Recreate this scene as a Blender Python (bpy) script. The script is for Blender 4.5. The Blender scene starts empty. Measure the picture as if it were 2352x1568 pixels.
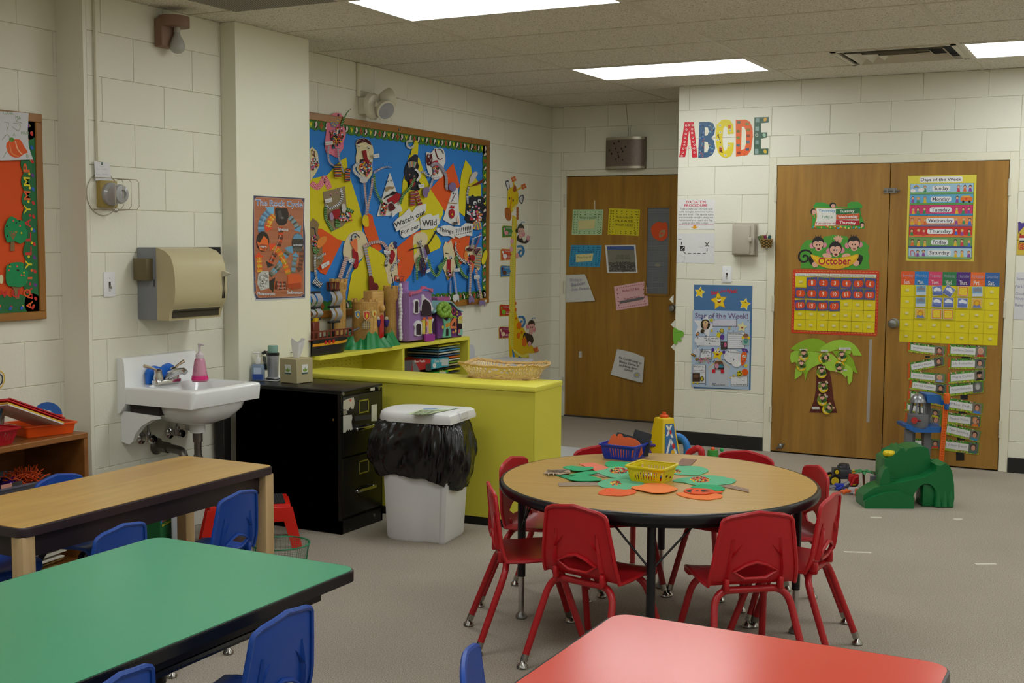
import bpy, bmesh, math, random
from mathutils import Vector as V, Matrix, Euler
random.seed(11)
sc = bpy.context.scene
COL = sc.collection
PI = math.pi
# ---------------------------------------------------------------- camera, world, exposure
FPX = 2810.969
CR = V((0.887536, 0.460693, 0.006458)); CU = V((-0.043418, 0.069675, 0.996624)); CF = V((-0.458688, 0.884820, -0.081841))
C = V((0, 0, 1.49))
cd = bpy.data.cameras.new('camera'); cam = bpy.data.objects.new('camera', cd); COL.objects.link(cam)
cd.sensor_width = 36.0; cd.lens = FPX / 2352 * 36.0; cd.clip_start = 0.05
mw = Matrix.Identity(4)
for i in range(3):
    mw[i][0] = CR[i]; mw[i][1] = CU[i]; mw[i][2] = -CF[i]; mw[i][3] = C[i]
cam.matrix_world = mw
sc.camera = cam
world = bpy.data.worlds.new('world'); sc.world = world; world.use_nodes = True
world.node_tree.nodes['Background'].inputs[0].default_value = (0.02, 0.02, 0.02, 1)
world.node_tree.nodes['Background'].inputs[1].default_value = 0.2
sc.view_settings.view_transform = 'Standard'
sc.view_settings.look = 'None'
sc.view_settings.gamma = 1.0
sc.view_settings.use_curve_mapping = False
sc.view_settings.exposure = 0.0
LIGHT_POWER = 8.4          # radiance of the fluorescent troffer diffusers
LIGHT_COLOR = (0.98, 1.02, 1.02)

# ---------------------------------------------------------------- helpers
XL, XS, XP, YR, YB, ZC = -4.52, -4.35, -4.25, 8.54, 9.44, 2.615
UPV = V((0, 0, 1))

def ray(x, y):
    return CR * ((x - 1176) / FPX) - CU * ((y - 784) / FPX) + CF

class Pl:                       # a real plane of the room: wall, door face, table top
    def __init__(s, ax, v):
        s.a = 'xyz'.index(ax); s.v = v
        s.n = V([(1, 0, 0), (0, -1, 0), (0, 0, 1)][s.a])
    def P(s, px, py, d=0.0):
        r = ray(px, py); return C + r * ((s.v - C[s.a]) / r[s.a]) + s.n * d

def lin(h):
    if not isinstance(h, str): return tuple(h)[:3]
    h = h.lstrip('#')
    if len(h) == 3: h = ''.join(c * 2 for c in h)
    o = []
    for i in (0, 2, 4):
        c = int(h[i:i + 2], 16) / 255
        o.append(c / 12.92 if c <= .04045 else ((c + .055) / 1.055) ** 2.4)
    return tuple(o)

MC = {}
def mat(c, rough=.5, metal=0.0, var=.06, vs=6.0, bump=0.0, bs=60.0, spec=.5, trans=0.0, ior=1.45, alpha=1.0, coat=0.0):
    key = (c, rough, metal, var, vs, bump, bs, spec, trans, ior, alpha, coat)
    if key in MC: return MC[key]
    m = bpy.data.materials.new('material'); m.use_nodes = True
    N = m.node_tree.nodes; L = m.node_tree.links; b = N['Principled BSDF']
    col = lin(c)
    tc = N.new('ShaderNodeTexCoord')
    nz = N.new('ShaderNodeTexNoise'); nz.inputs['Scale'].default_value = vs; nz.inputs['Detail'].default_value = 4
    L.new(tc.outputs['Object'], nz.inputs['Vector'])
    rp = N.new('ShaderNodeMapRange'); rp.inputs[3].default_value = 1 - var; rp.inputs[4].default_value = 1 + var
    L.new(nz.outputs['Fac'], rp.inputs[0])
    mx = N.new('ShaderNodeVectorMath'); mx.operation = 'SCALE'; mx.inputs[0].default_value = col
    L.new(rp.outputs[0], mx.inputs['Scale']); L.new(mx.outputs[0], b.inputs['Base Color'])
    b.inputs['Roughness'].default_value = rough; b.inputs['Metallic'].default_value = metal
    b.inputs['Specular IOR Level'].default_value = spec
    b.inputs['Transmission Weight'].default_value = trans; b.inputs['IOR'].default_value = ior
    b.inputs['Alpha'].default_value = alpha; b.inputs['Coat Weight'].default_value = coat
    if bump:
        n2 = N.new('ShaderNodeTexNoise'); n2.inputs['Scale'].default_value = bs; n2.inputs['Detail'].default_value = 3
        L.new(tc.outputs['Object'], n2.inputs['Vector'])
        bp = N.new('ShaderNodeBump'); bp.inputs['Strength'].default_value = bump; bp.inputs['Distance'].default_value = .01
        L.new(n2.outputs['Fac'], bp.inputs['Height']); L.new(bp.outputs[0], b.inputs['Normal'])
    MC[key] = m
    return m

def wood(c1, c2, rough=.4, scale=(1, 1, 1), axis='Z', dist=3.0):
    key = ('wood', c1, c2, rough, scale, axis)
    if key in MC: return MC[key]
    m = bpy.data.materials.new('wood'); m.use_nodes = True
    N = m.node_tree.nodes; L = m.node_tree.links; b = N['Principled BSDF']
    tc = N.new('ShaderNodeTexCoord'); mp = N.new('ShaderNodeMapping')
    s = {'X': (.08, 1, 1), 'Y': (1, .08, 1), 'Z': (1, 1, .08)}[axis]
    mp.inputs['Scale'].default_value = [s[i] * scale[i] for i in range(3)]
    L.new(tc.outputs['Object'], mp.inputs[0])
    nz = N.new('ShaderNodeTexNoise'); nz.inputs['Scale'].default_value = 14; nz.inputs['Detail'].default_value = 8
    nz.inputs['Roughness'].default_value = .62; nz.inputs['Distortion'].default_value = dist * .15
    L.new(mp.outputs[0], nz.inputs[0])
    cr = N.new('ShaderNodeValToRGB'); cr.color_ramp.elements[0].position = .35; cr.color_ramp.elements[1].position = .68
    cr.color_ramp.elements[0].color = (*lin(c1), 1); cr.color_ramp.elements[1].color = (*lin(c2), 1)
    L.new(nz.outputs['Fac'], cr.inputs[0]); L.new(cr.outputs[0], b.inputs['Base Color'])
    b.inputs['Roughness'].default_value = rough
    MC[key] = m
    return m

def pmat(rough=.8, coat=0.0, var=.05):
    key = ('print', rough, coat, var)
    if key in MC: return MC[key]
    m = bpy.data.materials.new('printed_paper'); m.use_nodes = True
    N = m.node_tree.nodes; L = m.node_tree.links; b = N['Principled BSDF']
    at = N.new('ShaderNodeAttribute'); at.attribute_name = 'Col'
    tc = N.new('ShaderNodeTexCoord'); nz = N.new('ShaderNodeTexNoise'); nz.inputs['Scale'].default_value = 35
    L.new(tc.outputs['Object'], nz.inputs[0])
    rp = N.new('ShaderNodeMapRange'); rp.inputs[3].default_value = 1 - var; rp.inputs[4].default_value = 1 + var
    L.new(nz.outputs['Fac'], rp.inputs[0])
    mx = N.new('ShaderNodeVectorMath'); mx.operation = 'SCALE'
    L.new(at.outputs['Color'], mx.inputs[0]); L.new(rp.outputs[0], mx.inputs['Scale'])
    L.new(mx.outputs[0], b.inputs['Base Color'])
    b.inputs['Roughness'].default_value = rough; b.inputs['Coat Weight'].default_value = coat
    b.inputs['Coat Roughness'].default_value = .12
    MC[key] = m
    return m

def tag(o, label=None, cat=None, group=None, kind=None):
    if label: o['label'] = label
    if cat: o['category'] = cat
    if group: o['group'] = group
    if kind: o['kind'] = kind
    return o

def thing(name, label, cat, loc=(0, 0, 0), rz=0.0, group=None, kind=None, parent=None):
    o = bpy.data.objects.new(name, None); COL.objects.link(o)
    o.empty_display_size = .05
    o.location = loc; o.rotation_euler = (0, 0, rz)
    if parent: o.parent = parent
    return tag(o, label, cat, group, kind)

def copy_tree(o, parent=None):
    c = o.copy(); COL.objects.link(c)
    if parent: c.parent = parent
    for ch in o.children: copy_tree(ch, c)
    return c

def link(name, me, parent=None, loc=None):
    o = bpy.data.objects.new(name, me); COL.objects.link(o)
    if parent: o.parent = parent
    if loc: o.location = loc
    return o

def frame_of(d):
    d = V(d).normalized(); a = V((0, 0, 1)) if abs(d.z) < .9 else V((1, 0, 0))
    x = a.cross(d).normalized(); return x, d.cross(x), d

class B:                        # collects shapes, links them as one mesh object
    def __init__(s): s.bm = bmesh.new()
    def q(s, vs, fs):
        vv = [s.bm.verts.new(p) for p in vs]
        for f in fs:
            try: s.bm.faces.new([vv[i] for i in f])
            except ValueError: pass
        return vv
    def box(s, x0, x1, y0, y1, z0, z1, bev=0.0, seg=2, m=None):
        P = [V((x, y, z)) for z in (z0, z1) for y in (y0, y1) for x in (x0, x1)]
        if m: P = [m @ p for p in P]
        vv = s.q(P, [(0, 2, 3, 1), (4, 5, 7, 6), (0, 1, 5, 4), (2, 6, 7, 3), (0, 4, 6, 2), (1, 3, 7, 5)])
        if bev:
            es = list({e for v in vv for e in v.link_edges})
            bmesh.ops.bevel(s.bm, geom=es, offset=bev, segments=seg, profile=.5, affect='EDGES')
        return s
    def prism(s, pts, O, ex, ey, ez, t, bev=0.0, seg=2, t0=0.0):
        O = V(O); ex = V(ex); ey = V(ey); ez = V(ez); n = len(pts)
        a = [O + ex * p[0] + ey * p[1] + ez * t0 for p in pts]; b = [p + ez * (t - t0) for p in a]
        vv = s.q(a + b, [tuple(range(n - 1, -1, -1)), tuple(range(n, 2 * n))] + [(i, (i + 1) % n, n + (i + 1) % n, n + i) for i in range(n)])
        if bev:
            es = [e for e in {e for v in vv[n:] for e in v.link_edges} if e.verts[0] in vv[n:] and e.verts[1] in vv[n:]]
            bmesh.ops.bevel(s.bm, geom=es, offset=bev, segments=seg, profile=.5, affect='EDGES')
        return s
    def cyl(s, p, q, r, r2=None, n=16, cap=True):
        p = V(p); q = V(q); r2 = r if r2 is None else r2; x, y, d = frame_of(q - p)
        cs = [(math.cos(2 * PI * i / n), math.sin(2 * PI * i / n)) for i in range(n)]
        vs = [p + (x * c + y * k) * r for c, k in cs] + [q + (x * c + y * k) * r2 for c, k in cs]
        fs = [(i, (i + 1) % n, n + (i + 1) % n, n + i) for i in range(n)]
        if cap: fs += [tuple(range(n - 1, -1, -1)), tuple(range(n, 2 * n))]
        s.q(vs, fs); return s
    def tube(s, pts, r, n=8, closed=False, rs=None, sm=0):
        pts = [V(p) for p in pts]
        if sm: pts = catmull(pts, sm, closed)
        N = len(pts); vs = []; fs = []; px = None
        for i, p in enumerate(pts):
            a = pts[(i - 1) % N] if closed or i else p; b = pts[(i + 1) % N] if closed or i < N - 1 else p
            d = (b - a).normalized()
            if px is None: px = frame_of(d)[0]
            x = (px - d * px.dot(d)).normalized(); px = x; y = d.cross(x)
            R = rs[min(i * len(rs) // N, len(rs) - 1)] if rs else r
            vs += [p + (x * math.cos(2 * PI * k / n) + y * math.sin(2 * PI * k / n)) * R for k in range(n)]
        for i in range(N if closed else N - 1):
            j = (i + 1) % N
            fs += [(i * n + k, i * n + (k + 1) % n, j * n + (k + 1) % n, j * n + k) for k in range(n)]
        if not closed: fs += [tuple(range(n - 1, -1, -1)), tuple((N - 1) * n + k for k in range(n))]
        s.q(vs, fs); return s
    def lathe(s, prof, n=24, at=(0, 0, 0), d=(0, 0, 1), sx=1.0, sy=1.0):
        x, y, z = frame_of(d); at = V(at)
        if tuple(d) == (0, 0, 1): x, y = V((1, 0, 0)), V((0, 1, 0))
        vs = []; fs = []; N = len(prof)
        for r, h in prof:
            vs += [at + z * h + (x * math.cos(2 * PI * k / n) * sx + y * math.sin(2 * PI * k / n) * sy) * max(r, 1e-5) for k in range(n)]
        for i in range(N - 1):
            fs += [(i * n + k, i * n + (k + 1) % n, (i + 1) * n + (k + 1) % n, (i + 1) * n + k) for k in range(n)]
        if prof[0][0] > 1e-4: fs.append(tuple(range(n - 1, -1, -1)))
        if prof[-1][0] > 1e-4: fs.append(tuple((N - 1) * n + k for k in range(n)))
        s.q(vs, fs); return s
    def sph(s, c, r, n=12, m=8, sx=1, sy=1, sz=1):
        return s.lathe([(r * math.sin(PI * i / m) * 1.0, -r * sz * math.cos(PI * i / m)) for i in range(m + 1)], n, c, sx=sx, sy=sy)
    def surf(s, f, nu, nv, cu=False, thick=0.0):
        vs = [V(f(i / (nu if cu else nu - 1), j / (nv - 1))) for j in range(nv) for i in range(nu)]
        fs = [(j * nu + i, j * nu + (i + 1) % nu, (j + 1) * nu + (i + 1) % nu, (j + 1) * nu + i) for j in range(nv - 1) for i in range(nu if cu else nu - 1)]
        s.q(vs, fs); return s
    def mesh(s, m, smooth=40, name='mesh', weld=0.0):
        if weld: bmesh.ops.remove_doubles(s.bm, verts=s.bm.verts, dist=weld)
        bmesh.ops.recalc_face_normals(s.bm, faces=s.bm.faces)
        me = bpy.data.meshes.new(name); s.bm.to_mesh(me); s.bm.free()
        if smooth:
            me.polygons.foreach_set('use_smooth', [True] * len(me.polygons))
            me.set_sharp_from_angle(angle=math.radians(smooth))
        me.materials.append(m)
        return me
    def obj(s, name, m, parent=None, smooth=40, weld=0.0):
        return link(name, s.mesh(m, smooth, name, weld), parent)

def catmull(p, k=4, closed=False):
    n = len(p); o = []
    for i in range(n if closed else n - 1):
        a, b, c, d = (p[(i - 1) % n] if closed or i else p[0]), p[i], p[(i + 1) % n], (p[(i + 2) % n] if closed or i < n - 2 else p[-1])
        for j in range(k):
            t = j / k
            o.append(((b * 2) + (c - a) * t + (a * 2 - b * 5 + c * 4 - d) * t * t + (b * 3 - a - c * 3 + d) * t ** 3) * .5)
    if not closed: o.append(p[-1])
    return o

def pts(t):
    if isinstance(t, str):
        a = [float(x) for x in t.split()]; return list(zip(a[::2], a[1::2]))
    return list(t)

def rrect(x0, y0, x1, y1, r, k=4):
    o = []
    for cx, cy, a0 in ((x1 - r, y1 - r, 0), (x0 + r, y1 - r, 90), (x0 + r, y0 + r, 180), (x1 - r, y0 + r, 270)):
        o += [(cx + r * math.cos(math.radians(a0 + 90 * i / k)), cy + r * math.sin(math.radians(a0 + 90 * i / k))) for i in range(k + 1)]
    return o

FONT = {}
def glyphs(t, bold=0.0):
    k = (t, bold)
    if k not in FONT:
        cu = bpy.data.curves.new('text', 'FONT'); cu.body = t; cu.size = 1; cu.resolution_u = 2; cu.offset = bold
        ob = bpy.data.objects.new('text', cu); me = ob.to_mesh()
        vs = [(v.co.x, v.co.y) for v in me.vertices]; fs = [tuple(p.vertices) for p in me.polygons]
        ob.to_mesh_clear(); bpy.data.objects.remove(ob); bpy.data.curves.remove(cu)
        x0 = min(v[0] for v in vs); x1 = max(v[0] for v in vs)
        FONT[k] = ([((x - x0) / (x1 - x0), y / .7) for x, y in vs], fs)
    return FONT[k]

class Flat:                     # flat paper / printed work lying on a real plane; points in photo pixels (through a zoom window) or in 0..1 of a sheet
    def __init__(s, pl, z=(0, 0, 1), d=.0015, quad=None, step=.00005):
        s.pl = pl; s.z = z; s.d = d; s.step = step; s.v = []; s.f = []; s.c = []
        s.quad = None
        if quad:
            q = pts(quad); w = [pl.P(*s.T(*p)) for p in q]; s.quad = (w[0], w[1] - w[0], w[-1] - w[0])
            if len(q) == 4: s.quad = (w[0], ((w[1] - w[0]) + (w[2] - w[3])) * .5, ((w[3] - w[0]) + (w[2] - w[1])) * .5)
    def T(s, x, y): return s.z[0] + x / s.z[2], s.z[1] + y / s.z[2]
    def W(s, x, y, d=0.0):
        if s.quad: return s.quad[0] + s.quad[1] * x + s.quad[2] * y + s.pl.n * d
        return s.pl.P(*s.T(x, y), d)
    def _add(s, vs, fs, c):
        o = len(s.v); s.v += vs; s.f += [tuple(o + i for i in f) for f in fs]; s.c += [lin(c)] * len(fs)
    def poly(s, p, c, t=None, sm=0, lift=None):
        p = pts(p); t = (s.step if s.v else .0008) if t is None else t
        if sm: p = [(q.x, q.y) for q in catmull([V((a, b)) for a, b in p], sm, True)]
        d0 = s.d; s.d += t; n = len(p)
        ex = [0.0] * n if lift is None else [lift(a, b) for a, b in p]
        w0 = [s.W(a, b, d0 - .0005 + (e if e > .002 else 0)) for (a, b), e in zip(p, ex)]; w1 = [s.W(a, b, d0 + t + e) for (a, b), e in zip(p, ex)]
        s._add(w0 + w1, [tuple(range(n, 2 * n))] + [(i, (i + 1) % n, n + (i + 1) % n, n + i) for i in range(n)], c)
        return s
    def rect(s, x0, y0, x1, y1, c, t=None): return s.poly([(x0, y0), (x1, y0), (x1, y1), (x0, y1)], c, t)
    def rr(s, x0, y0, x1, y1, rx, ry, c, t=None):
        return s.poly([(x0 + (a * (x1 - x0)), y0 + b * (y1 - y0)) for a, b in rrect(0, 0, 1, 1, .18, 3)] if rx is None else
                      [(x1 - rx, y0), (x1, y0 + ry), (x1, y1 - ry), (x1 - rx, y1), (x0 + rx, y1), (x0, y1 - ry), (x0, y0 + ry), (x0 + rx, y0)], c, t)
    def ell(s, x, y, rx, ry, c, rot=0.0, n=14, t=None):
        a = math.radians(rot); ca, sa = math.cos(a), math.sin(a)
        return s.poly([(x + rx * math.cos(2 * PI * i / n) * ca - ry * math.sin(2 * PI * i / n) * sa,
                        y + rx * math.cos(2 * PI * i / n) * sa + ry * math.sin(2 * PI * i / n) * ca) for i in range(n)], c, t)
    def star(s, x, y, rx, ry, c, rot=0, inner=.5, n=5):
        o = []
        for i in range(2 * n):
            k = 1 if i % 2 == 0 else inner; a = math.radians(rot - 90) + PI * i / n
            o.append((x + rx * k * math.cos(a), y + ry * k * math.sin(a)))
        return s.poly(o, c)
    def band(s, p, w, cs, seg=0, sm=3, t=None):
        p = [V(a) for a in pts(p)]
        if sm: p = catmull(p, sm)
        cs = [cs] if isinstance(cs, str) else cs
        if seg:
            q = [p[0]]; 
            for a, b in zip(p, p[1:]):
                L = (b - a).length; k = max(1, round(L / seg))
                q += [a + (b - a) * (i + 1) / k for i in range(k)]
            p = q
        W = []
        n = len(p)
        for i in range(n):
            d = (p[min(i + 1, n - 1)] - p[max(i - 1, 0)]).normalized(); m = V((-d.y, d.x)) * (w if not callable(w) else w(i / (n - 1))) * .5
            W.append((p[i] + m, p[i] - m))
        d0 = s.d; tt = s.step if t is None else t; s.d += tt
        for i in range(n - 1):
            qd = [W[i][0], W[i + 1][0], W[i + 1][1], W[i][1]]
            s._add([s.W(v.x, v.y, d0 + tt) for v in qd], [(0, 1, 2, 3)], cs[i % len(cs)])
        return s
    def dots(s, p, cs, r, n, rnd=None):
        p = pts(p); R = rnd or random; xs = [a for a, b in p]; ys = [b for a, b in p]; k = 0; d0 = s.d
        for _ in range(n * 6):
            x = R.uniform(min(xs), max(xs)); y = R.uniform(min(ys), max(ys)); ins = False
            for (a, b), (e, g) in zip(p, p[1:] + p[:1]):
                if (b > y) != (g > y) and x < (e - a) * (y - b) / (g - b) + a: ins = not ins
            if not ins: continue
            rx, ry = (r if isinstance(r, tuple) else (r, r)); k += 1
            dd = d0 + s.step * (1 + (k % 5) * .3)
            s._add([s.W(x + rx * math.cos(PI * i / 3 + .3), y + ry * math.sin(PI * i / 3 + .3), dd) for i in range(6)], [tuple(range(6))], R.choice(cs))
            if k >= n: break
        s.d += s.step * 2.4
        return s
    def text(s, t, x0, y0, x1, y1, h, c, bold=0.0, up=None):
        a = s.W(x0, y0); b = s.W(x1, y1); ex = b - a; k = (s.W(x0, y0 - h) - a).length
        ey = s.pl.n.cross(ex).normalized() * k; n = s.pl.n * (s.d + s.step)
        vs, fs = glyphs(t, bold)
        s._add([a + ex * x + ey * y + n for x, y in vs], fs, c); s.d += s.step
        return s
    def obj(s, name, parent=None, m=None, label=None, cat=None, group=None):
        o = V((0, 0, 0))
        for v in s.v: o += v
        o /= len(s.v)
        me = bpy.data.meshes.new(name); me.from_pydata([v - o for v in s.v], [], s.f)
        at = me.color_attributes.new('Col', 'FLOAT_COLOR', 'CORNER')
        buf = []
        for p, c in zip(s.f, s.c): buf += [c[0], c[1], c[2], 1.0] * len(p)
        at.data.foreach_set('color', buf)
        me.materials.append(m or pmat())
        ob = link(name, me, parent, o)
        if parent: ob.location = parent.matrix_basis.inverted() @ o
        return tag(ob, label, cat, group)
# ---------------------------------------------------------------- materials used across the room
CREAM = mat('#e4e2d1', .42, var=.03, vs=2.0, bump=.12, bs=90)
PLASTER = mat('#e4e2d1', .38, var=.03, vs=2.0, bump=.06, bs=40)
MORTAR = mat('#dfdbc0', .5, var=.03)
BLACKRUB = mat('#1d1c1c', .5, var=.1)
CHROME = mat('#c9c9c9', .16, 1.0, var=.03)
STEEL = mat('#8f8f8d', .38, 1.0, var=.05)
WHITEP = mat('#eceae6', .35, var=.02)

# ---------------------------------------------------------------- ceiling lights (the light of the room)
def emis():
    m = bpy.data.materials.new('lit_diffuser'); m.use_nodes = True
    N = m.node_tree.nodes; L = m.node_tree.links; b = N['Principled BSDF']
    b.inputs['Base Color'].default_value = (.9, .9, .9, 1); b.inputs['Roughness'].default_value = .4
    b.inputs['Emission Color'].default_value = (*LIGHT_COLOR, 1); b.inputs['Emission Strength'].default_value = LIGHT_POWER
    return m
EMIT = emis()
GX = [-4.652, -3.437, -2.222, -1.007, .208, 1.423, 2.638, 3.853]
GY0, GP = 8.0, .634
def light_fixture(i, k, label):
    x0, x1 = GX[i], GX[i + 1]; y1 = GY0 - GP * k; y0 = y1 - GP
    t = thing('ceiling_light', label, 'ceiling light', ((x0 + x1) / 2, (y0 + y1) / 2, ZC), group='fluorescent ceiling lights')
    w, h = (x1 - x0) / 2 - .012, (y1 - y0) / 2 - .012
    b = B()
    for a in (-1, 1):
        b.box(*sorted((a * w, a * (w - .022))), -h, h, -.006, .01); b.box(-w + .022, w - .022, *sorted((a * h, a * (h - .022))), -.006, .01)
    b.obj('light_frame', mat('#d8d6cc', .4), t, 0)
    B().box(-w + .02, w - .02, -h + .02, h - .02, -.003, .004).obj('diffuser', EMIT, t, 0)
LP = [(1, 4, 'nearer fluorescent ceiling panel, cut by the top of the picture'), (1, 0, 'fluorescent ceiling panel in front of the panelled wooden door'),
      (3, 0, 'fluorescent ceiling panel beside the air vent, cut by the right picture edge')]
LP += [(i, k, 'fluorescent ceiling panel out of view, %s row from the double doors, %s column' % ({0: 'first', 4: 'second', 8: 'third', 12: 'last'}[k], {1: 'left', 3: 'middle', 5: 'right'}[i])) for i, k in ((3, 4), (5, 0), (5, 4), (1, 8), (3, 8), (5, 8), (1, 12), (3, 12), (5, 12))]
for a in LP: light_fixture(*a)
LIT = {(i, k) for i, k, _ in LP}

# ---------------------------------------------------------------- the setting
def carpet():
    m = bpy.data.materials.new('carpet'); m.use_nodes = True
    N = m.node_tree.nodes; L = m.node_tree.links; b = N['Principled BSDF']
    tc = N.new('ShaderNodeTexCoord')
    n1 = N.new('ShaderNodeTexNoise'); n1.inputs['Scale'].default_value = 230; n1.inputs['Detail'].default_value = 4
    n2 = N.new('ShaderNodeTexNoise'); n2.inputs['Scale'].default_value = 1.6; n2.inputs['Detail'].default_value = 4
    for n in (n1, n2): L.new(tc.outputs['Object'], n.inputs[0])
    cr = N.new('ShaderNodeValToRGB'); e = cr.color_ramp.elements
    e[0].position = .3; e[0].color = (*lin('#7a7166'), 1); e[1].position = .7; e[1].color = (*lin('#bab0a1'), 1)
    L.new(n1.outputs['Fac'], cr.inputs[0])
    rp = N.new('ShaderNodeMapRange'); rp.inputs[3].default_value = .86; rp.inputs[4].default_value = 1.1; L.new(n2.outputs['Fac'], rp.inputs[0])
    mx = N.new('ShaderNodeVectorMath'); mx.operation = 'SCALE'; L.new(cr.outputs[0], mx.inputs[0]); L.new(rp.outputs[0], mx.inputs['Scale'])
    L.new(mx.outputs[0], b.inputs['Base Color']); b.inputs['Roughness'].default_value = .95; b.inputs['Specular IOR Level'].default_value = .1
    bp = N.new('ShaderNodeBump'); bp.inputs['Strength'].default_value = .3; bp.inputs['Distance'].default_value = .004
    L.new(n1.outputs['Fac'], bp.inputs['Height']); L.new(bp.outputs[0], b.inputs['Normal'])
    return m
tag(B().box(-4.75, 3.4, -2.3, 9.65, -.12, 0).obj('floor', carpet(), None, 0), kind='structure')

# ceiling: lay-in tiles in a grid of bars
def tile_mat():
    m = bpy.data.materials.new('ceiling_tile'); m.use_nodes = True
    N = m.node_tree.nodes; L = m.node_tree.links; b = N['Principled BSDF']
    tc = N.new('ShaderNodeTexCoord'); gm = N.new('ShaderNodeNewGeometry')
    n1 = N.new('ShaderNodeTexNoise'); n1.inputs['Scale'].default_value = 170; n1.inputs['Detail'].default_value = 2
    n2 = N.new('ShaderNodeTexNoise'); n2.inputs['Scale'].default_value = .9; n2.inputs['Detail'].default_value = 3
    L.new(gm.outputs['Position'], n1.inputs[0]); L.new(gm.outputs['Position'], n2.inputs[0])
    cr = N.new('ShaderNodeValToRGB'); e = cr.color_ramp.elements
    e[0].position = .36; e[0].color = (*lin('#a09a8c'), 1); e[1].position = .45; e[1].color = (*lin('#e4dfd2'), 1)
    L.new(n1.outputs['Fac'], cr.inputs[0])
    rp = N.new('ShaderNodeMapRange'); rp.inputs[3].default_value = .92; rp.inputs[4].default_value = 1.06; L.new(n2.outputs['Fac'], rp.inputs[0])
    mx = N.new('ShaderNodeVectorMath'); mx.operation = 'SCALE'; L.new(cr.outputs[0], mx.inputs[0]); L.new(rp.outputs[0], mx.inputs['Scale'])
    L.new(mx.outputs[0], b.inputs['Base Color']); b.inputs['Roughness'].default_value = .95; b.inputs['Specular IOR Level'].default_value = .1
    return m
TILE = tile_mat(); BAR = mat('#cfc9b8', .5)
ceil = thing('ceiling', None, None, (0, 0, ZC), kind='structure')
bk = B().box(-4.75, 3.4, -2.3, 9.65, .03, .09).obj('ceiling_slab', mat('#b0aa9a', .9), ceil, 0)
TM = {}
VENT = (2, 0); GRILLE = (0, 5)
for i in range(7):
    for k in range(-3, 17):
        x0, x1 = GX[i] + .009, GX[i + 1] - .009; y1 = GY0 - GP * k; y0 = y1 - GP + .009; y1 -= .009
        if (i, k) in LIT or (i, k) in (VENT, GRILLE): continue
        x0 = max(x0, XL); y1 = min(y1, YB if x0 < -3.1 else YR); x1 = min(x1, -3.075 if y0 > YR else 3.2)
        if y1 - y0 < .03 or x1 - x0 < .05 or y0 < -2.2: continue
        key = (round(x1 - x0, 3), round(y1 - y0, 3))
        if key not in TM: TM[key] = B().box(-key[0] / 2, key[0] / 2, -key[1] / 2, key[1] / 2, -.0, .02).mesh(TILE, 0)
        link('ceiling_tile', TM[key], ceil, ((x0 + x1) / 2, (y0 + y1) / 2, 0))
for x in GX[1:7]: B().box(x - .012, x + .012, -2.25, 9.5, -.004, .012).obj('grid_bar', BAR, ceil, 0)
for k in range(-2, 17):
    y = GY0 - GP * k
    if y > YR: B().box(XL, -3.0, y - .012, y + .012, -.003, .012).obj('grid_bar', BAR, ceil, 0)
    else: B().box(-4.6, 3.2, y - .012, y + .012, -.003, .012).obj('grid_bar', BAR, ceil, 0)

# block walls: every painted block is a piece standing proud of its mortar joint
BM = {}
def block_mesh(L, H, dep, ins):
    k = (round(L, 3), round(H, 3), round(ins, 4))
    if k not in BM:
        b = B(); g = .0007
        o = [(g, g), (L - g, g), (L - g, H - g), (g, H - g)]; i_ = [(g + ins, g + ins), (L - g - ins, g + ins), (L - g - ins, H - g - ins), (g + ins, H - g - ins)]
        m_ = [(g + ins * .35, g + ins * .35), (L - g - ins * .35, g + ins * .35), (L - g - ins * .35, H - g - ins * .35), (g + ins * .35, H - g - ins * .35)]
        vs = [V((x, 0, z)) for x, z in o] + [V((x, -dep * .72, z)) for x, z in m_] + [V((x, -dep, z)) for x, z in i_]
        fs = [(8, 9, 10, 11)] + [(a + j, a + (j + 1) % 4, a + 4 + (j + 1) % 4, a + 4 + j) for a in (0, 4) for j in range(4)]
        b.q(vs, fs); BM[k] = b.mesh(CREAM, 30)
    return BM[k]
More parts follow.
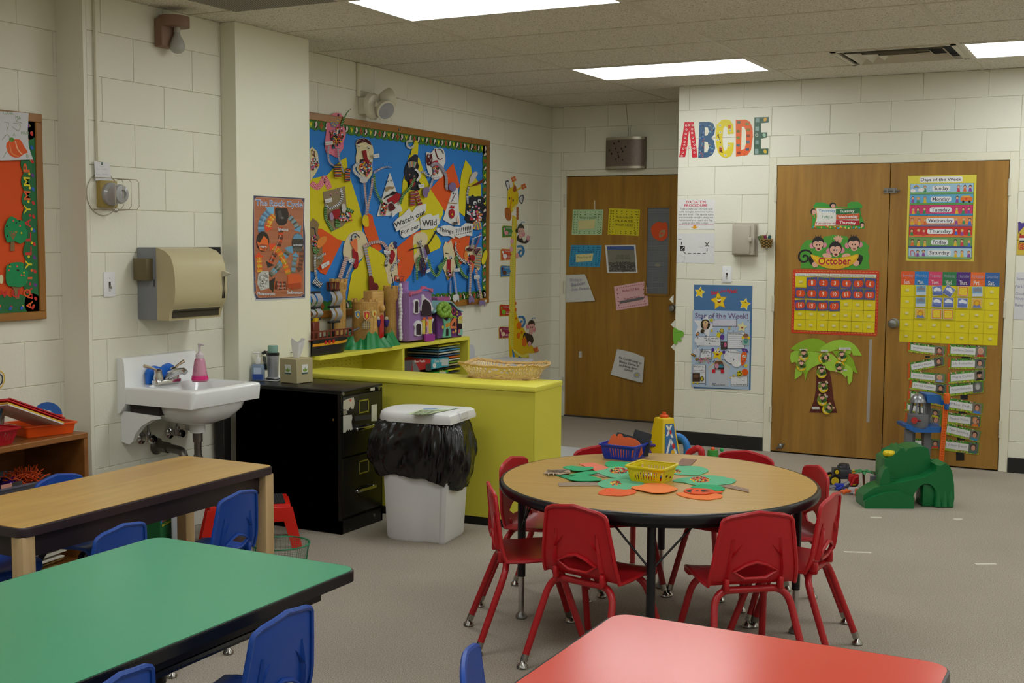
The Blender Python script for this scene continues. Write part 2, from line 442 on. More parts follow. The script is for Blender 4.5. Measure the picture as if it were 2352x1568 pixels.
def block_wall(name, O, rz, L, phase, openings=(), blocks=True, thick=.12, h=ZC, back=None):
    """local x runs along the wall to the right seen from the room, local -y faces the room; the finished face lies at y = 0"""
    w = thing(name, None, None, O, rz, kind='structure')
    segs = [(0, L, 0, h)]
    for a, b_, z0, z1 in openings:
        ns = []
        for s in segs:
            if b_ <= s[0] or a >= s[1]: ns.append(s); continue
            if a > s[0]: ns.append((s[0], a, s[2], s[3]))
            if b_ < s[1]: ns.append((b_, s[1], s[2], s[3]))
            ns.append((max(a, s[0]), min(b_, s[1]), z1, h))
        segs = ns
    bb = B()
    for s in segs: bb.box(s[0], s[1], .0045 if blocks else 0, thick, s[2], s[3])
    bb.obj('wall_face', MORTAR if blocks else (back or PLASTER), w, 0)
    if not blocks: return w
    D = .0045
    for c in range(13):
        z0 = c * .2032; z1 = min(z0 + .2032, h)
        ph = (phase + (.203 if c % 2 else 0)) % .406
        x = ph - .406
        while x < L:
            parts = [(max(x, 0), min(x + .406, L))]
            for a, b_, q0, q1 in openings:
                if z1 <= q0 + .1 or z0 >= q1 - .1: continue
                n2 = []
                for p in parts:
                    if b_ <= p[0] or a >= p[1]: n2.append(p); continue
                    if a > p[0]: n2.append((p[0], a))
                    if b_ < p[1]: n2.append((b_, p[1]))
                parts = n2
            for p in parts:
                if p[1] - p[0] > .004:
                    for a, b_, q0, q1 in openings:
                        if p[0] < b_ and p[1] > a and z0 < q1 < z1:      # course cut by a door head: short pieces beside and above it
                            for u0, u1, zz in ((p[0], a, z0), (max(a, p[0]), min(b_, p[1]), q1), (b_, p[1], z0)):
                                if u1 - u0 > .004: link('block', block_mesh(u1 - u0, z1 - zz, D, min(.0022, (u1 - u0) * .3)), w, (u0, D, zz))
                            break
                    else: link('block', block_mesh(p[1] - p[0], z1 - z0, D, min(.0028 if c < 9 else .0016, (p[1] - p[0]) * .3)), w, (p[0], D, z0))
            x += .406
    return w
HP = PI / 2
# walls facing +X: local x runs along +Y, so rotate 90 degrees; face at XL
block_wall('wall_left', (XL, -2.2, 0), HP, YB + 2.2, 8.37 + 2.2)
block_wall('wall_left_sink', (XS, 4.145, 0), HP, 5.06 - 4.145, (4.641 - 4.145) + .0, thick=.165)
js = thing('trim_2', None, None, (0, 0, 0), kind='structure')
B().box(XL + .001, XS, 4.125, 4.145, 0, ZC).obj('return_face', PLASTER, js, 0)
pil = thing('trim_3', None, None, (0, 0, 0), kind='structure')
B().box(XL + .002, XP, 5.06, 5.69, 0, ZC, .004).obj('pilaster', mat('#e6e4d0', .3, var=.02, bump=.05, bs=30), pil, 0)
DB = (-4.386, -3.10)      # back door opening
block_wall('wall_back', (XL - .02, YB, 0), 0, 1.46, .12, [(DB[0] - .05 - XL + .02, 1.46, 0, 2.085)])
DF = (-2.341, -.82)       # double door opening
block_wall('wall_far', (-3.075, YR, 0), 0, 6.2, -2.792 + 3.075 + .203, [(DF[0] - .055 + 3.075, DF[1] + .055 + 3.075, 0, 2.085)])
block_wall('wall_alcove', (-3.07, YB, 0), -HP, .9 - .008, 0, blocks=False, thick=.1)
block_wall('wall_right', (3.15, 9.5, 0), -HP, 11.7, 0, blocks=False)
block_wall('wall_front', (3.3, -2.2, 0), PI, 7.9, 0, blocks=False)
for nm, bx in (('baseboard_back', (XL, DB[0] - .055, YB - .008, YB)), ('baseboard_far', (-3.075, DF[0] - .058, YR - .008, YR)),
               ('baseboard_right', (DF[1] + .058, 3.15, YR - .008, YR)), ('baseboard_left', (XL, XL + .008, 5.69, YB - .01))):
    tag(B().box(*bx, 0, .1, .003, 1).obj(nm, BLACKRUB, None, 0), kind='structure')

# doors
OAK = wood('#8c6420', '#a97d28', .32, (1, 1, 1), 'Z')
OAK2 = wood('#8d652a', '#a97e38', .32, (1, 1, 1), 'Z')
FRAME = mat('#e2dfca', .4, var=.02)
HINGE = mat('#d5d0bd', .4, var=.05)
def hinge(parent, x, y, z, s=1):
    b = B().cyl((x, y, z - .055), (x, y, z + .055), .009, n=10)
    b.box(*sorted((x, x + s * .022)), y + .001, y + .006, z - .055, z + .055)
    for k in range(4): b.cyl((x, y, z - .05 + k * .03), (x, y, z - .047 + k * .03), .0098, n=10)
    b.obj('hinge', HINGE, parent)
d1 = thing('door_1', None, None, (0, 0, 0), kind='structure')
x0, x1 = DB
# leaf with a vision panel opening
wx0 = Pl('y', YB).P(1484, 560).x; wx1 = Pl('y', YB).P(1536, 560).x; wz1 = Pl('y', YB).P(1510, 476).z; wz0 = Pl('y', YB).P(1510, 676).z
b = B()
for q in ((x0, wx0, .012, 2.03), (wx1, x1, .012, 2.03), (wx0, wx1, .012, wz0), (wx0, wx1, wz1, 2.03)):
    b.box(q[0], q[1], YB + .012, YB + .055, q[2], q[3])
b.obj('door_leaf', OAK, d1, 0)
b = B()
for q in ((x0 - .05, x0, 0, 2.085), ): b.box(q[0], q[1], YB - .006, YB + .1, q[2], q[3], .003, 1)
b.box(x0, x1, YB - .006, YB + .1, 2.035, 2.085, .003, 1)
b.obj('door_frame', FRAME, d1, 0)
b = B(); e = .012
b.box(wx0 - e, wx0 + .004, YB + .004, YB + .03, wz0 - e, wz1 + e); b.box(wx1 - .004, wx1 + e, YB + .004, YB + .03, wz0 - e, wz1 + e)
b.box(wx0, wx1, YB + .004, YB + .03, wz1 - .004, wz1 + e); b.box(wx0, wx1, YB + .004, YB + .03, wz0 - e, wz0 + .004)
b.obj('glazing_bead', OAK, d1, 0)
def wire_glass():
    m = bpy.data.materials.new('wired_glass'); m.use_nodes = True
    N = m.node_tree.nodes; L = m.node_tree.links; b = N['Principled BSDF']
    b.inputs['Base Color'].default_value = (*lin('#6a6f75'), 1); b.inputs['Roughness'].default_value = .25
    return m
B().box(wx0, wx1, YB + .018, YB + .024, wz0, wz1).obj('glass_pane', wire_glass(), d1, 0)
b = B()
n = int((wx1 - wx0) / .0127)
for i in range(n): b.box(wx0 + .006 + i * .0127, wx0 + .0075 + i * .0127, YB + .0165, YB + .019, wz0, wz1)
n = int((wz1 - wz0) / .0127)
for i in range(n): b.box(wx0, wx1, YB + .0165, YB + .019, wz0 + .006 + i * .0127, wz0 + .0075 + i * .0127)
o = b.obj('glass_wire', mat('#9a9a98', .5), d1, 0); o['kind'] = 'stuff'
for zz in (1.83, 1.1, .28): hinge(d1, x0 - .004, YB - .008, zz, -1)
xk = Pl('y', YB).P(1547, 707).x
B().lathe([(.03, 0), (.03, .006), (.014, .008), (.012, .03), (.026, .04), (.03, .055), (.024, .068), (0.0, .072)], 20, (xk, YB + .012, Pl('y', YB).P(1547, 707).z), (0, -1, 0)).obj('door_knob', STEEL, d1)
B().box(x0, -3.1, YB - .01, YB + .05, 0, .012, .004, 1).obj('threshold', mat('#3a332c', .5), d1, 0)

d2 = thing('door_2', None, None, (0, 0, 0), kind='structure')
xm = Pl('y', YR).P(2039, 600).x
for a, b_ in ((DF[0] + .003, xm - .0025), (xm + .0025, DF[1] - .003)):
    B().box(a, b_, YR + .0, YR + .045, .01, 2.028, .002, 1).obj('door_leaf', OAK2, d2, 0)
b = B()
b.box(DF[0] - .055, DF[0], YR - .006, YR + .1, 0, 2.085, .003, 1); b.box(DF[1], DF[1] + .055, YR - .006, YR + .1, 0, 2.085, .003, 1); b.box(DF[0], DF[1], YR - .006, YR + .1, 2.03, 2.085, .003, 1)
b.obj('door_frame', FRAME, d2, 0)
B().box(DF[0], DF[1], YR + .05, YR + .06, 0, 2.03).obj('door_stop', BLACKRUB, d2, 0)
for px, py, s in ((1783, 445, -1), (1774, 697, -1), (1767, 950, -1), (2319, 430, 1), (2308, 710, 1), (2295, 985, 1)):
    p = Pl('y', YR).P(px, py); hinge(d2, (DF[0] - .004) if s < 0 else (DF[1] + .004), YR - .006, p.z, s)
p = Pl('y', YR).P(2054, 742)
B().lathe([(.034, 0), (.034, .006), (.016, .009), (.013, .03), (.027, .04), (.032, .056), (.026, .07), (.008, .074), (.008, .072), (0, .072)], 24, p, (0, -1, 0)).obj('door_knob', STEEL, d2)
p = Pl('y', YR).P(2048, 438)
b = B().box(p.x - .05, p.x + .035, YR - .004, YR, p.z - .018, p.z + .018, .001, 1).cyl((p.x - .05, YR - .012, p.z), (p.x + .055, YR - .012, p.z), .006, n=10)
b.box(p.x - .03, p.x - .02, YR - .018, YR, p.z - .014, p.z + .014); b.box(p.x + .015, p.x + .025, YR - .018, YR, p.z - .014, p.z + .014)
b.obj('slide_bolt', STEEL, d2)
p = Pl('y', YR).P(1793, 1024)
B().sph(p, .02, 10, 6).cyl(p + V((-.03, -.005, -.02)), p + V((.03, -.012, .02)), .006, n=8).obj('door_stay', STEEL, d2)

# ceiling vent (supply diffuser) and return grille
x0, x1 = GX[VENT[0]] + .5, GX[VENT[0] + 1] - .012; y1 = GY0 - GP * VENT[1] - .012; y0 = y1 - GP + .024
B().box(GX[2] + .012, x0 - .012, y0, y1, 0, .02).obj('ceiling_tile', TILE, ceil, 0).location = (0, 0, 0)
vt = thing('ceiling_vent', 'beige stepped metal air vent in the ceiling between the two far lights', 'air vent', ((x0 + x1) / 2, (y0 + y1) / 2, ZC))
W_, H_ = (x1 - x0) / 2, (y1 - y0) / 2
VM = mat('#cdc6b4', .35, var=.03)
b = B()
for a in (-1, 1):
    b.box(*sorted((a * W_, a * (W_ - .03))), -H_, H_, -.006, .004); b.box(-W_, W_, *sorted((a * H_, a * (H_ - .03))), -.006, .004)
b.obj('vent_frame', VM, vt, 0)
B().box(-W_ + .02, W_ - .02, -H_ + .02, H_ - .02, .028, .03).obj('vent_back', mat('#15120f', .9), vt, 0)
for s in (.8, .56, .32):
    w2, h2 = W_ * s, H_ * s; w3, h3 = w2 - .045, h2 - .045
    b = B()
    P1 = [V((-w2, -h2, -.012)), V((w2, -h2, -.012)), V((w2, h2, -.012)), V((-w2, h2, -.012))]
    P2 = [V((-w3, -h3, .024)), V((w3, -h3, .024)), V((w3, h3, .024)), V((-w3, h3, .024))]
    b.q(P1 + P2, [(i, (i + 1) % 4, 4 + (i + 1) % 4, 4 + i) for i in range(4)]); b.obj('vent_louvre', VM, vt, 0)
x0, x1 = XL + .06, GX[1] - .012; x0 = -4.07; y1 = GY0 - GP * 5 + .01; y0 = y1 - GP
x0g = Pl('z', ZC).P(545, 26.2)
gt = thing('return_grille', 'grey perforated air return panel at the top left of the ceiling', 'air grille', (-3.76, 4.55, ZC))
gb = B().box(-.31, .31, -.3, .3, -.004, .012); gb.obj('perforated_panel', None or mat('#9c988c', .6), gt, 0)
hb = B()
for i in range(44):
    for j in range(42):
        x = -.298 + i * .0138 + (.0069 if j % 2 else 0); y = -.29 + j * .0141
        hb.q([(x + .0042 * math.cos(PI * k / 3), y + .0042 * math.sin(PI * k / 3), -.0045) for k in range(6)], [tuple(range(6))])
o = hb.obj('perforation', mat('#3c3934', .9), gt, 0); o['kind'] = 'stuff'
B().box(GX[0] + .13, -4.09, 4.25, 4.83, 0, .02).obj('ceiling_tile', TILE, ceil, 0); B().box(-3.44, -3.445, 4.25, 4.83, 0, .02).obj('grid_bar', BAR, ceil, 0)
for o in ceil.children:
    pass
# ---------------------------------------------------------------- tables
def table_legs_round(t, spots, h, r=.016, ins=.012, im=None):
    for x, y in spots:
        l = B().cyl((x, y, .17), (x, y, h), r, n=14).obj('leg', mat('#15161a', .35, var=.05), t)
        B().cyl((x, y, .03), (x, y, .18), ins, n=12).obj('leg_insert', im or CHROME, l)
        B().lathe([(.012, .03), (.014, .022), (.022, .014), (.023, .004), (.02, 0)], 14, (x, y, 0)).obj('foot_glide', STEEL, l)
LAM = wood('#b08a46', '#c39c56', .3, (.7, 3, 1), 'X', 1.0)
def rnd_table():
    R = .612; zt = .575
    t = thing('round_table', 'round wood-look table with black edge, paper cut-outs and baskets on it', 'table', (-1.645, 4.405, 0), .28)
    B().lathe([(0, zt - .03), (R - .02, zt - .03), (R - .02, zt - .0005), (R - .014, zt), (0, zt)], 96).obj('tabletop', LAM, t)
    B().lathe([(R - .022, zt - .036), (R - .004, zt - .034), (R, zt - .026), (R, zt - .008), (R - .005, zt - .001), (R - .0145, zt + .0005), (R - .016, zt - .004)], 96).obj('edge_band', mat('#14161b', .3), t)
    B().lathe([(R - .08, zt - .06), (R - .06, zt - .06), (R - .06, zt - .03), (R - .08, zt - .03)], 64).obj('apron_ring', mat('#101114', .5), t)
    a0 = math.radians(18.5) - .28
    sp = [(.53 * math.cos(a0 + k * PI / 2), .53 * math.sin(a0 + k * PI / 2)) for k in range(4)]
    sp = [(x, y) for x, y in sp]
    table_legs_round(t, sp, zt - .03)
    for x, y in sp:
        for s in (-1, 1):
            n = V((-y, x, 0)).normalized() * s
            B().tube([V((x, y, .36)), V((x, y, zt - .032)) * 1 + n * .17 - V((x, y, 0)) * .12], .004, 6).obj('brace', mat('#101114', .4), t)
rnd_table()

def rect_table(name, label, x0, x1, y0, y1, zt, top, edge, rad=.05, leg=True, rz=0.0, apron=.05):
    cx, cy = (x0 + x1) / 2, (y0 + y1) / 2; a, b_ = (x1 - x0) / 2, (y1 - y0) / 2
    t = thing(name, label, 'table', (cx, cy, 0), rz)
    E_ = ((0, 0, 0), (1, 0, 0), (0, 1, 0), (0, 0, 1))
    B().prism(rrect(-a + .006, -b_ + .006, a - .006, b_ - .006, rad - .006, 8), (0, 0, zt - .02), *E_[1:], .02, .001, 1).obj('tabletop', top, t)
    B().prism(rrect(-a, -b_, a, b_, rad, 8), (0, 0, zt - .032), *E_[1:], .0305, .006, 3).obj('edge_band', edge, t)
    if leg:
        B().prism(rrect(-a + .07, -b_ + .07, a - .07, b_ - .07, .03, 4), (0, 0, zt - .032 - apron), *E_[1:], apron).obj('apron', mat('#0e0f12', .5), t)
        sp = [(sx * (a - .12), sy * (b_ - .12)) for sx in (-1, 1) for sy in (-1, 1)]
        table_legs_round(t, sp, zt - .05, .018, .014, mat('#15161a', .35))
        for sx in (-1, 1):
            B().tube([(sx * (a - .12), -b_ + .12, .46), (sx * (a - .12), b_ - .12, .46)], .011, 8).obj('side_rail', mat('#15161a', .35), t)
            B().tube([(sx * (a - .12), 0, .46), (0, 0, zt - .07)], .008, 8).obj('brace', mat('#15161a', .35), t)
    return t
def lam(c, r=.33, var=.05, sp=1.0): return mat(c, r, var=var, vs=2.5, bump=.02, bs=300, spec=sp)
rect_table('green_table', 'green-topped rectangular table with black edge in the near left corner', -2.685, -1.925, .92, 2.80, .575, lam('#469f78', .27, .05, .65), mat('#141518', .3))
rect_table('red_table', 'red-topped rectangular table at the bottom edge of the picture', -1.135, -.34, .9, 2.76, .575, lam('#d44332', .2), mat('#141518', .3))
# wood table with square legs
wt = rect_table('wooden_table', 'long narrow wood-grain table with brown edge beside the sink', -3.60, -3.115, 2.66, 3.925, .575, wood('#b48c46', '#cda75c', .3, (1, 1, 1), 'Y'), mat('#33262a', .35), .035, False)
B().prism(rrect(-.205, -.59, .205, .59, .01, 2), (0, 0, .465), (1, 0, 0), (0, 1, 0), (0, 0, 1), .08).obj('apron', mat('#2e2224', .4), wt)
for sx in (-1, 1):
    for sy in (-1, 1):
        x, y = sx * .212, sy * .602
        B().box(x - .026, x + .026, y - .026, y + .026, 0, .543, .004).obj('leg', wood('#b99a6c', '#d0b284', .4, (1, 1, 1), 'Z'), wt)

# ---------------------------------------------------------------- stacking chairs
def chair_parts(pc, fc, pm):
    t = thing('stacking_chair', 'x', 'chair')
    prof = [(.142, .312), (.136, .326), (.12, .336), (.085, .340), (.03, .337), (-.05, .333), (-.095, .333), (-.122, .342), (-.138, .362), (-.146, .388), (-.150, .412), (-.1535, .445), (-.159, .49), (-.164, .535), (-.1665, .560), (-.167, .574)]
    hw = [.125, .138, .145, .150, .154, .157, .158, .1575, .156, .153, .150, .1455, .138, .130, .126, .119]
    fr = [-1, -.8, -.5, -.25, 0, .25, .5, .8, 1]
    th = .006
    def grid(off):
        rows = []
        for j, (y, z) in enumerate(prof):
            a = prof[max(j - 1, 0)]; c = prof[min(j + 1, len(prof) - 1)]
            dy, dz = c[0] - a[0], c[1] - a[1]; L = math.hypot(dy, dz); ny, nz = (dz / L, -dy / L)   # normal away from sitter
            row = []
            for i, u in enumerate(fr):
                x = u * hw[j]; zz = z; yy = y
                if j >= 8: yy += .012 * (u * u)                   # back wraps slightly
                if 2 <= j <= 6: zz += .010 * (u * u)
                if j == len(prof) - 1: zz += .018 * (1 - abs(u)) - (.006 if abs(u) == 1 else 0)
                if j == 9 and i in (2, 6): x = .078 * (1 if u > 0 else -1)
                if j == 10 and i in (3, 5): zz -= .002
                if j == 10 and i == 4: zz += .008
                row.append(V((x, yy - ny * 0 + (-ny if False else 0) * off + (ny * -off), zz + nz * -off)))
            rows.append(row)
        return rows
    up = grid(0); dn = grid(-th) if False else None
    # thickness: move along the outward normal (behind the back, below the seat)
    def offs(rows, d):
        out = []
        for j, row in enumerate(rows):
            y0, z0 = prof[max(j - 1, 0)]; y1, z1 = prof[min(j + 1, len(prof) - 1)]
            L = math.hypot(y1 - y0, z1 - z0); n = V((0, -(z1 - z0) / L, (y1 - y0) / L))
            out.append([p + n * d for p in row])
        return out
    dn = offs(up, th)
    b = B(); nu = len(fr); nv = len(prof)
    vs = [p for r in up for p in r] + [p for r in dn for p in r]; K = nu * nv
    hole = {(8, 3), (8, 4), (9, 3), (9, 4)}
    half = {(8, 2), (8, 5), (9, 2), (9, 5)}
    fs = []; I = lambda j, i: j * nu + i
    for j in range(nv - 1):
        for i in range(nu - 1):
            if (j, i) in hole: continue
            f = [I(j, i), I(j, i + 1), I(j + 1, i + 1), I(j + 1, i)]
            if (j, i) in half:
                f = {(8, 2): [I(8, 2), I(8, 3), I(9, 2)], (8, 5): [I(8, 5), I(8, 6), I(9, 6)], (9, 2): [I(9, 2), I(10, 3), I(10, 2)], (9, 5): [I(9, 6), I(10, 6), I(10, 5)]}[(j, i)]
            fs += [tuple(f), tuple(K + k for k in reversed(f))]
    ring = [I(8, 3), I(8, 4), I(8, 5), I(9, 6), I(10, 5), I(10, 4), I(10, 3), I(9, 2)]
    edge = [I(0, i) for i in range(nu)] + [I(j, nu - 1) for j in range(1, nv)] + [I(nv - 1, i) for i in range(nu - 2, -1, -1)] + [I(j, 0) for j in range(nv - 2, 0, -1)]
    for lp in (ring, edge): fs += [(lp[k], lp[(k + 1) % len(lp)], K + lp[(k + 1) % len(lp)], K + lp[k]) for k in range(len(lp))]
    b.q(vs, fs)
    rim = [(vs[k] + vs[K + k]) * .5 + V((0, -.004 if vs[k].z > .36 else 0, -.004 if vs[k].z < .36 else 0)) for k in edge]
    b.tube(rim, .0075, 6, True)
    lipv = [(vs[k] + vs[K + k]) * .5 + V((0, -.007, 0)) for k in ring]
    b.tube(lipv, .006, 6, True)
    for s in (-1, 1):          # moulded ribs on the back
        def onb(x, z):
            k = next(i for i in range(8, nv - 1) if prof[i + 1][1] >= z); f = (z - prof[k][1]) / (prof[k + 1][1] - prof[k][1])
            return V((s * x, prof[k][0] + (prof[k + 1][0] - prof[k][0]) * f - th + .012 * (x / .15) ** 2, z))
        R1 = [onb(.098, .37), onb(.096, .40), onb(.09, .45), onb(.084, .50)]; W = [.016, .015, .010, .0005]
        vv = []; 
        for p, w in zip(R1, W): vv += [p + V((-.006 * s, 0, 0)), p + V((.006 * s, 0, 0)), p + V((0, -w, 0))]
        b.q(vv, [(3 * i + k, 3 * i + (k + 1) % 3, 3 * i + 3 + (k + 1) % 3, 3 * i + 3 + k) for i in range(3) for k in range(3)] + [(0, 2, 1)])
        A, Bq = onb(.091, .437), onb(.052, .482)
        b.q([A + V((0, 0, -.008)), A + V((0, 0, .006)), A + V((0, -.012, 0)), Bq], [(0, 1, 2), (0, 2, 3), (1, 3, 2), (0, 3, 1)])
        b.box(*sorted((s * .09, s * .106)), -.150, -.12, .318, .362, .003, 1)
    b.obj('seat_shell', pm, t, 50)
    for s in (-1, 1):
        for y0, y1, yt in ((-.226, -.118, -1), (.165, .07, 1)):
            P = [V((s * .171, y0, .028)), V((s * .132, y1, .315)), V((0, y1, .315))]; Ka = P[0].lerp(P[1], .78); Kb = P[1].lerp(P[2], .42)
            path = [P[0], P[0].lerp(P[1], .4)] + [Ka * (1 - q) ** 2 + P[1] * 2 * q * (1 - q) + Kb * q * q for q in [k / 8 for k in range(9)]] + [P[2]]
            l = B().tube(path, .0128, 10).obj('leg', fc, t)
            d = (P[1] - P[0]).normalized()
            g = B().cyl(P[0] - d * .002, P[0] + d * .022, .0135, n=10)
            g.lathe([(.006, .03), (.010, .02), (.019, .012), (.021, .005), (.018, 0)], 14, (P[0].x - d.x * .015, P[0].y - d.y * .015, 0))
            g.obj('foot_glide', mat('#a3a09a', .25, 1.0), l)
    return t
RED = mat('#b3161f', .36, var=.05, vs=9, bump=.05, bs=400); BLUE = mat('#16479f', .38, var=.05, vs=9, bump=.05, bs=400)
REDT = mat('#a81a20', .3, var=.08, vs=20); BLUT = mat('#20242e', .3, var=.08)
CH = [None, None]
def place_chair(kind, x, y, face, label, group, sc_=1.0):
    if CH[kind] is None:
        CH[kind] = chair_parts(None, (REDT, BLUT)[kind], (RED, BLUE)[kind]); o = CH[kind]
    else: o = copy_tree(CH[kind])
    o.location = (x, y, 0); o.rotation_euler = (0, 0, math.radians(face - 90)); o.scale = (sc_,) * 3
    tag(o, label, 'chair', group)
G1 = 'red chairs around the round table'
for a in ((-1.668, 3.92, 78.6, 'red chair seen from behind at the near left of the round table'),
          (-1.228, 4.092, 129.7, 'red chair seen from behind at the near right of the round table'),
          (-1.139, 4.386, 177.5, 'red chair in side view, right of the round table'),
          (-1.283, 4.791, 215.1, 'red chair facing the camera at the far right of the round table'),
          (-1.994, 4.041, 34.7, 'red chair in side view, left of the round table'),
          (-2.143, 4.475, 2.1, 'red chair between the yellow divider and the round table'),
          (-1.99, 4.80, 312, 'red chair whose top shows behind the blue basket'),
          (-1.535, 4.935, 258, 'red chair whose top shows behind the table, right of the yellow toy tower')):
    place_chair(0, *a, G1)
G2 = 'blue chairs around the tables at the left'
for a in ((-1.985, 2.31, 184, 'blue chair tucked under the right side of the green table', G2),
          (-2.02, 1.79, 188, 'blue chair of which only the top shows at the bottom edge, below the green table', G2),
          (-1.125, 2.335, 22, 'blue chair of which only the top shows at the left end of the red table', G2),
          (-3.115, 3.50, 184.9, 'blue chair under the wood table in front of the red step stool', G2, .94),
          (-3.10, 2.90, 184.7, 'blue chair under the near half of the wood table', G2, .94),
          (-3.63, 3.42, 2, 'blue chair on the wall side of the wood table, its seat under it', G2, .94),
          (-3.66, 2.97, -3, 'blue chair on the wall side of the wood table at the left picture edge', G2, .94),
          (-2.83, 2.27, -3, 'blue chair of which only the top shows behind the far edge of the green table', G2)):
    place_chair(1, *a)

# ---------------------------------------------------------------- filing cabinet
BK = mat('#121211', .3, var=.15, vs=4, bump=.03, bs=200); BK2 = mat('#191712', .32, var=.15, vs=4)
fc = thing('filing_cabinet', 'black two-drawer metal filing cabinet between the sink and the yellow divider', 'cabinet', (-3.9, 5.215, 0))
X1 = .334; Y0, Y1 = -.192, .182; Hc = .735
B().box(-.345, X1 - .02, Y0, Y1, 0, Hc - .012, .004, 1).box(-.345, X1, Y0, Y1, Hc - .014, Hc, .004, 2).box(-.345, X1 - .004, Y0, Y0 + .012, 0, Hc - .02).box(-.345, X1 - .004, Y1 - .012, Y1, 0, Hc - .02).box(X1 - .03, X1 - .004, Y0, Y1, 0, .07).obj('body', BK, fc)
for z0, z1 in ((.395, .70), (.085, .385)):
    d = B().box(X1 - .03, X1, Y0 + .014, Y1 - .014, z0, z1, .004, 2).obj('drawer', BK2, fc)
    zl = z1 - .095
    b = B()
    for q in ((-.045, .045, -.004, .003), (-.045, .045, .058, .065), (-.045, -.038, 0, .062), (.038, .045, 0, .062)): b.box(X1, X1 + .004, q[0], q[1], zl + q[2], zl + q[3])
    b.obj('label_holder', CHROME, d, 0)
    zh = z0 + .13 if z0 > .2 else z0 + .12
    b = B().box(X1 + .018, X1 + .026, -.085, .085, zh - .008, zh + .008, .003, 2)
    for s in (-1, 1): b.box(X1, X1 + .022, *sorted((s * .065, s * .085)), zh - .008, zh + .008, .003, 1)
    b.obj('drawer_handle', CHROME, d)
B().cyl((X1 - .004, Y1 - .045, .715), (X1 + .008, Y1 - .045, .715), .011, n=14).cyl((X1 - .004, Y0 + .012, .718), (X1 + .004, Y0 + .012, .718), .009, n=12).obj('lock', STEEL, fc)
B().box(X1 - .004, X1 + .0015, Y1 - .115, Y1 - .078, .707, .722).obj('maker_plate', mat('#b9b6a6', .4), fc, 0)
B().cyl((X1 - .05, Y0 - .002, .585), (X1 - .05, Y0 + .004, .585), .006, n=10).obj('plug_button', mat('#b58d42', .4, .8), fc)
B().cyl((X1 - .004, .095, .045), (X1 + .004, .095, .045), .009, n=10).obj('rivet', STEEL, fc)
PC = Pl('x', -3.9 + X1)
fl = Flat(PC, (520, 740, 3.0158), .0015)
fl.poly('808 545 842 528 880 520 886 560 878 600 860 598 858 582 840 612 822 602 812 606 806 600', '#b3ad97').poly('808 640 806 612 830 606 836 630 820 642', '#8d8874').poly('806 646 866 640 870 660 864 690 872 740 858 750 850 738 842 752 836 740 824 762 806 766', '#b9b7a8')
fl.poly('846 540 864 528 862 552', '#c0583a').poly('884 652 1000 636 1000 670 884 684', '#2a2822').poly('1002 572 1040 566 1040 682 1002 684', '#c9c5ae')
fl.obj('sticker_residue', fc, label='torn paper and tape left on the upper drawer')

# ---------------------------------------------------------------- yellow divider cabinet and yellow wall shelf
YEL = mat('#d8d048', .45, var=.05, vs=3, bump=.06, bs=30)
YEL2 = mat('#dfd84e', .4, var=.05, vs=3, bump=.05, bs=30)
yd = thing('yellow_divider', 'low yellow painted cabinet used as a divider behind the trash can', 'cabinet', (-3.5, 5.7, 0), .03)
B().box(-.745, .745, -.17, .168, .045, .722, .003, 1).obj('carcass', YEL, yd, 0)
B().box(-.755, .757, -.18, .17, .722, .75, .004, 2).obj('cabinet_top', YEL2, yd)
B().box(.745, .752, -.17, .168, .04, .722, .001, 1).obj('end_panel', YEL, yd, 0)
B().box(-.73, .72, -.15, .15, 0, .05).obj('toe_kick', BLACKRUB, yd, 0)
ys = thing('yellow_shelf', 'yellow painted open shelf under the big bulletin board with toy castles on top', 'shelf', (-4.36, 6.55, 0))
ya, yb = -.84, .91
B().box(-.158, .16, ya, yb, .798, .822, .002, 1).obj('shelf_top', YEL2, ys, 0)
yu = Pl('x', -4.2).P(925, 815).y - 6.55; yw = -.665
for y in (yw, yu, yb - .025):
    B().box(-.158, -.06 if y == yw else .158, y, y + .024, 0, .798).obj('upright', YEL, ys, 0)
B().box(-.158, -.148, yw, yb, 0, .798).obj('back_panel', YEL, ys, 0)
for z in (.04, .45): B().box(-.148, .156, yw, yb, z, z + .022).obj('shelf_board', YEL, ys, 0)
b = B()
for k in range(20):
    for z in (.70, .725): b.cyl((-.1475, -.78 + k * .045, z), (-.1468, -.78 + k * .045, z), .003, n=6)
o = b.obj('peg_hole', mat('#5d5610', .8), ys, 0); o['kind'] = 'stuff'
tag(B().lathe([(.055, 0), (.075, 0), (.08, .008), (.075, .016), (.055, .016), (.05, .008), (.055, 0)], 28, (-4.33, 6.30, .474 + .08), (1, .15, 0)).obj('purple_ring_toy', mat('#8a3f9c', .4)), 'purple ring toy standing on the yellow shelf, mostly hidden', 'toy')

# ---------------------------------------------------------------- trash can
tc_ = thing('trash_can', 'white plastic trash can with black bag and rounded lid before the yellow divider', 'trash can', (-3.19, 5.20, 0), -PI / 2 + .12)
def dsh(w, d, r):            # D-shaped outline, curved front toward -y
    o = [(w, d), (-w, d)]
    for i in range(13):
        a = PI + PI * i / 12
        o.append((w * math.copysign(abs(math.cos(a)) ** .75, math.cos(a)), -d * .3 + d * .7 * math.copysign(abs(math.sin(a)) ** .85, math.sin(a))))
    return o
WPL = mat('#dcdcdc', .4, var=.03, bump=.02, bs=200)
b = B(); n = None
rows = []
for z, k in ((0, .84), (.012, .88), (.30, .96), (.59, 1.0)):
    rows.append([V((x * k, y * k, z)) for x, y in [(.135, .19), (.135, .165), (.118, .145), (.118, .06), (.138, .02), (.142, -.12), (.11, -.178), (.05, -.192), (-.05, -.192), (-.11, -.178), (-.142, -.12), (-.138, .02), (-.118, .06), (-.118, .145), (-.135, .165), (-.135, .19)]])
n = len(rows[0]); vs = [p for r in rows for p in r]
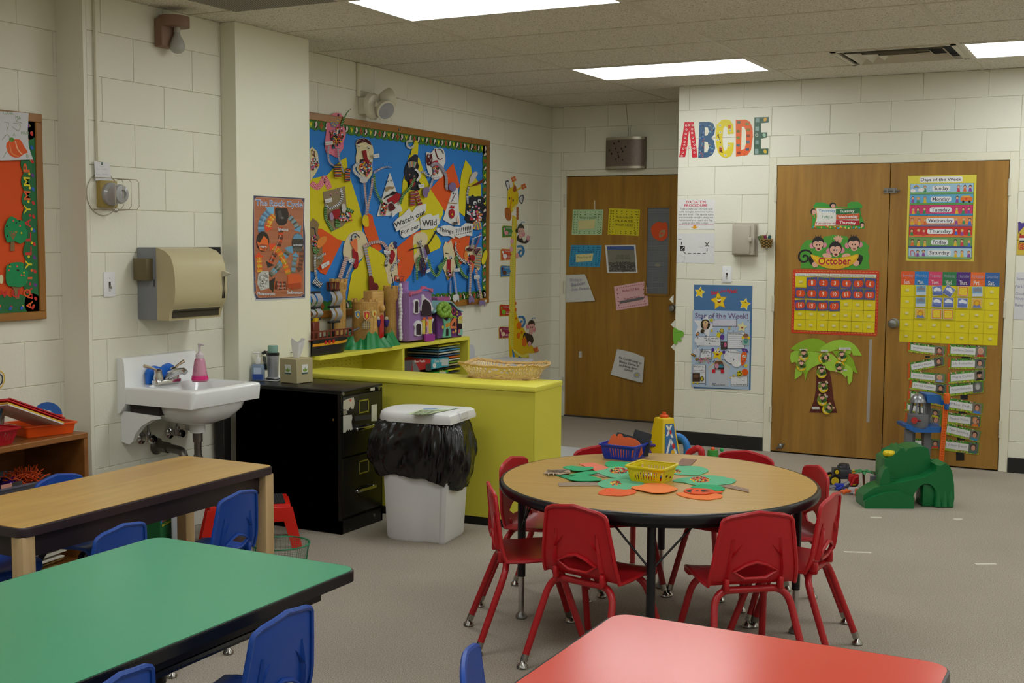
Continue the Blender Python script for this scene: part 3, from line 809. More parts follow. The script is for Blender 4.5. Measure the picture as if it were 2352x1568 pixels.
b.q(vs, [(j * n + i, j * n + (i + 1) % n, (j + 1) * n + (i + 1) % n, (j + 1) * n + i) for j in range(3) for i in range(n)] + [tuple(range(n - 1, -1, -1))])
b.obj('bin_body', WPL, tc_, 35)
def lidp(z, k, dy=0): return [V((x * k, y * k + dy, z)) for x, y in dsh(.162, .215, 0)]
b = B(); rows = [lidp(.603, .97), lidp(.600, 1.0), lidp(.618, 1.0), lidp(.640, .97), lidp(.650, .90), lidp(.652, .80)]; n = len(rows[0])
b.q([p for r in rows for p in r], [(j * n + i, j * n + (i + 1) % n, (j + 1) * n + (i + 1) % n, (j + 1) * n + i) for j in range(5) for i in range(n)] + [tuple(range(n - 1, -1, -1)), tuple(range(5 * n, 6 * n))])
b.box(-.05, .05, .19, .222, .61, .648, .004, 1)
b.obj('lid', WPL, tc_, 40)
random.seed(5)
ph = [random.uniform(0, 6.28) for _ in range(8)]
def bag(u, v):
    a = 2 * PI * u
    z = .605 - .275 * v + .02 * math.sin(a * 2 + 1) * v - (.06 * v * max(0, math.sin(a + .3)) if True else 0)
    bul = .012 + .055 * math.sin(PI * min(1, v * 1.02)) ** .7 * (.72 + .28 * math.sin(a * 3 + ph[0]))
    wr = (.008 * math.sin(a * 17 + ph[1] + 3 * v) + .006 * math.sin(a * 29 + ph[2] - 5 * v) + .007 * math.sin(a * 9 + 9 * v + ph[3])) * (.3 + v * .7)
    wr += .007 * abs(math.sin(a * 11 + ph[4] + 6 * v * v)) - .003 + .004 * math.sin(a * 41 + 14 * v + ph[5])
    c, s = math.cos(a), math.sin(a); e = .62
    x = (.142 + bul + wr) * math.copysign(abs(c) ** e, c); y = (.192 + bul + wr) * math.copysign(abs(s) ** e, s)
    return (x, y, z)
b = B().surf(bag, 150, 34, True)
b.surf(lambda u, v: V(bag(u, 1)) * (1 - .16 * v) + V((0, 0, .16 * v * bag(u, 1)[2] + .006 * v)), 150, 3, True)
b.obj('bin_bag', mat('#0a0a0b', .22, var=.1, spec=.7), tc_, 180)
PLD = Pl('z', .654)
fl = Flat(PLD, (840, 800, 3.337), .0012).poly('232 486 276 452 606 492 560 512', '#b9c79c').poly('276 454 330 460 330 490 262 490', '#7f9bb8').ell(306, 466, 30, 10, '#cfd9e0').text('Wastebasket', 330, 492, 588, 508, 26, '#2b3226')
fl.obj('lid_label', tc_, label='pale green word label lying on the lid')
# ---------------------------------------------------------------- sink
PORC = mat('#eef0f0', .12, var=.01, coat=.3)
sk = thing('wall_sink', 'white porcelain wall sink with backsplash and chrome taps under the towel dispenser', 'sink', (XS, 4.545, 0))
sw = .252; zr = .785
def ringpts(hx0, hx1, hy, r, z, k=5): return [V((x, y, z)) for x, y in rrect(hx0, -hy, hx1, hy, r, k)]
b = B(); rings = [ringpts(.02, .455, sw - .003, .012, zr - .082), ringpts(.02, .475, sw - .003, .035, zr - .014), ringpts(.015, .473, sw - .005, .035, zr - .005), ringpts(.002, .466, sw - .012, .035, zr),
                  ringpts(.115, .432, sw - .045, .07, zr + .001), ringpts(.122, .425, sw - .055, .07, zr - .012), ringpts(.15, .39, sw - .095, .08, zr - .10), ringpts(.22, .32, .04, .03, zr - .13)]
n = len(rings[0])
b.q([p for r in rings for p in r], [(j * n + i, j * n + (i + 1) % n, (j + 1) * n + (i + 1) % n, (j + 1) * n + i) for j in range(7) for i in range(n)] + [tuple(range(7 * n, 8 * n))])
b.obj('basin', PORC, sk, 45)
B().prism([(0, zr - .13), (.012, zr - .13), (.05, zr - .085), (.050, zr), (.046, zr + .11), (.038, zr + .135), (.018, zr + .14), (0, zr + .138)], (0, -sw, 0), (1, 0, 0), (0, 0, 1), (0, 1, 0), sw * 2, .006, 2).obj('backsplash', PORC, sk, 50)
b = B(); rings = [ringpts(.09, .445, sw - .04, .1, zr - .08), ringpts(.10, .435, sw - .055, .1, zr - .12), ringpts(.14, .40, sw - .1, .1, zr - .165), ringpts(.2, .34, .07, .06, zr - .19), ringpts(.235, .305, .035, .03, zr - .195), ringpts(.235, .305, .035, .03, zr - .235)]
n = len(rings[0])
b.q([p for r in rings for p in r], [(j * n + i, j * n + (i + 1) % n, (j + 1) * n + (i + 1) % n, (j + 1) * n + i) for j in range(5) for i in range(n)] + [tuple(range(5 * n, 6 * n))])
b.obj('bowl_underside', PORC, sk, 50)
br = [(0, .665), (.23, .655), (.235, .64), (.19, .632), (.13, .60), (.09, .56), (.075, .525), (.05, .505), (0, .515)]
for y in (-sw + .02, sw - .045):
    B().prism(br, (0.001, y, 0), (1, 0, 0), (0, 0, 1), (0, 1, 0), .025, .004, 2).obj('support_bracket', PORC, sk, 50)
B().box(.051, .235, -sw + .03, sw - .03, .655, .70).obj('hanger_bar', mat('#2a2624', .7), sk)
fx = thing('faucet', 'chrome two-handle faucet with a short spout on the sink', 'faucet', (XS + .11, 4.505, zr + .001))
b = B().prism(rrect(-.028, -.085, .03, .085, .02, 4), (0, 0, 0), (1, 0, 0), (0, 1, 0), (0, 0, 1), .022, .007, 2)
b.obj('faucet_base', CHROME, fx)
B().tube([(0, 0, .02), (.03, 0, .045), (.075, 0, .062), (.115, 0, .066), (.125, 0, .058)], .016, 12, rs=[.022, .02, .018, .016, .015]).obj('spout', CHROME, fx)
for s in (-1, 1):
    B().lathe([(.024, .018), (.026, .03), (.02, .055), (.021, .066), (.012, .075), (0, .077)], 16, (0, s * .055, 0)).obj('handle_hub', CHROME, fx)
    B().tube([(0, s * .055, .066), (-.005, s * .09, .082), (-.01, s * .135, .096)], .008, 8, rs=[.006, .006, .009]).obj('handle_lever', mat('#b7a58c', .3, .8), fx)
bt = thing('soap_bottle', 'pink hand soap bottle with a pump standing on the sink', 'bottle', (XS + .20, 4.645, zr + .0015))
B().lathe([(0, 0), (.036, 0), (.040, .006), (.036, .03), (.030, .07), (.026, .10), (.022, .112), (.016, .116)], 20, sx=1, sy=1.1).obj('bottle_body', mat('#eba6c0', .18, trans=.6, var=.02), bt)
B().lathe([(0, .002), (.037, .003), (.040, .012), (.0375, .028), (0, .030)], 20, sx=1.02, sy=1.12).obj('soap_fill', mat('#e0307c', .25), bt)
B().lathe([(.019, .114), (.02, .12), (.019, .134), (.009, .142), (.006, .15), (.006, .175), (.008, .178), (.008, .188), (0, .19)], 16).box(0, .028, -.006, .006, .178, .187, .002, 1).obj('pump_head', mat('#e5d5dc', .3, trans=.2), bt)
bb = thing('blue_dish', 'blue plastic animal-shaped dish leaning behind the faucet', 'dish', (XS + .065, 4.50, zr + .002))
B().prism([(-.085, 0), (.07, 0), (.08, .05), (.105, .075), (.075, .09), (.04, .082), (.02, .066), (-.02, .085), (-.06, .08), (-.085, .055)], (0, 0, 0), (0, 1, 0), (-.12, 0, 1), (1, 0, 0), .018, .005, 2).obj('dish_body', mat('#1565c8', .35), bb)
# pipes under the sink
IRON = mat('#77716a', .42, .9, var=.25, vs=25)
dp = thing('drain_pipe', 'dull chrome drain pipe and trap below the sink', 'pipe', (XS, 4.545, 0))
B().cyl((.27, 0, .56), (.27, 0, .505), .024, n=16).cyl((.27, 0, .515), (.27, 0, .27), .018, n=16).cyl((.27, 0, .43), (.27, 0, .41), .024, n=8).cyl((.27, 0, .44), (.27, 0, .38), .021, n=16).obj('tailpiece', IRON, dp)
B().tube([(.27, 0, .275), (.268, -.005, .24), (.24, -.015, .215), (.21, -.022, .24), (.205, -.025, .30), (.205, -.025, .40), (.19, -.02, .445), (.15, -.01, .455), (.07, 0, .458), (.01, 0, .46)], .021, 14, sm=3).obj('trap', IRON, dp)
B().lathe([(.042, 0), (.042, .006), (.028, .02), (.026, .03)], 20, (.002, 0, .46), (1, 0, 0)).cyl((.03, 0, .46), (.08, 0, .458), .028, n=8).obj('wall_flange', IRON, dp)
for y, nm in ((-.105, 'left'), (.095, 'right')):
    v = thing('water_valve', 'chrome shut-off valve under the sink, %s of the trap' % nm, 'valve', (XS, 4.545 + y, .515), group='valves under the sink')
    B().lathe([(.03, 0), (.03, .005), (.013, .012), (.011, .06)], 18, (.002, 0, 0), (1, 0, 0)).obj('wall_flange', CHROME, v)
    B().cyl((.05, 0, -.012), (.05, 0, .035), .013, n=12).lathe([(.012, .06), (.022, .068), (.024, .08), (.018, .09), (0, .091)], 10, (0, 0, 0), (1, 0, 0)).obj('valve_body', CHROME, v)
    B().tube([(.05, 0, .03), (.05, .005, .08), (.04, .03, .12), (.045, .06 if y < 0 else -.06, .165)], .006, 8, sm=4).obj('supply_tube', STEEL, v)
# planks between sink and cabinet
tag(B().box(-4.33, -4.27, 4.955, 5.015, 0, .70, .004, 1).obj('black_plank', mat('#191716', .5)), 'narrow black board standing between the sink and the filing cabinet', 'board')
tag(B().prism([(0, 0), (.16, 0), (.16, .22), (.08, .34), (0, .40)], (-4.31, 4.46, .001), (0, 1, 0), (-.04, 0, 1), (1, 0, 0), .02, .004, 1).obj('white_board', mat('#cfd2d6', .5)), 'pale board leaning on the wall under the sink', 'board')

# ---------------------------------------------------------------- on the filing cabinet
CT = .7365
hs = thing('sanitizer_bottle', 'clear hand sanitizer pump bottle with blue label on the black cabinet', 'bottle', (-4.212, 5.17, CT), .5)
B().prism(rrect(-.034, -.021, .034, .021, .012, 3), (0, 0, 0), (1, 0, 0), (0, 1, 0), (0, 0, 1), .088, .008, 2).obj('bottle_body', mat('#a9bedb', .12, trans=.6, var=.02), hs)
B().prism(rrect(-.032, -.0225, .032, .0225, .012, 3), (0, 0, .006), (1, 0, 0), (0, 1, 0), (0, 0, 1), .028).obj('label_band', mat('#2d4fa3', .4), hs)
B().box(-.02, .02, -.0235, -.0215, .036, .07).obj('label_text_panel', mat('#b9cbe6', .4), hs)
B().cyl((0, 0, .088), (0, 0, .098), .012, n=14).cyl((0, 0, .094), (0, 0, .122), .0155, n=16).cyl((0, 0, .12), (0, 0, .148), .005, n=10).box(-.028, .010, -.008, .008, .144, .153, .003, 1).obj('pump_head', WHITEP, hs)
ds = thing('soap_dispenser', 'silver automatic soap dispenser with black top on the cabinet', 'dispenser', (-4.165, 5.235, CT), -.5)
B().lathe([(0, 0), (.040, 0), (.042, .008), (.034, .016), (.036, .06), (.040, .125), (.041, .138), (0, .139)], 24, sy=.8).obj('dispenser_body', mat('#a9abb0', .35, .3), ds)
B().lathe([(.041, .132), (.042, .145), (.036, .148), (0, .148)], 24, sy=.8).tube([(-.03, -.0, .14), (-.06, -.02, .145), (-.075, -.025, .138)], .009, 8).lathe([(.043, 0), (.045, .004), (.04, .010)], 24, sy=.82).obj('dispenser_cap', mat('#1d1d20', .35), ds)
B().lathe([(.032, .146), (.033, .18), (.03, .186), (0, .187)], 20, sy=.8).obj('refill_bottle', mat('#8fbcb0', .15, trans=.4), ds)
fl = B().prism([(-.018, .06), (0, .052), (.018, .06), (.022, .13), (-.022, .13)], (.012, -.0365, 0), (1, 0, 0), (0, -.12, 1), (0, -1, 0), .003); fl.obj('front_label', mat('#39473f', .35), ds)
tb = thing('tissue_box', 'beige cube tissue box with leaf emblem and a white tissue on the cabinet', 'tissue box', (-3.985, 5.205, CT), -.12)
B().box(-.062, .062, -.062, .062, 0, .13, .003, 1).obj('box', mat('#a89d78', .6, var=.02), tb)
def tissue(u, v):
    a = 2 * PI * u; r = .018 + .028 * v * (1 + .35 * math.sin(3 * a + 1) + .25 * math.sin(5 * a)) * (1.15 - v * .5)
    return (.01 * v + r * math.cos(a) * 1.1, r * math.sin(a) * .5, .128 + v * (.095 + .012 * math.sin(2 * a)))
B().surf(tissue, 40, 8, True).obj('tissue', mat('#ecebea', .8), tb, 180)
for (ox, oy, ux, uy) in ((0, -.0625, 1, 0), (.0625, 0, 0, 1)):
    b_ = B().box(-.02, .02, -.0006, 0, .045, .092); b2 = B()
    O = V((ox, oy, 0)); ex = V((ux, uy, 0)); nrm = V((uy, -ux, 0))
    g = B().prism([(-.022, .048), (.022, .048), (.022, .098), (-.022, .098)], O, ex, (0, 0, 1), nrm, .0008); g.obj('emblem_panel', mat('#d5d6d0', .5), tb, 0)
    g = B().prism([(-.022, .048), (.022, .048), (.022, .056), (-.022, .056)], O, ex, (0, 0, 1), nrm, .0012); g.obj('emblem_strip', mat('#3d5d58', .5), tb, 0)
    g = B()
    for a in (-50, 0, 50):
        c, s_ = math.cos(math.radians(a)), math.sin(math.radians(a))
        lf = [(0, 0), (.006, .010), (0, .024), (-.006, .010)]
        g.prism([(x * c + y * s_, .06 + (-x * s_ + y * c)) for x, y in lf], O, ex, (0, 0, 1), nrm, .0014 + .0002 * (a > 0))
    g.obj('leaf_emblem', mat('#7da23a', .5), tb, 0)
    b_.bm.free(); b2.bm.free()
fl = Flat(Pl('z', CT), (520, 740, 3.0158), .0012); fl.poly('262 404 330 372 420 380 396 398 350 410', '#d8d8da').poly('300 392 360 370 418 376 350 398', '#e6e6e6')
fl.obj('paper_sheets', None, None, 'loose white papers lying beside the tissue box', 'paper')
ck = thing('hook_chain', 'small hook and short chain hanging on the pilaster behind the tissue box', 'chain', (XP + .001, 5.50, .86))
b = B().cyl((0, 0, 0), (.02, 0, 0), .003, n=8)
b.obj('hook', STEEL, ck)
b = B()
for i in range(7):
    P = V((.018, .008 * i, -.002 - .014 * i)); d = V((0, .5, -.87)); e = V((1, 0, 0)) if i % 2 else V((0, .87, .5))
    b.tube([P + d * (.009 * math.cos(a)) + e * (.005 * math.sin(a)) for a in [k * PI / 5 for k in range(10)]], .0014, 5, True)
b.obj('chain_links', STEEL, ck)['kind'] = 'stuff'
# ---------------------------------------------------------------- towel dispenser, switches, alarm, lamp, conduit
td = thing('towel_dispenser', 'grey and beige wall paper towel dispenser above the sink', 'towel dispenser', (XS, 4.62, 1.27))
w = .185; GREY = mat('#84878c', .4, var=.03); BEIGE = mat('#bbb08a', .38, var=.02)
B().box(0, .125, -w, w, -.172, .178, .006, 2).obj('housing', GREY, td)
pf = [(.125, -.172), (.20, -.172), (.205, -.130), (.222, -.108), (.236, -.085), (.243, -.03), (.241, .04), (.232, .095), (.215, .135), (.18, .162), (.125, .178)]
b = B().prism(pf, (0, -w, 0), (1, 0, 0), (0, 0, 1), (0, 1, 0), w * 2, .004, 2); b.obj('cover', BEIGE, td, 50)
B().box(.196, .206, -w + .02, w - .02, -.160, -.122).box(.19, .214, -w + .02, w - .02, -.128, -.120).obj('towel_slot', mat('#37301f', .8), td)
B().box(.205, .2445, w - .032, w - .026, -.075, .06).box(.205, .2445, w - .02, w - .016, -.075, .06).obj('lever_slot', mat('#3a3426', .7), td)
B().prism([(.235, .028), (.275, .044), (.285, .05), (.262, .058), (.235, .06)], (0, w - .034, 0), (1, 0, 0), (0, 0, 1), (0, 1, 0), .022, .003, 1).obj('lever', mat('#c9c3b0', .4), td)
B().box(.02, .105, -w - .045, -w, .02, .125, .004, 2).obj('side_box', mat('#6d6244', .6), td)
B().box(.108, .113, -w - .001, -w + .003, -.01, .025).obj('key_slot', mat('#111111', .6), td)
PS = Pl('x', XS)
fl = Flat(PS, (0, 400, 3.92), .001); fl.poly('1760 655 1984 655 1988 1265 1760 1265', '#d9d9dc').poly('1760 655 1984 655 1985 818 1760 818', '#1d1c1e').text('MUST', 1862, 723, 1958, 725, 24, '#e8e8e8', .02).text('H', 1915, 760, 1943, 760, 20, '#e8e8e8', .02).text('please recycle', 1905, 1256, 1962, 1256, 9, '#444444')
fl.obj('wall_notice', None, None, 'black and white notice half hidden behind the towel dispenser', 'notice')

def switch(name, pl, px, py, label):
    P = pl.P(px, py); ex = pl.n.cross(UPV) * -1 if False else UPV.cross(pl.n)
    t = thing(name, label, 'light switch', P)
    B().prism(rrect(-.036, -.059, .036, .059, .004, 2), (0, 0, 0), ex, UPV, pl.n, .006, .002, 2).obj('cover_plate', mat('#e4e4e6', .35), t)
    B().prism([(-.006, -.013), (.006, -.013), (.006, .013), (-.006, .013)], (0, 0, 0), ex, UPV, pl.n, .0066).obj('toggle_slot', mat('#3a3632', .6), t, 0)
    B().prism([(-.004, -.010), (.004, -.010), (.004, .0), (-.004, .0)], (0, 0, 0), ex, UPV, pl.n + V((0, 0, -.6)), .017).obj('toggle', mat('#8a837a', .4), t, 0)
    b = B()
    for s in (-1, 1): b.cyl(UPV * (s * .03), UPV * (s * .03) + pl.n * .0072, .003, n=8)
    b.obj('screw', mat('#b5b5b5', .3, 1.0), t)
PF = Pl('y', YR)
switch('light_switch', PS, 250, 653, 'white light switch left of the towel dispenser')
switch('light_switch', PF, 1670, 630, 'white light switch under the grey metal wall box')
al = thing('alarm_bell', 'grey round alarm in a wire guard on a beige plate', 'alarm', PS.P(243, 446))
yw = .075
B().box(0, .03, -.06, .045, -.062, .062, .003, 1).obj('back_plate', mat('#a58f4e', .5), al)
B().lathe([(.055, .03), (.054, .045), (.044, .055), (.042, .085), (.046, .09), (.04, .105), (.02, .11), (.018, .1), (0, .102)], 24, (0, 0, 0), (1, 0, 0)).obj('horn', mat('#a3a3a4', .25, coat=.4), al)
b = B()
for y in (-.075, -.025, .025, .075): b.tube([(0, y, -.075), (.12, y, -.07), (.135, y, -.055), (.135, y, .055), (.12, y, .07), (0, y, .075)], .0016, 6)
for z in (-.072, .072): b.tube([(.0, -.075, z), (.12, -.075, z * .97), (.12, .075, z * .97), (0, .075, z)], .0016, 6)
b.tube([(.003, -.02 + .1 * math.cos(a), .1 * math.sin(a)) for a in [k * PI / 12 for k in range(24)]], .002, 6, True)
b.obj('wire_guard', mat('#b9b3a2', .4, .6), al)
B().sph((.05, .01, -.075), .012, 12, 8).obj('padlock', CHROME, al)
fl = Flat(PS, (180, 360, 11.2), .012); fl.poly('354 108 740 156 798 612 392 612', '#dcdcde').rect(528, 140, 580, 216, '#5f6f6a').text('Notice', 505, 256, 605, 256, 20, '#7a8480').text('Can 2 light', 405, 330, 690, 336, 40, '#b4b4b8').text('Do  Not', 410, 472, 690, 470, 46, '#b4b4b8')
fl.obj('paper_note', None, None, 'white paper note with faint handwriting above the caged alarm', 'note')
P0 = PS.P(219.5, -20); P1 = PS.P(223, 372)
c_ = thing('wall_conduit', 'thin cream conduit running from the ceiling to the caged alarm', 'conduit', (XS, P1.y, P1.z))
B().box(0, .016, -.011, .011, .0, ZC - P1.z - .005, .003, 1).obj('conduit_cover', FRAME, c_)
P0 = PS.P(372, 75)
wl = thing('bulb_lamp', 'bare bulb wall lamp on a brownish bracket near the ceiling', 'wall lamp', (XS, P0.y, P0.z))
TAUPE = mat('#8b6d5a', .55, var=.05)
B().box(0, .05, -.055, .04, -.075, .062, .004, 1).obj('lamp_bracket', TAUPE, wl)
B().cyl((.06, .02, .025), (.06, .02, .075), .075, n=28).obj('lamp_hood', TAUPE, wl)
B().cyl((.07, .03, -.0), (.07, .03, .03), .016, n=14).obj('socket', mat('#b5b1a5', .4), wl)
B().lathe([(.013, .002), (.015, -.01), (.03, -.038), (.038, -.062), (.034, -.084), (.02, -.098), (0, -.102)], 20, (.07, .03, 0)).obj('bulb', mat('#c4c4be', .15, trans=.3, var=.01), wl)

# ---------------------------------------------------------------- wooden bookcase at the left and what is on and under it
SHW = wood('#7a4a1e', '#8f5a28', .38, (1, 1, 1), 'Y')
bc = thing('wooden_bookcase', 'brown wooden open bookcase against the left wall', 'bookcase', (-4.31, 3.1, 0))
B().box(-.20, .19, -.80, .79, .612, .637, .003, 1).obj('top_board', SHW, bc, 0)
for y in (-.80, .767): B().box(-.20, .188, y, y + .023, 0, .612, .002, 1).obj('side_panel', SHW, bc, 0)
B().box(-.20, -.19, -.78, .767, 0, .612).obj('back_panel', SHW, bc, 0)
for z in (.05, .34): B().box(-.19, .185, -.78, .767, z, z + .02).obj('shelf_board', SHW, bc, 0)
def tray(name, label, cat, x, y, z, sx, sy, h, rz, m, flare=.012, slots=0, wall=.004, rim=.008, group=None):
    t = thing(name, label, cat, (x, y, z), rz, group)
    b = B(); o0 = rrect(-sx + flare, -sy + flare, sx - flare, sy - flare, .012, 3); o1 = rrect(-sx, -sy, sx, sy, .014, 3)
    i1 = rrect(-sx + wall, -sy + wall, sx - wall, sy - wall, .012, 3); i0 = rrect(-sx + flare + wall, -sy + flare + wall, sx - flare - wall, sy - flare - wall, .01, 3)
    ro = rrect(-sx - rim, -sy - rim, sx + rim, sy + rim, .018, 3)
    R = [[V((*p, 0)) for p in o0], [V((*p, h - .006)) for p in o1], [V((*p, h - .006)) for p in ro], [V((*p, h)) for p in ro], [V((*p, h)) for p in i1], [V((*p, wall)) for p in i0]]
    n = len(o0)
    if not slots:
        b.q([p for r in R for p in r], [(j * n + i, j * n + (i + 1) % n, (j + 1) * n + (i + 1) % n, (j + 1) * n + i) for j in range(5) for i in range(n)] + [tuple(range(n - 1, -1, -1)), tuple(range(5 * n, 6 * n))])
        b.obj('tray_body', m, t, 40)
    else:                     # slotted basket: floor, rim and separate upright slats
        b.q([p for r in R[1:5] for p in r], [(j * n + i, j * n + (i + 1) % n, (j + 1) * n + (i + 1) % n, (j + 1) * n + i) for j in range(3) for i in range(n)] + [(3 * n + i, 3 * n + (i + 1) % n, (i + 1) % n, i) for i in range(n)])
        z2 = h * .16; k2 = h - .016
        def lp(z, off):
            f = z / h; q = flare * (1 - f); return [V((*p, z)) for p in rrect(-sx + q + off, -sy + q + off, sx - q - off, sy - q - off, .012, 3)]
        for za, zb in ((0, z2), (k2, h - .004)):
            A = [lp(za, 0), lp(zb, 0), lp(zb, wall), lp(za, wall)]
            b.q([p for r in A for p in r], [(j * n + i, j * n + (i + 1) % n, ((j + 1) % 4) * n + (i + 1) % n, ((j + 1) % 4) * n + i) for j in range(4) for i in range(n)])
        b.q(lp(.0, .001), [tuple(range(n))]); b.q(lp(wall, .001), [tuple(range(n))])
        for (L, ax) in ((sx, 0), (sy, 1)):
            cnt = int(slots * L / max(sx, sy)); pit = 2 * (L - .016) / cnt
            for s in (-1, 1):
                for i in range(cnt + 1):
                    u = -L + .016 + pit * i; hw = pit * (.24 if 0 < i < cnt else .5)
                    def pt(du, z, o):
                        f = z / h; q = flare * (1 - f); kk = 1 - q / L
                        e = ((sy if ax == 0 else sx) - q - o) * s
                        return V((u * kk + du, e, z)) if ax == 0 else V((e, u * kk + du, z))
                    vs = [pt(d, zz, o) for o in (0, wall) for d, zz in ((-hw, z2 - .001), (hw, z2 - .001), (hw, k2 + .001), (-hw, k2 + .001))]
                    b.q(vs, [(0, 1, 2, 3), (4, 5, 6, 7), (0, 1, 5, 4), (1, 2, 6, 5), (2, 3, 7, 6), (3, 0, 4, 7)])
        b.obj('basket_body', m, t, 40)
    return t
ot = tray('orange_tray', 'bright orange plastic tray on the wooden bookcase', 'tray', -4.275, 3.765, .638, .10, .115, .05, -.25, mat('#e8540e', .4), .008)
B().prism([(0, 0), (.07, 0), (.085, .075), (.0, .075)], (.02, .02, .01), (.9, .4, 0), (-.1, 0, 1), (-.4, .9, 0), .004).obj('tray_divider', mat('#e8540e', .4), ot)
nb = thing('notebook', 'red-edged notebooks lying slanted in the orange tray', 'notebook', (-4.23, 3.645, .742), -.15)
for i, (c_1, dz) in enumerate((('#c4121e', .012), ('#e0b02e', .004), ('#d8d4cf', 0), ('#b01a24', .018))):
    m_ = Matrix.Rotation(math.radians(24), 4, 'X') @ Matrix.Rotation(math.radians(8), 4, 'Y')
    B().box(-.10, .10, -.15 + i * .004, .13, -.004 + dz * 1.5 - .01, .002 + dz * 1.5 - .01, .001, 1, m=m_.inverted()).obj('notebook_cover' if i != 2 else 'page_block', mat(c_1, .5), nb)
tr = thing('tape_roll', 'blue and white tape roll standing in the orange tray', 'tape roll', (-4.27, 3.80, .709), -.7)
B().lathe([(.026, -.008), (.062, -.008), (.062, .008), (.026, .008), (.026, -.008)], 32, (0, 0, 0), (1, 0, .1)).obj('roll', mat('#1c5ca8', .4), tr)
B().lathe([(.0, .0085), (.026, .0085), (.026, .011), (0, .011)], 24, (0, 0, 0), (1, 0, .1)).obj('roll_label', mat('#d8d4d0', .4), tr)
tag(B().lathe([(.035, -.004), (.064, -.004), (.064, .004), (.035, .004), (.035, -.004)], 32, (-4.31, 3.83, .709), (1, .9, .1)).obj('white_disc', mat('#d9d2c6', .3)), 'pale translucent disc behind the blue tape roll', 'disc')
rb = tray('red_basket', 'red slotted plastic basket at the left picture edge on the bookcase', 'basket', -4.225, 3.40, .638, .10, .13, .07, 0.05, mat('#b80f22', .4), .02, 15)
cp = thing('pencil_cup', 'clear plastic cup full of pencils on the bookcase', 'cup', (-4.30, 3.53, .64))
B().lathe([(0, 0), (.045, 0), (.055, .125), (.053, .125), (.043, .004), (0, .004)], 24).obj('cup_body', mat('#d5d5d0', .1, trans=.85, var=.01), cp)
random.seed(3)
PCOL = ['#3f5f3a', '#c9a92a', '#26506b', '#5b1c24', '#3a1a22', '#4c2230', '#2b2420', '#b98a5a', '#8a4a2c', '#c0392b', '#1f5c3c', '#3d2a55']
for i in range(12):
    a = random.uniform(0, 6.28); r = random.uniform(.01, .03)
    P0 = V((-4.30 + r * math.cos(a) * .6, 3.53 + r * math.sin(a) * .6, .648)); d = V((.35 * math.cos(a), .35 * math.sin(a), 1)).normalized(); L = random.uniform(.15, .185)
    p_ = thing('pencil', ('moss green', 'yellow', 'blue', 'dark red', 'plum', 'wine', 'black', 'tan', 'rust', 'bright red', 'bottle green', 'violet')[i] + ' pencil standing in the clear cup', 'pencil', P0, group='pencils in the clear cup')
    B().cyl((0, 0, 0), d * L * .9, .0045, n=6).obj('pencil_body', mat(PCOL[i], .4), p_); B().cyl(d * L * .9, d * L, .0044, .0008, n=6).obj('pencil_tip', mat('#c9a878', .6), p_)
gb = tray('grey_bin', 'grey plastic bin of party things on the bookcase shelf', 'bin', -4.30, 3.52, .361, .16, .22, .10, 0, mat('#6d6c78', .35, trans=.2), .02)
random.seed(9)
for i in range(7):
    P0 = V((-4.26 + random.uniform(-.06, .06), 3.60 + random.uniform(-.05, .06), .435 + random.uniform(0, .035)))
    tag(B().sph((0, 0, 0), .022, 12, 8).lathe([(.004, .018), (.005, .03), (0, .03)], 8).obj('purple_bauble', mat('#4b1f7c', .18, .3)), 'shiny purple bauble in the grey bin on the shelf', 'ornament', 'purple baubles in the grey bin').location = P0
b = B()
for i in range(170):
    a = random.uniform(0, 2 * PI); r = random.uniform(0, .07)
    P0 = V((r * math.cos(a), r * math.sin(a) * 1.2, random.uniform(0, .03))); d = V((random.uniform(-1, 1), random.uniform(-1, 1), random.uniform(.0, 1))).normalized()
    b.tube([P0, P0 + d * .03, P0 + d * .055 + V((0, 0, -.01))], .0025, 4)
o = tag(b.obj('orange_yarn', mat('#c8480f', .8)), 'tangle of orange yarn in the grey bin', 'yarn', kind='stuff'); o.location = (-4.22, 3.62, .45)
t = thing('paper_tags', 'small white tags with red and black print at the front of the grey bin', 'tags', (-4.15, 3.50, .455))
B().box(-.002, .002, -.055, .0, -.015, .02).obj('red_tag', mat('#c98a7a', .6), t); B().box(.001, .004, .0, .05, -.012, .022).obj('black_tag', mat('#3a3633', .6), t)
st = thing('paper_stack', 'stack of brown envelopes and papers on the bottom shelf of the wooden bookcase', 'paper stack', (-4.26, 3.66, .0705))
random.seed(4)
for i in range(9):
    m_ = Matrix.Translation((random.uniform(-.02, .02), random.uniform(-.02, .02), 0)) @ Matrix.Rotation(random.uniform(-.2, .2), 4, 'Z')
    B().box(-.11, .13, -.12, .09, i * .018, i * .018 + random.choice((.006, .012, .016)), m=m_).obj('envelope', mat(random.choice(('#b79c5e', '#a58a50', '#d4cfc2', '#c7ad72')), .7), st, 0)
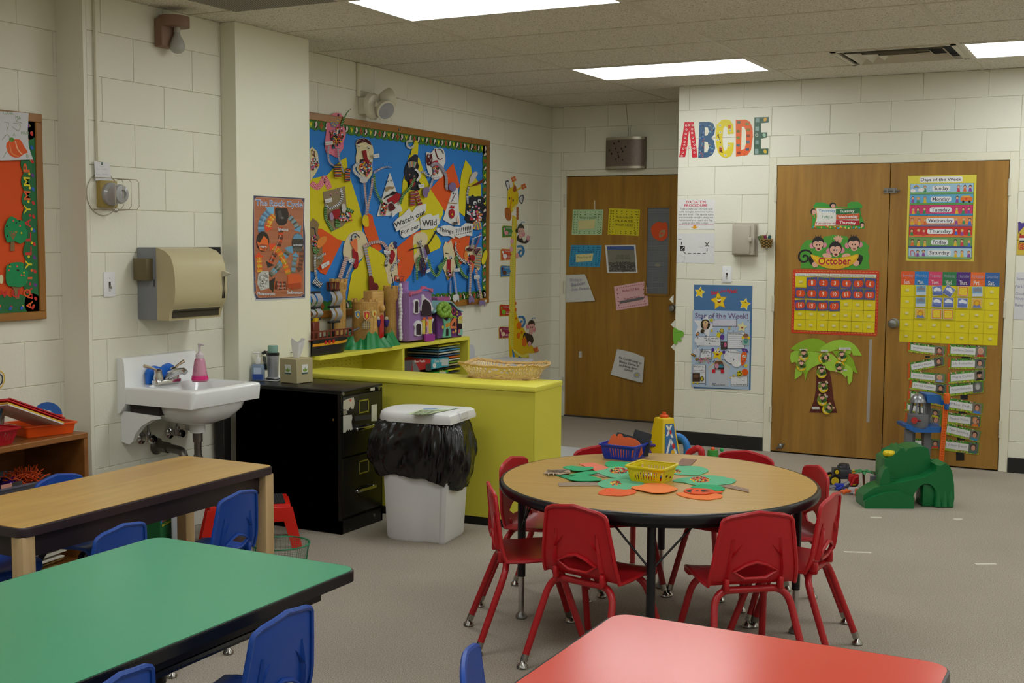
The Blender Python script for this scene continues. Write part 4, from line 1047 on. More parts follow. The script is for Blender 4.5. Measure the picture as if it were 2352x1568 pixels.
# step stool
ss = thing('step_stool', 'red plastic step stool with ribbed black top beside the filing cabinet', 'step stool', (-3.86, 4.66, 0), math.radians(42))
RS = mat('#d4200f', .38, var=.03)
B().box(-.19, .19, -.13, .13, .195, .215, .006, 2).obj('stool_top', RS, ss)
b = B().box(-.165, .165, -.112, .112, .2145, .219)
for k in range(26): b.box(-.16 + k * .0128, -.154 + k * .0128, -.108, .108, .219, .2215)
b.obj('tread_mat', mat('#2a2a2c', .7), ss, 0)
for sx in (-1, 1):
    for sy in (-1, 1):
        b = B().prism([(0, 0), (.05, 0), (.05, .2), (-.01, .2)], (sx * .245 if sx > 0 else -.245, sy * .135 - (.02 if sy > 0 else 0), 0), (-sx, 0, 0), (-sx * .28, 0, 1), (0, 1, 0), .02, .004, 1)
        b.obj('stool_leg', RS, ss)
B().box(-.19, .19, -.134, -.124, .13, .205, .004, 1).obj('front_skirt', RS, ss); B().box(-.19, .19, .124, .134, .13, .205, .004, 1).obj('back_skirt', RS, ss)
B().box(-.165, -.10, -.137, -.133, .10, .19).obj('sticker', mat('#d9a21c', .4), ss, 0)
g = glyphs('C', .03); b = B(); b.q([V((-.155 + x * .04, -.1375, .13 + y * .04)) for x, y in g[0]], g[1]); b.obj('sticker_letter', mat('#e9e4dc', .4), ss, 0)
# detergent box and white bottle behind the table leg
dt = thing('detergent_box', 'green and blue detergent box with red lettering under the wood table', 'box', (-4.02, 4.20, 0), .35)
B().box(-.09, .045, -.07, .07, 0, .27, .003, 1).obj('carton', mat('#14602f', .45), dt)
PZ = lambda pts_, c, t_, nm: B().prism(pts_, (0.045, 0, 0), (0, 1, 0), (0, 0, 1), (1, 0, 0), t_).obj(nm, mat(c, .45), dt, 0)
PZ([(-.07, .19), (.07, .235), (.07, .27), (-.07, .27)], '#1a86b8', .0015, 'blue_flash'); PZ([(.03, .02), (.07, .06), (.07, .12), (.0, .05)], '#1a86b8', .0015, 'blue_stripe')
for txt, z, h, c in (('DETERGENT', .195, .022, '#b01520'), ('Super Concentrated', .176, .012, '#d6c21c')):
    g = glyphs(txt, .02); b = B(); b.q([V((.0475, -.06 + x * .115, z + y * h)) for x, y in g[0]], g[1]); b.obj('carton_lettering', mat(c, .5), dt, 0)
wb = thing('white_jug', 'white plastic bottle beside the detergent box under the wood table', 'bottle', (-3.93, 4.27, 0), .3)
B().box(-.04, .04, -.05, .05, 0, .24, .015, 3).cyl((0, 0, .23), (0, 0, .27), .018, n=14).obj('jug_body', mat('#c9ccd2', .35), wb)
# green wire basket
gw = thing('wire_basket', 'green wire mesh waste basket on the carpet behind the wood table leg', 'basket', (-3.255, 4.135, 0))
GRN = mat('#1d7a4e', .4)
b = B(); b.tube([(.122 * math.cos(a), .122 * math.sin(a), .19) for a in [k * PI / 20 for k in range(40)]], .0035, 6, True)
b.obj('rim', GRN, gw)
b = B()
for k in range(64):
    a = 2 * PI * k / 64; b.tube([(.092 * math.cos(a), .092 * math.sin(a), .003), (.121 * math.cos(a), .121 * math.sin(a), .19)], .0006, 3)
for j in range(22):
    z = .005 + j * .0085; r = .092 + (.121 - .092) * z / .19
    b.tube([(r * math.cos(a), r * math.sin(a), z) for a in [k * PI / 20 for k in range(40)]], .0006, 3, True)
o = b.obj('wire_mesh', mat('#3f7a60', .5), gw); o['kind'] = 'stuff'
B().lathe([(0, .001), (.092, .001), (.092, .004), (0, .004)], 32).obj('basket_floor', mat('#4d7f68', .6, alpha=.6), gw)
b = B()
for a in (.9, 2.6, 4.3): b.tube([(.094 * math.cos(a), .094 * math.sin(a), .003), (.123 * math.cos(a), .123 * math.sin(a), .19)], .003, 6)
b.obj('upright', GRN, gw)
tag(B().box(-2.62, -2.50, 2.86, 3.02, 0, .002).obj('pale_floor_patch', mat('#d6d6d2', .6)), 'pale flat patch on the carpet under the green table', 'paper')  # thin pale slab for a whitish patch on the floor
# ---------------------------------------------------------------- papers, posters and signs on the walls and doors
GLOSS = pmat(.35, .3); PAPER = pmat(.75); FELT = pmat(.9)
PD1 = Pl('y', YB + .012); PD2 = Pl('y', YR)
ZA = (1270, 200, 3.921); ZB = (1270, 580, 3.733); ZC_ = (1540, 240, 3.732); ZD = (1540, 640, 5.6); ZE = (1780, 420, 4.127)
ZF = (2030, 360, 3.4845); ZG = (1780, 760, 6.532); ZH = (2040, 780, 5.2276); ZI = (1100, 380, 3.335); ZJ = (540, 430, 5.405)
def kid(f, x, y, s, shirt, hair, k=1.0, skin='#d9a887'):
    f.poly([(x - s * .5, y + s * 1.6 * k), (x - s * .3, y + s * .5 * k), (x + s * .3, y + s * .5 * k), (x + s * .5, y + s * 1.6 * k)], shirt)
    f.ell(x, y, s * .46, s * .5 * k, hair).ell(x, y + s * .12 * k, s * .36, s * .38 * k, skin)
def curl(x0, y0, x1, y1, a): return lambda x, y: a * max(0, min(1, ((x - x0) * (x1 - x0) + (y - y0) * (y1 - y0)) / ((x1 - x0) ** 2 + (y1 - y0) ** 2)))
DAYS = 'Sunday Monday Tuesday Wednesday Thursday Friday Saturday'.split(); ORD = ['one', 'two', 'three', 'four', 'five']
# --- on the panelled back door
def handsign(pts_, base, ink, note, nm, label, d, lines, tdx=0):
    f = Flat(PD1, d, .001, quad=pts_); f.poly([(0, 0), (1, 0), (1, 1), (0, 1)], base)
    for u in range(6):
        for v in (.1, .2, .86, .93): f.ell(.1 + u * .16, v, .022, .018, ink, n=6)
    for v in range(9):
        for u in (.06, .16, .86, .95): f.ell(u, .1 + v * .1, .012, .03, ink, n=5)
    for t, y, h in lines: f.text(t, .24, y, .80, y, h, ink)
    if note: f.poly([(.2, .44), (.76, .38), (.74, .74), (.22, .8)], '#d8cf92'); 
    if note and note != 1: f.text(note, .26, .62, .70, .6, .1, '#6b6440')
    return f.obj(nm, None, PAPER, label, 'paper sign')
handsign('181 1102 463 1104 442 1333 178 1333', '#b4d3a2', '#4d7047', 1, 'paper_sign', 'pale green paper sign with a cream note on the panelled door', ZA, [('We Are in the GYM', .36, .09)])
handsign('505 1090 788 1102 773 1340 496 1326', '#d8c91c', '#5c5a14', None, 'paper_sign', 'yellow paper sign with a paw border on the panelled door', ZA, [('We Are in the GYM', .36, .09), ('PLEASE', .5, .08), ('WAIT HERE', .66, .09)])
handsign('163 1422 444 1420 422 1617 148 1610', '#3a93bd', '#1d4a66', 'Please Drop off', 'paper_sign', 'blue paper sign with a cream note on the panelled door', ZA, [('We Are Out BACK', .34, .09)])
f = Flat(PD1, ZB, .001, quad='452 -5 705 -5 727 172 458 175').poly([(0, -.33), (1, -.33), (1, 1), (0, 1)], '#dcdcdc').poly([(.06, -.27), (.95, -.27), (.95, -.1), (.06, -.1)], '#3d5c96').poly([(.06, -.1), (.95, -.1), (.95, .95), (.06, .95)], '#7d7b6c').poly([(.06, .5), (.95, .5), (.95, .95), (.06, .95)], '#4f4e44')
random.seed(2)
f.dots([(.06, .5), (.95, .5), (.95, .95), (.06, .95)], ['#8f8d80', '#6d6b60', '#3a3932'], (.02, .02), 150)
f.text('WE ARE OUT', .35, .24, .78, .24, .1, '#33322b').text('IN THE FIELD', .33, .36, .80, .36, .1, '#33322b').text('PLEASE MEET', .33, .56, .78, .56, .1, '#2a2a24')
f.obj('paper_sign', None, GLOSS, 'laminated sign with a grass and sky picture on the panelled door', 'paper sign')
f = Flat(PD1, ZB, .001).poly('104 192 275 184 290 215 366 414 116 426', '#cfcfc9', lift=curl(104, 300, 366, 414, .012)).poly('262 212 276 188 292 232', '#b9b7ad')
f.d = .013; f.text('Write in', 150, 250, 255, 244, 30, '#8f8fae').text('Basket', 165, 290, 285, 272, 30, '#8f8fae').text('- Shea  Parents', 150, 328, 318, 314, 26, '#8f8fae')
f.obj('paper_sign', None, PAPER, 'white handwritten sheet with a turned-up corner on the panelled door', 'paper sign')
f = Flat(PD1, ZB, .002, quad='525 290 796 226 820 452 544 478').poly([(0, 0), (1, 0), (1, 1), (0, 1)], '#e3b3b6')
for i in range(13):
    f.rect(.08 + i * .068, .08, .12 + i * .068, .105, '#a8404e').rect(.08 + i * .068, .9, .12 + i * .068, .925, '#a8404e')
for i in range(5): f.ell(.09, .16 + i * .16, .02, .03, '#9a2f3e', n=5).ell(.9, .16 + i * .16, .02, .03, '#9a2f3e', n=5)
f.text('We Are OUT Back', .24, .3, .78, .3, .11, '#a03040').text('Please Pick Me up', .28, .62, .76, .62, .08, '#7c2b38').poly([(.12, .64), (.88, .62), (.88, .72), (.12, .75)], '#6c6668')
f.obj('paper_sign', None, PAPER, 'pink paper sign with a dashed border on the panelled door', 'paper sign')
f = Flat(PD1, ZB, .001).poly('552 826 640 845 700 860 788 896 782 1010 772 1114 620 1076 500 1044 530 920', '#d2d2cf', lift=curl(560, 830, 760, 1110, .016))
f.d = .016
for t, a in (('Air Conditioning on', (570, 902, 764, 955)), ('Please Come In', (574, 938, 742, 980)), ('and keep door', (574, 968, 732, 1004)), ('closed!', (614, 1004, 690, 1022))): f.text(t, *a, 20, '#3a3a3c', .01)
f.star(726, 1048, 32, 30, '#a9acb6', 10, .8, 8).ell(726, 1048, 12, 12, '#c9b93c')
f.obj('paper_sign', None, PAPER, 'tilted white sign about air conditioning low on the panelled door', 'paper sign')
f = Flat(Pl('y', YB + .016), ZA, .001).poly('885 1290 892 1250 925 1222 960 1212 990 1222 1010 1214 1030 1235 1034 1300 1030 1350 990 1382 940 1375 900 1345', '#d9501c', sm=3).poly('956 1330 975 1290 1008 1282 1012 1310 990 1345 962 1355', '#b08b62', sm=3).ell(980, 1318, 14, 10, '#d9501c', -40)
f.obj('paper_pumpkin', None, PAPER, 'orange paper pumpkin on the wired glass of the panelled door', 'paper cutout')
f = Flat(Pl('y', YB + .016), ZB, .001).ell(900, 105, 26, 16, '#8d8a7c'); f.obj('tape_patch', None, PAPER, 'brownish tape patch on the wired glass', 'tape')
f = Flat(PD1, ZB, .0005).rect(222, 845, 248, 900, '#bdb8ae'); f.obj('tape_patch', None, GLOSS, 'small pale tape rectangle left on the panelled door', 'tape')
f = Flat(PD1, ZA, .0005).poly('372 1020 380 1020 381 1102 374 1102', '#c9c2a8'); f.obj('tape_patch', None, GLOSS, 'thin tape strip above the pale green door sign', 'tape')
# speaker box over the back door, with its wire
P0 = Pl('y', YB).P(1440, 352)
sp = thing('wall_speaker', 'curved dark perforated metal speaker box above the panelled door', 'speaker', (P0.x, YB, P0.z))
W_, H_ = .172, .128
def spk(u, v): a = PI * (.12 + .76 * u); return (-W_ * math.cos(a) / math.cos(PI * .12), -.03 - .075 * (math.sin(a) - math.sin(PI * .12)) * 1.2, -H_ + 2 * H_ * v)
B().surf(spk, 24, 2).obj('speaker_grille', mat('#776a5f', .4, .35, var=.25, vs=60), sp, 60)
for z in (-H_, H_ - .02):
    B().surf(lambda u, v: V(spk(u, 0)) * 1.0 + V((0, -.003, H_ + z + .02 * v)), 24, 2).obj('trim_band', mat('#b0a894', .3, .5), sp, 60)
b = B()
for s in (-1, 1): b.box(*sorted((s * W_, s * (W_ - .006))), -.035, 0, -H_, H_)
for z in (-H_, H_):
    b.q([V(spk(i / 16, 0)) + V((0, 0, z + H_)) for i in range(17)] + [V((W_, 0, z)), V((-W_, 0, z))], [tuple(range(19))])
b.obj('speaker_box', mat('#6b5f4d', .4, .5), sp, 0)
random.seed(6); b = B()
for (px, py) in ((585, 515), (535, 575), (560, 605), (600, 560), (622, 595), (624, 620), (690, 545), (655, 560), (602, 655), (628, 635), (662, 660), (630, 495), (665, 585)):
    p = Pl('y', YB).P(1270 + px / 3.921, 200 + py / 3.921); x = p.x - P0.x; u = math.acos(max(-1, min(1, -x * math.cos(PI * .12) / W_))) ; q = V((x, -.031 - .075 * (math.sin(u) - math.sin(PI * .12)) * 1.2 - .002, p.z - P0.z))
    b.sph(q, .0055, 6, 4, sz=1.5)
b.obj('dent', mat('#17120f', .7), sp)['kind'] = 'stuff'
b = B(); b.tube([Pl('y', YB).P(*p, .004) for p in ((1438, 236), (1441, 270), (1444, 300), (1443, 316))], .0025, 5).tube([Pl('y', YB).P(*p, .004) for p in ((1429, 388), (1429, 402))], .003, 5)
tag(b.obj('speaker_wire', mat('#b5ae94', .6)), 'thin wire running from the ceiling to the speaker box', 'wire')

# --- letters A to E
def wallletter(ch, c, z, outer, hole, label, deco):
    f = Flat(PF, z, .001)
    f.poly(outer, c)
    d = f.d
    for h in hole: f.poly(h, '#e3dfc9')
    random.seed(ord(ch)); deco(f)
    f.obj('letter_' + ch.lower(), None, GLOSS, label, 'letter')
def ringdots(f, L, c1, c2, r=9):
    for x, y in pts(L): f.ell(x, y, r, r, c1, n=10).ell(x, y, r * .55, r * .55, c2, n=8)
# letter outlines with a slit to the counter so that the wall really shows through
wallletter('A', '#cf2434', ZC_, '122 150 200 150 232 452 186 454 182 390 176 356 145 356 138 390 126 450 75 450 98 310', [], 'red letter A with small white rings, first of the wall letters', lambda f: [f.poly('160 222 146 354 176 354 172 300', '#e3dfc9'), ringdots(f, '135 180 160 176 190 178 138 214 186 212 132 250 186 244 126 284 192 284 122 322 198 320 120 350 206 344 112 378 138 374 160 374 182 376 204 376 106 412 206 410 98 440', '#ddd3c9', '#cf2434')])
wallletter('B', '#3c5f80', ZC_, '247 150 330 148 366 160 384 205 376 255 350 285 374 310 384 375 360 430 320 452 238 458', [], 'blue patterned letter B on the wall', lambda f: [f.poly('296 195 322 198 330 232 318 264 294 268', '#e3dfc9'), f.poly('292 318 320 322 330 368 316 408 290 410', '#e3dfc9'), f.dots('250 156 290 152 288 450 242 452', ['#33538f', '#8f5a6a', '#6f8fa8', '#2b4662'], 8, 30), f.dots('334 160 376 200 360 262 336 258', ['#33538f', '#8f7a6a', '#6f9fa8'], 7, 12), f.dots('336 310 376 350 366 420 330 430', ['#33538f', '#8f7a6a', '#6f9fa8'], 7, 14)])
wallletter('C', '#dcc92a', ZC_, '440 134 475 128 515 138 538 175 543 250 490 254 488 200 470 182 452 205 446 290 450 360 462 398 480 392 490 365 492 328 544 328 540 390 520 440 480 458 440 448 408 410 388 330 388 230 400 170', [], 'yellow letter C with balls and small figures on the wall', lambda f: [ringdots(f, '426 180 428 238 406 304 512 222 502 352 472 434', '#d9d6c9', '#9aa39a', 11), f.rect(418, 362, 446, 408, '#b9542e'), f.ell(432, 366, 12, 10, '#d9b39a'), f.rect(495, 176, 518, 206, '#cf6a2a'), f.dots('400 250 420 250 450 420 440 440', ['#3a3320', '#8a4a22'], 6, 12)])
wallletter('D', '#e0622a', ZC_, '560 134 640 128 680 146 704 200 706 280 690 390 660 432 562 446', [], 'orange letter D with tiny dinosaur pictures on the wall', lambda f: [f.poly('612 190 634 192 648 230 648 330 636 380 606 390', '#e3dfc9')] + [f.rect(x - 15, y - 11, x + 15, y + 11, c) for x, y, c in ((586, 152, '#5f6a5a'), (658, 168, '#7a8a4a'), (580, 230, '#6d6a30'), (668, 218, '#8a7a3a'), (580, 285, '#7d8a44'), (668, 268, '#8a4a2c'), (580, 350, '#4a6a7a'), (664, 322, '#4f6f80'), (586, 414, '#8a3a24'), (660, 384, '#4a5a6a'))])
wallletter('E', '#3f5f4c', ZC_, '720 110 844 106 842 154 778 160 778 240 830 238 828 282 776 292 776 378 840 376 838 428 714 430', [], 'dark green letter E with pale patches, last of the wall letters', lambda f: [f.rect(732, 118, 762, 152, '#7f9a94'), f.rect(728, 190, 758, 224, '#8aa39c'), f.rect(728, 306, 756, 340, '#7f9a94'), f.rect(724, 380, 754, 420, '#8aa39c'), ringdots(f, '740 262', '#aab4a4', '#3f5f4c', 14), f.ell(812, 128, 14, 18, '#d0a02c', 30), f.ell(804, 262, 16, 14, '#9fc4a8', 50), f.ell(812, 402, 14, 18, '#d0b02c', -20)])
# --- evacuation notice and plan
f = Flat(PF, ZC_, .001).poly('66 814 382 814 378 1070 60 1066', '#e3e3e1')
f.text('EVACUATION', 134, 846, 302, 846, 22, '#c22848', .02).text('PROCEDURE', 120, 875, 316, 875, 22, '#c22848', .02)
for t, x0, x1, y in (('Take a right out of room and', 84, 358, 901), ('walk straight down the hall to', 76, 368, 925), ('the exit door.  File up the stairs', 72, 370, 949), ('and procede straight along the', 72, 366, 973), ('fence until you reach the flag', 78, 360, 997), ('pole at the Elks Lodge.', 104, 326, 1021)): f.text(t, x0, y, x1, y + 1, 15, '#4a4a4c')
f.rect(70, 1026, 370, 1029, '#d98aa0').poly('196 1032 220 1032 220 1048 244 1048 208 1066 172 1048 196 1048', '#dfa028')
f.obj('evacuation_notice', None, GLOSS, 'white evacuation procedure notice with red heading', 'notice')
f = Flat(PF, ZC_, .001).poly('60 1104 382 1100 376 1362 54 1354', '#dededf')
f.rect(84, 1212, 124, 1254, '#222224').band([(90, 1246), (118, 1218)], 5, '#dededf', sm=0).rect(92, 1176, 99, 1202, '#222224').rect(68, 1151, 96, 1156, '#222224').band([(110, 1258), (130, 1276)], 6, '#222224', sm=0)
for x in (152, 194, 232, 278): f.rect(x, 1273, x + 26, 1279, '#222224')
f.rect(310, 1232, 317, 1258, '#222224').text('X', 294, 1217, 334, 1217, 38, '#222224', .01).rect(248, 1221, 282, 1223, '#a0a0a4').rect(350, 1221, 370, 1223, '#a0a0a4').band([(100, 1304), (122, 1298), (122, 1332)], 2, '#a8a8b0', sm=0).poly('96 1354 120 1330 110 1354', '#cfcfd2')
f.obj('escape_plan', None, GLOSS, 'white paper with a dashed escape route and an X', 'notice')
# --- grey metal wall box
P0 = PF.P(1540 + 648 / 3.732, 240 + 1160 / 3.732)
eb = thing('electrical_box', 'grey-beige metal wall box with a latch right of the evacuation notice', 'metal box', (P0.x, YR, P0.z))
GB = mat('#b3aa9c', .4, var=.03)
W_, H_ = .087, .118
B().box(-W_, W_, -.006, 0, -H_, H_, .002, 1).box(-W_ * .97, W_ * .86, -.06, -.004, -H_ * .9, H_ * .95, .004, 2).obj('box_body', GB, eb)
B().box(-W_ * .9, W_ * .55, -.075, -.058, -H_ * .84, H_ * .86, .006, 2).obj('box_door', GB, eb)
B().box(W_ * .5, W_ * .72, -.088, -.058, -.012, .018, .003, 1).cyl((W_ * .62, -.09, .004), (W_ * .62, -.06, .004), .005, n=10).obj('latch', mat('#c2baac', .35), eb)
# --- hanging basket of pencils by the double door
P0 = PF.P(1540 + 838 / 3.732, 240 + 1190 / 3.732)
hb = thing('hanging_basket', 'small woven wall basket holding pencils and cards beside the double doors', 'basket', (P0.x, YR - .045, P0.z))
def wv(u, v): a = 2 * PI * u; r = .026 + .008 * v; return (r * 1.25 * math.copysign(abs(math.cos(a)) ** .7, math.cos(a)), r * .9 * math.copysign(abs(math.sin(a)) ** .7, math.sin(a)), -.03 + .055 * v)
WK = mat('#a9843f', .6, var=.1, vs=40); WK2 = mat('#4a3a20', .6)
b = B(); b2 = B()
for j in range(6):
    for i in range(20):
        q = [V(wv((i + a) / 20, (j + c) / 6)) for a, c in ((.06, .08), (.94, .08), (.94, .92), (.06, .92))]
        c0 = (q[0] + q[2]) * .5; o_ = V((c0.x, c0.y, 0)).normalized() * (.003 if (i + j) % 2 else .0005)
        (b if (i + j) % 2 else b2).q([p + o_ for p in q], [(0, 1, 2, 3)])
b.obj('wicker_strips', WK, hb, 0)['kind'] = 'stuff'; b2.obj('dark_wicker_strips', WK2, hb, 0)['kind'] = 'stuff'
B().lathe([(.024, -.03), (.0325, .024), (.0315, .024), (.023, -.028), (0, -.028)], 20, sx=1.2, sy=.85).obj('basket_lining', WK2, hb)
B().tube([V(wv(k / 24, 1.05)) * 1.04 for k in range(24)], .003, 6, True).obj('rim', WK, hb)
B().tube([(-.012, .03, .02), (-.014, .04, .07), (.0, .043, .085), (.014, .04, .07), (.022, .03, .02)], .0022, 5, sm=4).obj('hanging_loop', mat('#c9c0a0', .6), hb)
for i, (x, c_1, a) in enumerate(((-.025, '#55633a', -22), (-.018, '#7a7030', -12), (-.004, '#7a1f4c', -6), (.012, '#1f4c4a', 10), (-.03, '#3f5a3a', -30))):
    t = thing('reading_card', ('dark green', 'olive', 'purple', 'teal', 'pale green')[i] + ' card standing in the small woven wall basket', 'card', (P0.x + x, YR - .05 + .006 * i - .012, P0.z - .005)); t.rotation_euler = (0, math.radians(a), 0)
    B().box(-.011, .011, -.001, .001, 0, .062, .002, 1).obj('card', mat(c_1, .5), t)
# --- star of the week posters
f = Flat(PF, ZD, .001).poly('303 75 1057 90 1030 1432 1000 1425 300 1410', '#44709f')
for x, y, r in ((378, 175, 68), (624, 285, 108), (958, 325, 72)):
    f.star(x, y, r * 1.06, r * 1.15, '#e9e2b0' if r < 100 else '#c9921c', 10 if x < 500 else (-8 if x < 900 else 15), .52); f.star(x, y, r * .92, r * 1.0, '#e8c720', 10 if x < 500 else (-8 if x < 900 else 15), .52)
    f.ell(x - r * .1, y - r * .28, r * .07, r * .14, '#2a2410').ell(x + r * .12, y - r * .3, r * .07, r * .14, '#2a2410')
f.ell(628, 285, 24, 26, '#8a1f14').poly('600 268 656 262 640 288 612 290', '#e9e6df')
f.text('Star', 525, 208, 630, 186, 48, '#c61f2c', .03).text('of the', 640, 180, 715, 168, 32, '#c61f2c', .02).text('Week!', 722, 186, 862, 180, 52, '#c61f2c', .03)
f.obj('star_banner', None, GLOSS, 'blue star banner poster with three smiling yellow stars', 'poster')
f = Flat(PF, ZD, .005).poly('290 402 1028 418 1012 1428 640 1402 270 1385', '#a9bdd6')
f.text('Star of the Week!', 318, 505, 1000, 512, 66, '#75628a', .02)
f.star(440, 610, 160, 150, '#dcdce0', 15, .5).ell(452, 588, 62, 68, '#1f2420').ell(452, 596, 30, 44, '#c99a7a').ell(452, 566, 36, 28, '#d0b080').rect(430, 620, 470, 652, '#b9907a')
def box(x0, y0, x1, y1, c='#d9dbe2', e='#4a4f5c'): f.rect(x0 - 4, y0 - 4, x1 + 7, y1 + 8, e).rect(x0, y0, x1, y1, c)
box(545, 530, 850, 606, '#c9c8d8'); box(380, 742, 640, 860); box(736, 690, 952, 894); box(390, 912, 530, 1034); box(296, 1110, 452, 1340); box(786, 1256, 992, 1372)
f.poly('490 1146 618 1040 756 1146 752 1384 496 1372', '#b9bfca').poly('476 1150 618 1030 636 1040 506 1146', '#c9b795').poly('770 1156 634 1040 650 1034 772 1140', '#c9b795')
f.ell(812, 1008, 132, 98, '#4a4f5c', 12).ell(812, 1004, 126, 92, '#d9dbe2', 12)
for t, x0, y0, x1, h in (('I am ___ years old', 425, 772, 610, 22), ('My birthday is...', 458, 804, 598, 22), ('These are my hobbies...', 742, 712, 940, 18), ('My favorite', 402, 936, 498, 20), ('color is...', 415, 956, 480, 18), ('My favorite food is..', 742, 944, 905, 20), ('When I grow up...', 300, 1134, 440, 20), ('This is my family!', 542, 1370, 704, 20), ('is my favorite sport', 790, 1364, 984, 20)): f.text(t, x0, y0, x1, y0 + (20 if 'food' in t else 4), h, '#2c2f3a', .01)
for y in range(6): f.rect(742, 735 + y * 26, 945, 737 + y * 26, '#9aa0b4')
for y in range(2): f.rect(304, 1172 + y * 24, 444, 1175 + y * 24, '#9aa0b4')
for x, y, r, c in ((612, 965, 82, '#e0c41c'), (925, 620, 70, '#d8d2a0'), (760, 636, 24, '#d9b83c'), (536, 668, 22, '#dcc21e'), (974, 1116, 30, '#d9c83c'), (818, 1246, 22, '#dcc21e'), (776, 1270, 16, '#dcc21e'), (300, 1332, 22, '#dcc21e'), (352, 1342, 16, '#dcc21e'), (300, 1290, 12, '#dcc21e')): f.star(x, y, r, r * 1.05, c, 8, .52)
f.ell(592, 928, 16, 20, '#e9e6e0').ell(632, 932, 16, 20, '#e9e6e0').ell(594, 930, 7, 9, '#1d1d1d').ell(632, 934, 7, 9, '#1d1d1d').ell(608, 972, 22, 10, '#8a2a1c').ell(550, 912, 20, 26, '#4b2a88').ell(690, 942, 20, 22, '#4b2a88').ell(926, 628, 16, 10, '#a03a2c')
f.ell(625, 722, 26, 34, '#d0bf2c').ell(670, 748, 28, 36, '#54308c').ell(530, 532, 22, 22, '#b9b020').ell(406, 510, 12, 12, '#2c4a8c').ell(418, 674, 28, 26, '#3a2a18').ell(352, 708, 30, 12, '#1f1f1f', -60).ell(356, 710, 18, 16, '#d98a1c').ell(664, 668, 28, 28, '#8a8420').ell(664, 668, 18, 18, '#c9b13c')
f.rect(652, 804, 732, 908, '#3a3438').ell(710, 848, 18, 30, '#c95a8a').ell(974, 740, 34, 34, '#c98a6a').ell(974, 728, 36, 24, '#8a5a3a').ell(935, 756, 18, 18, '#dcc21e').ell(1012, 760, 18, 18, '#dcc21e').rect(930, 780, 1014, 850, '#8fb3a8').ell(974, 800, 28, 34, '#3f8a80')
f.ell(375, 790, 62, 48, '#d9dbe2').ell(400, 780, 40, 40, '#d9dbe2').rect(340, 815, 440, 855, '#d0d2da').ell(360, 950, 24, 70, '#c3c9d6').ell(322, 940, 24, 34, '#c9cedb')
f.ell(286, 972, 16, 14, '#2a2210').ell(288, 970, 11, 9, '#d98a1c').ell(312, 988, 15, 14, '#2a2210').ell(312, 987, 10, 9, '#d98a1c').ell(342, 1034, 18, 16, '#2a2210').ell(342, 1034, 12, 10, '#c97a1c')
f.dots('350 1015 540 1010 520 1080 360 1080', ['#c98a9a', '#8aa03c', '#6a5a5a', '#c96a8a', '#a9a08a'], 9, 44)
f.poly('598 1060 660 1054 696 1120 690 1166 575 1162 572 1110', '#4a3a34').ell(600, 1082, 26, 30, '#7a4a34').ell(652, 1086, 28, 32, '#6a4230').ell(602, 1120, 26, 34, '#c98aa0').ell(656, 1130, 30, 34, '#2f8aa0').rect(620, 1140, 690, 1164, '#2a2226')
f.rect(540, 1162, 582, 1208, '#c91c34').rect(652, 1166, 694, 1210, '#c91c34').rect(560, 1162, 562, 1208, '#7a1020').rect(540, 1184, 582, 1186, '#7a1020').rect(672, 1166, 674, 1210, '#7a1020').rect(652, 1187, 694, 1189, '#7a1020')
f.poly('936 940 984 950 978 1040 940 1108 916 1100 908 1000', '#dd5a1c', sm=3).poly('916 896 990 900 1010 945 960 940 930 930', '#54308c').ell(940, 992, 14, 16, '#e9e6e0').ell(966, 996, 12, 15, '#e9e6e0').ell(942, 994, 6, 7, '#1d1d1d').ell(966, 998, 5, 6, '#1d1d1d')
f.ell(850, 1086, 56, 46, '#dcdce0').ell(870, 1090, 44, 40, '#e2e2e4').ell(962, 1200, 44, 44, '#d9581c').ell(892, 1220, 38, 38, '#cfc01e')
for a in range(5): f.star(892 + 24 * math.cos(a * 1.256), 1220 + 24 * math.sin(a * 1.256), 10, 10, '#222018', 0, .8)
f.rect(290, 1212, 386, 1318, '#3a2420').ell(335, 1250, 40, 26, '#6a4a3a').ell(412, 1282, 26, 32, '#2a2a14').ell(412, 1282, 18, 24, '#b9a83c')
f.dots('295 420 1020 425 1000 1410 285 1375', ['#2a3a5c', '#3c4a6c', '#c9a0b8', '#b6bccb'], 7, 90)
f.obj('star_worksheet', None, GLOSS, 'filled-in pale blue star worksheet taped over the blue banner', 'poster')
f = Flat(PF, ZD, .006).poly('40 640 75 636 100 660 150 668 182 705 160 745 130 760 150 790 130 806 100 790 90 835 60 842 40 800', '#6fae34', sm=2).band([(50, 690), (100, 692), (150, 680)], 4, '#3f7a24')
f.obj('paper_leaf', None, PAPER, 'green paper leaf poking past the wall edge beside the panelled door', 'paper cutout')
b = B()
for (x, y) in ((8, 268), (28, 590), (30, 880)):
    P1 = PF.P(1540 + (x + 45) / 5.6, 640 + y / 5.6)
    b = B().prism([(-.03, 0), (.004, .035), (.004, -.03)], P1 + V((-.012, -.002, 0)), (1, 0, 0), (0, 0, 1), (0, -1, 0), .001)
    tag(b.obj('paper_corner', mat('#d3d1c4', .6)), {268: 'white paper corner beside the door knob', 590: 'small tape bit on the wall edge above the green leaf', 880: 'small paper corner below the green leaf'}[y], 'paper scrap')

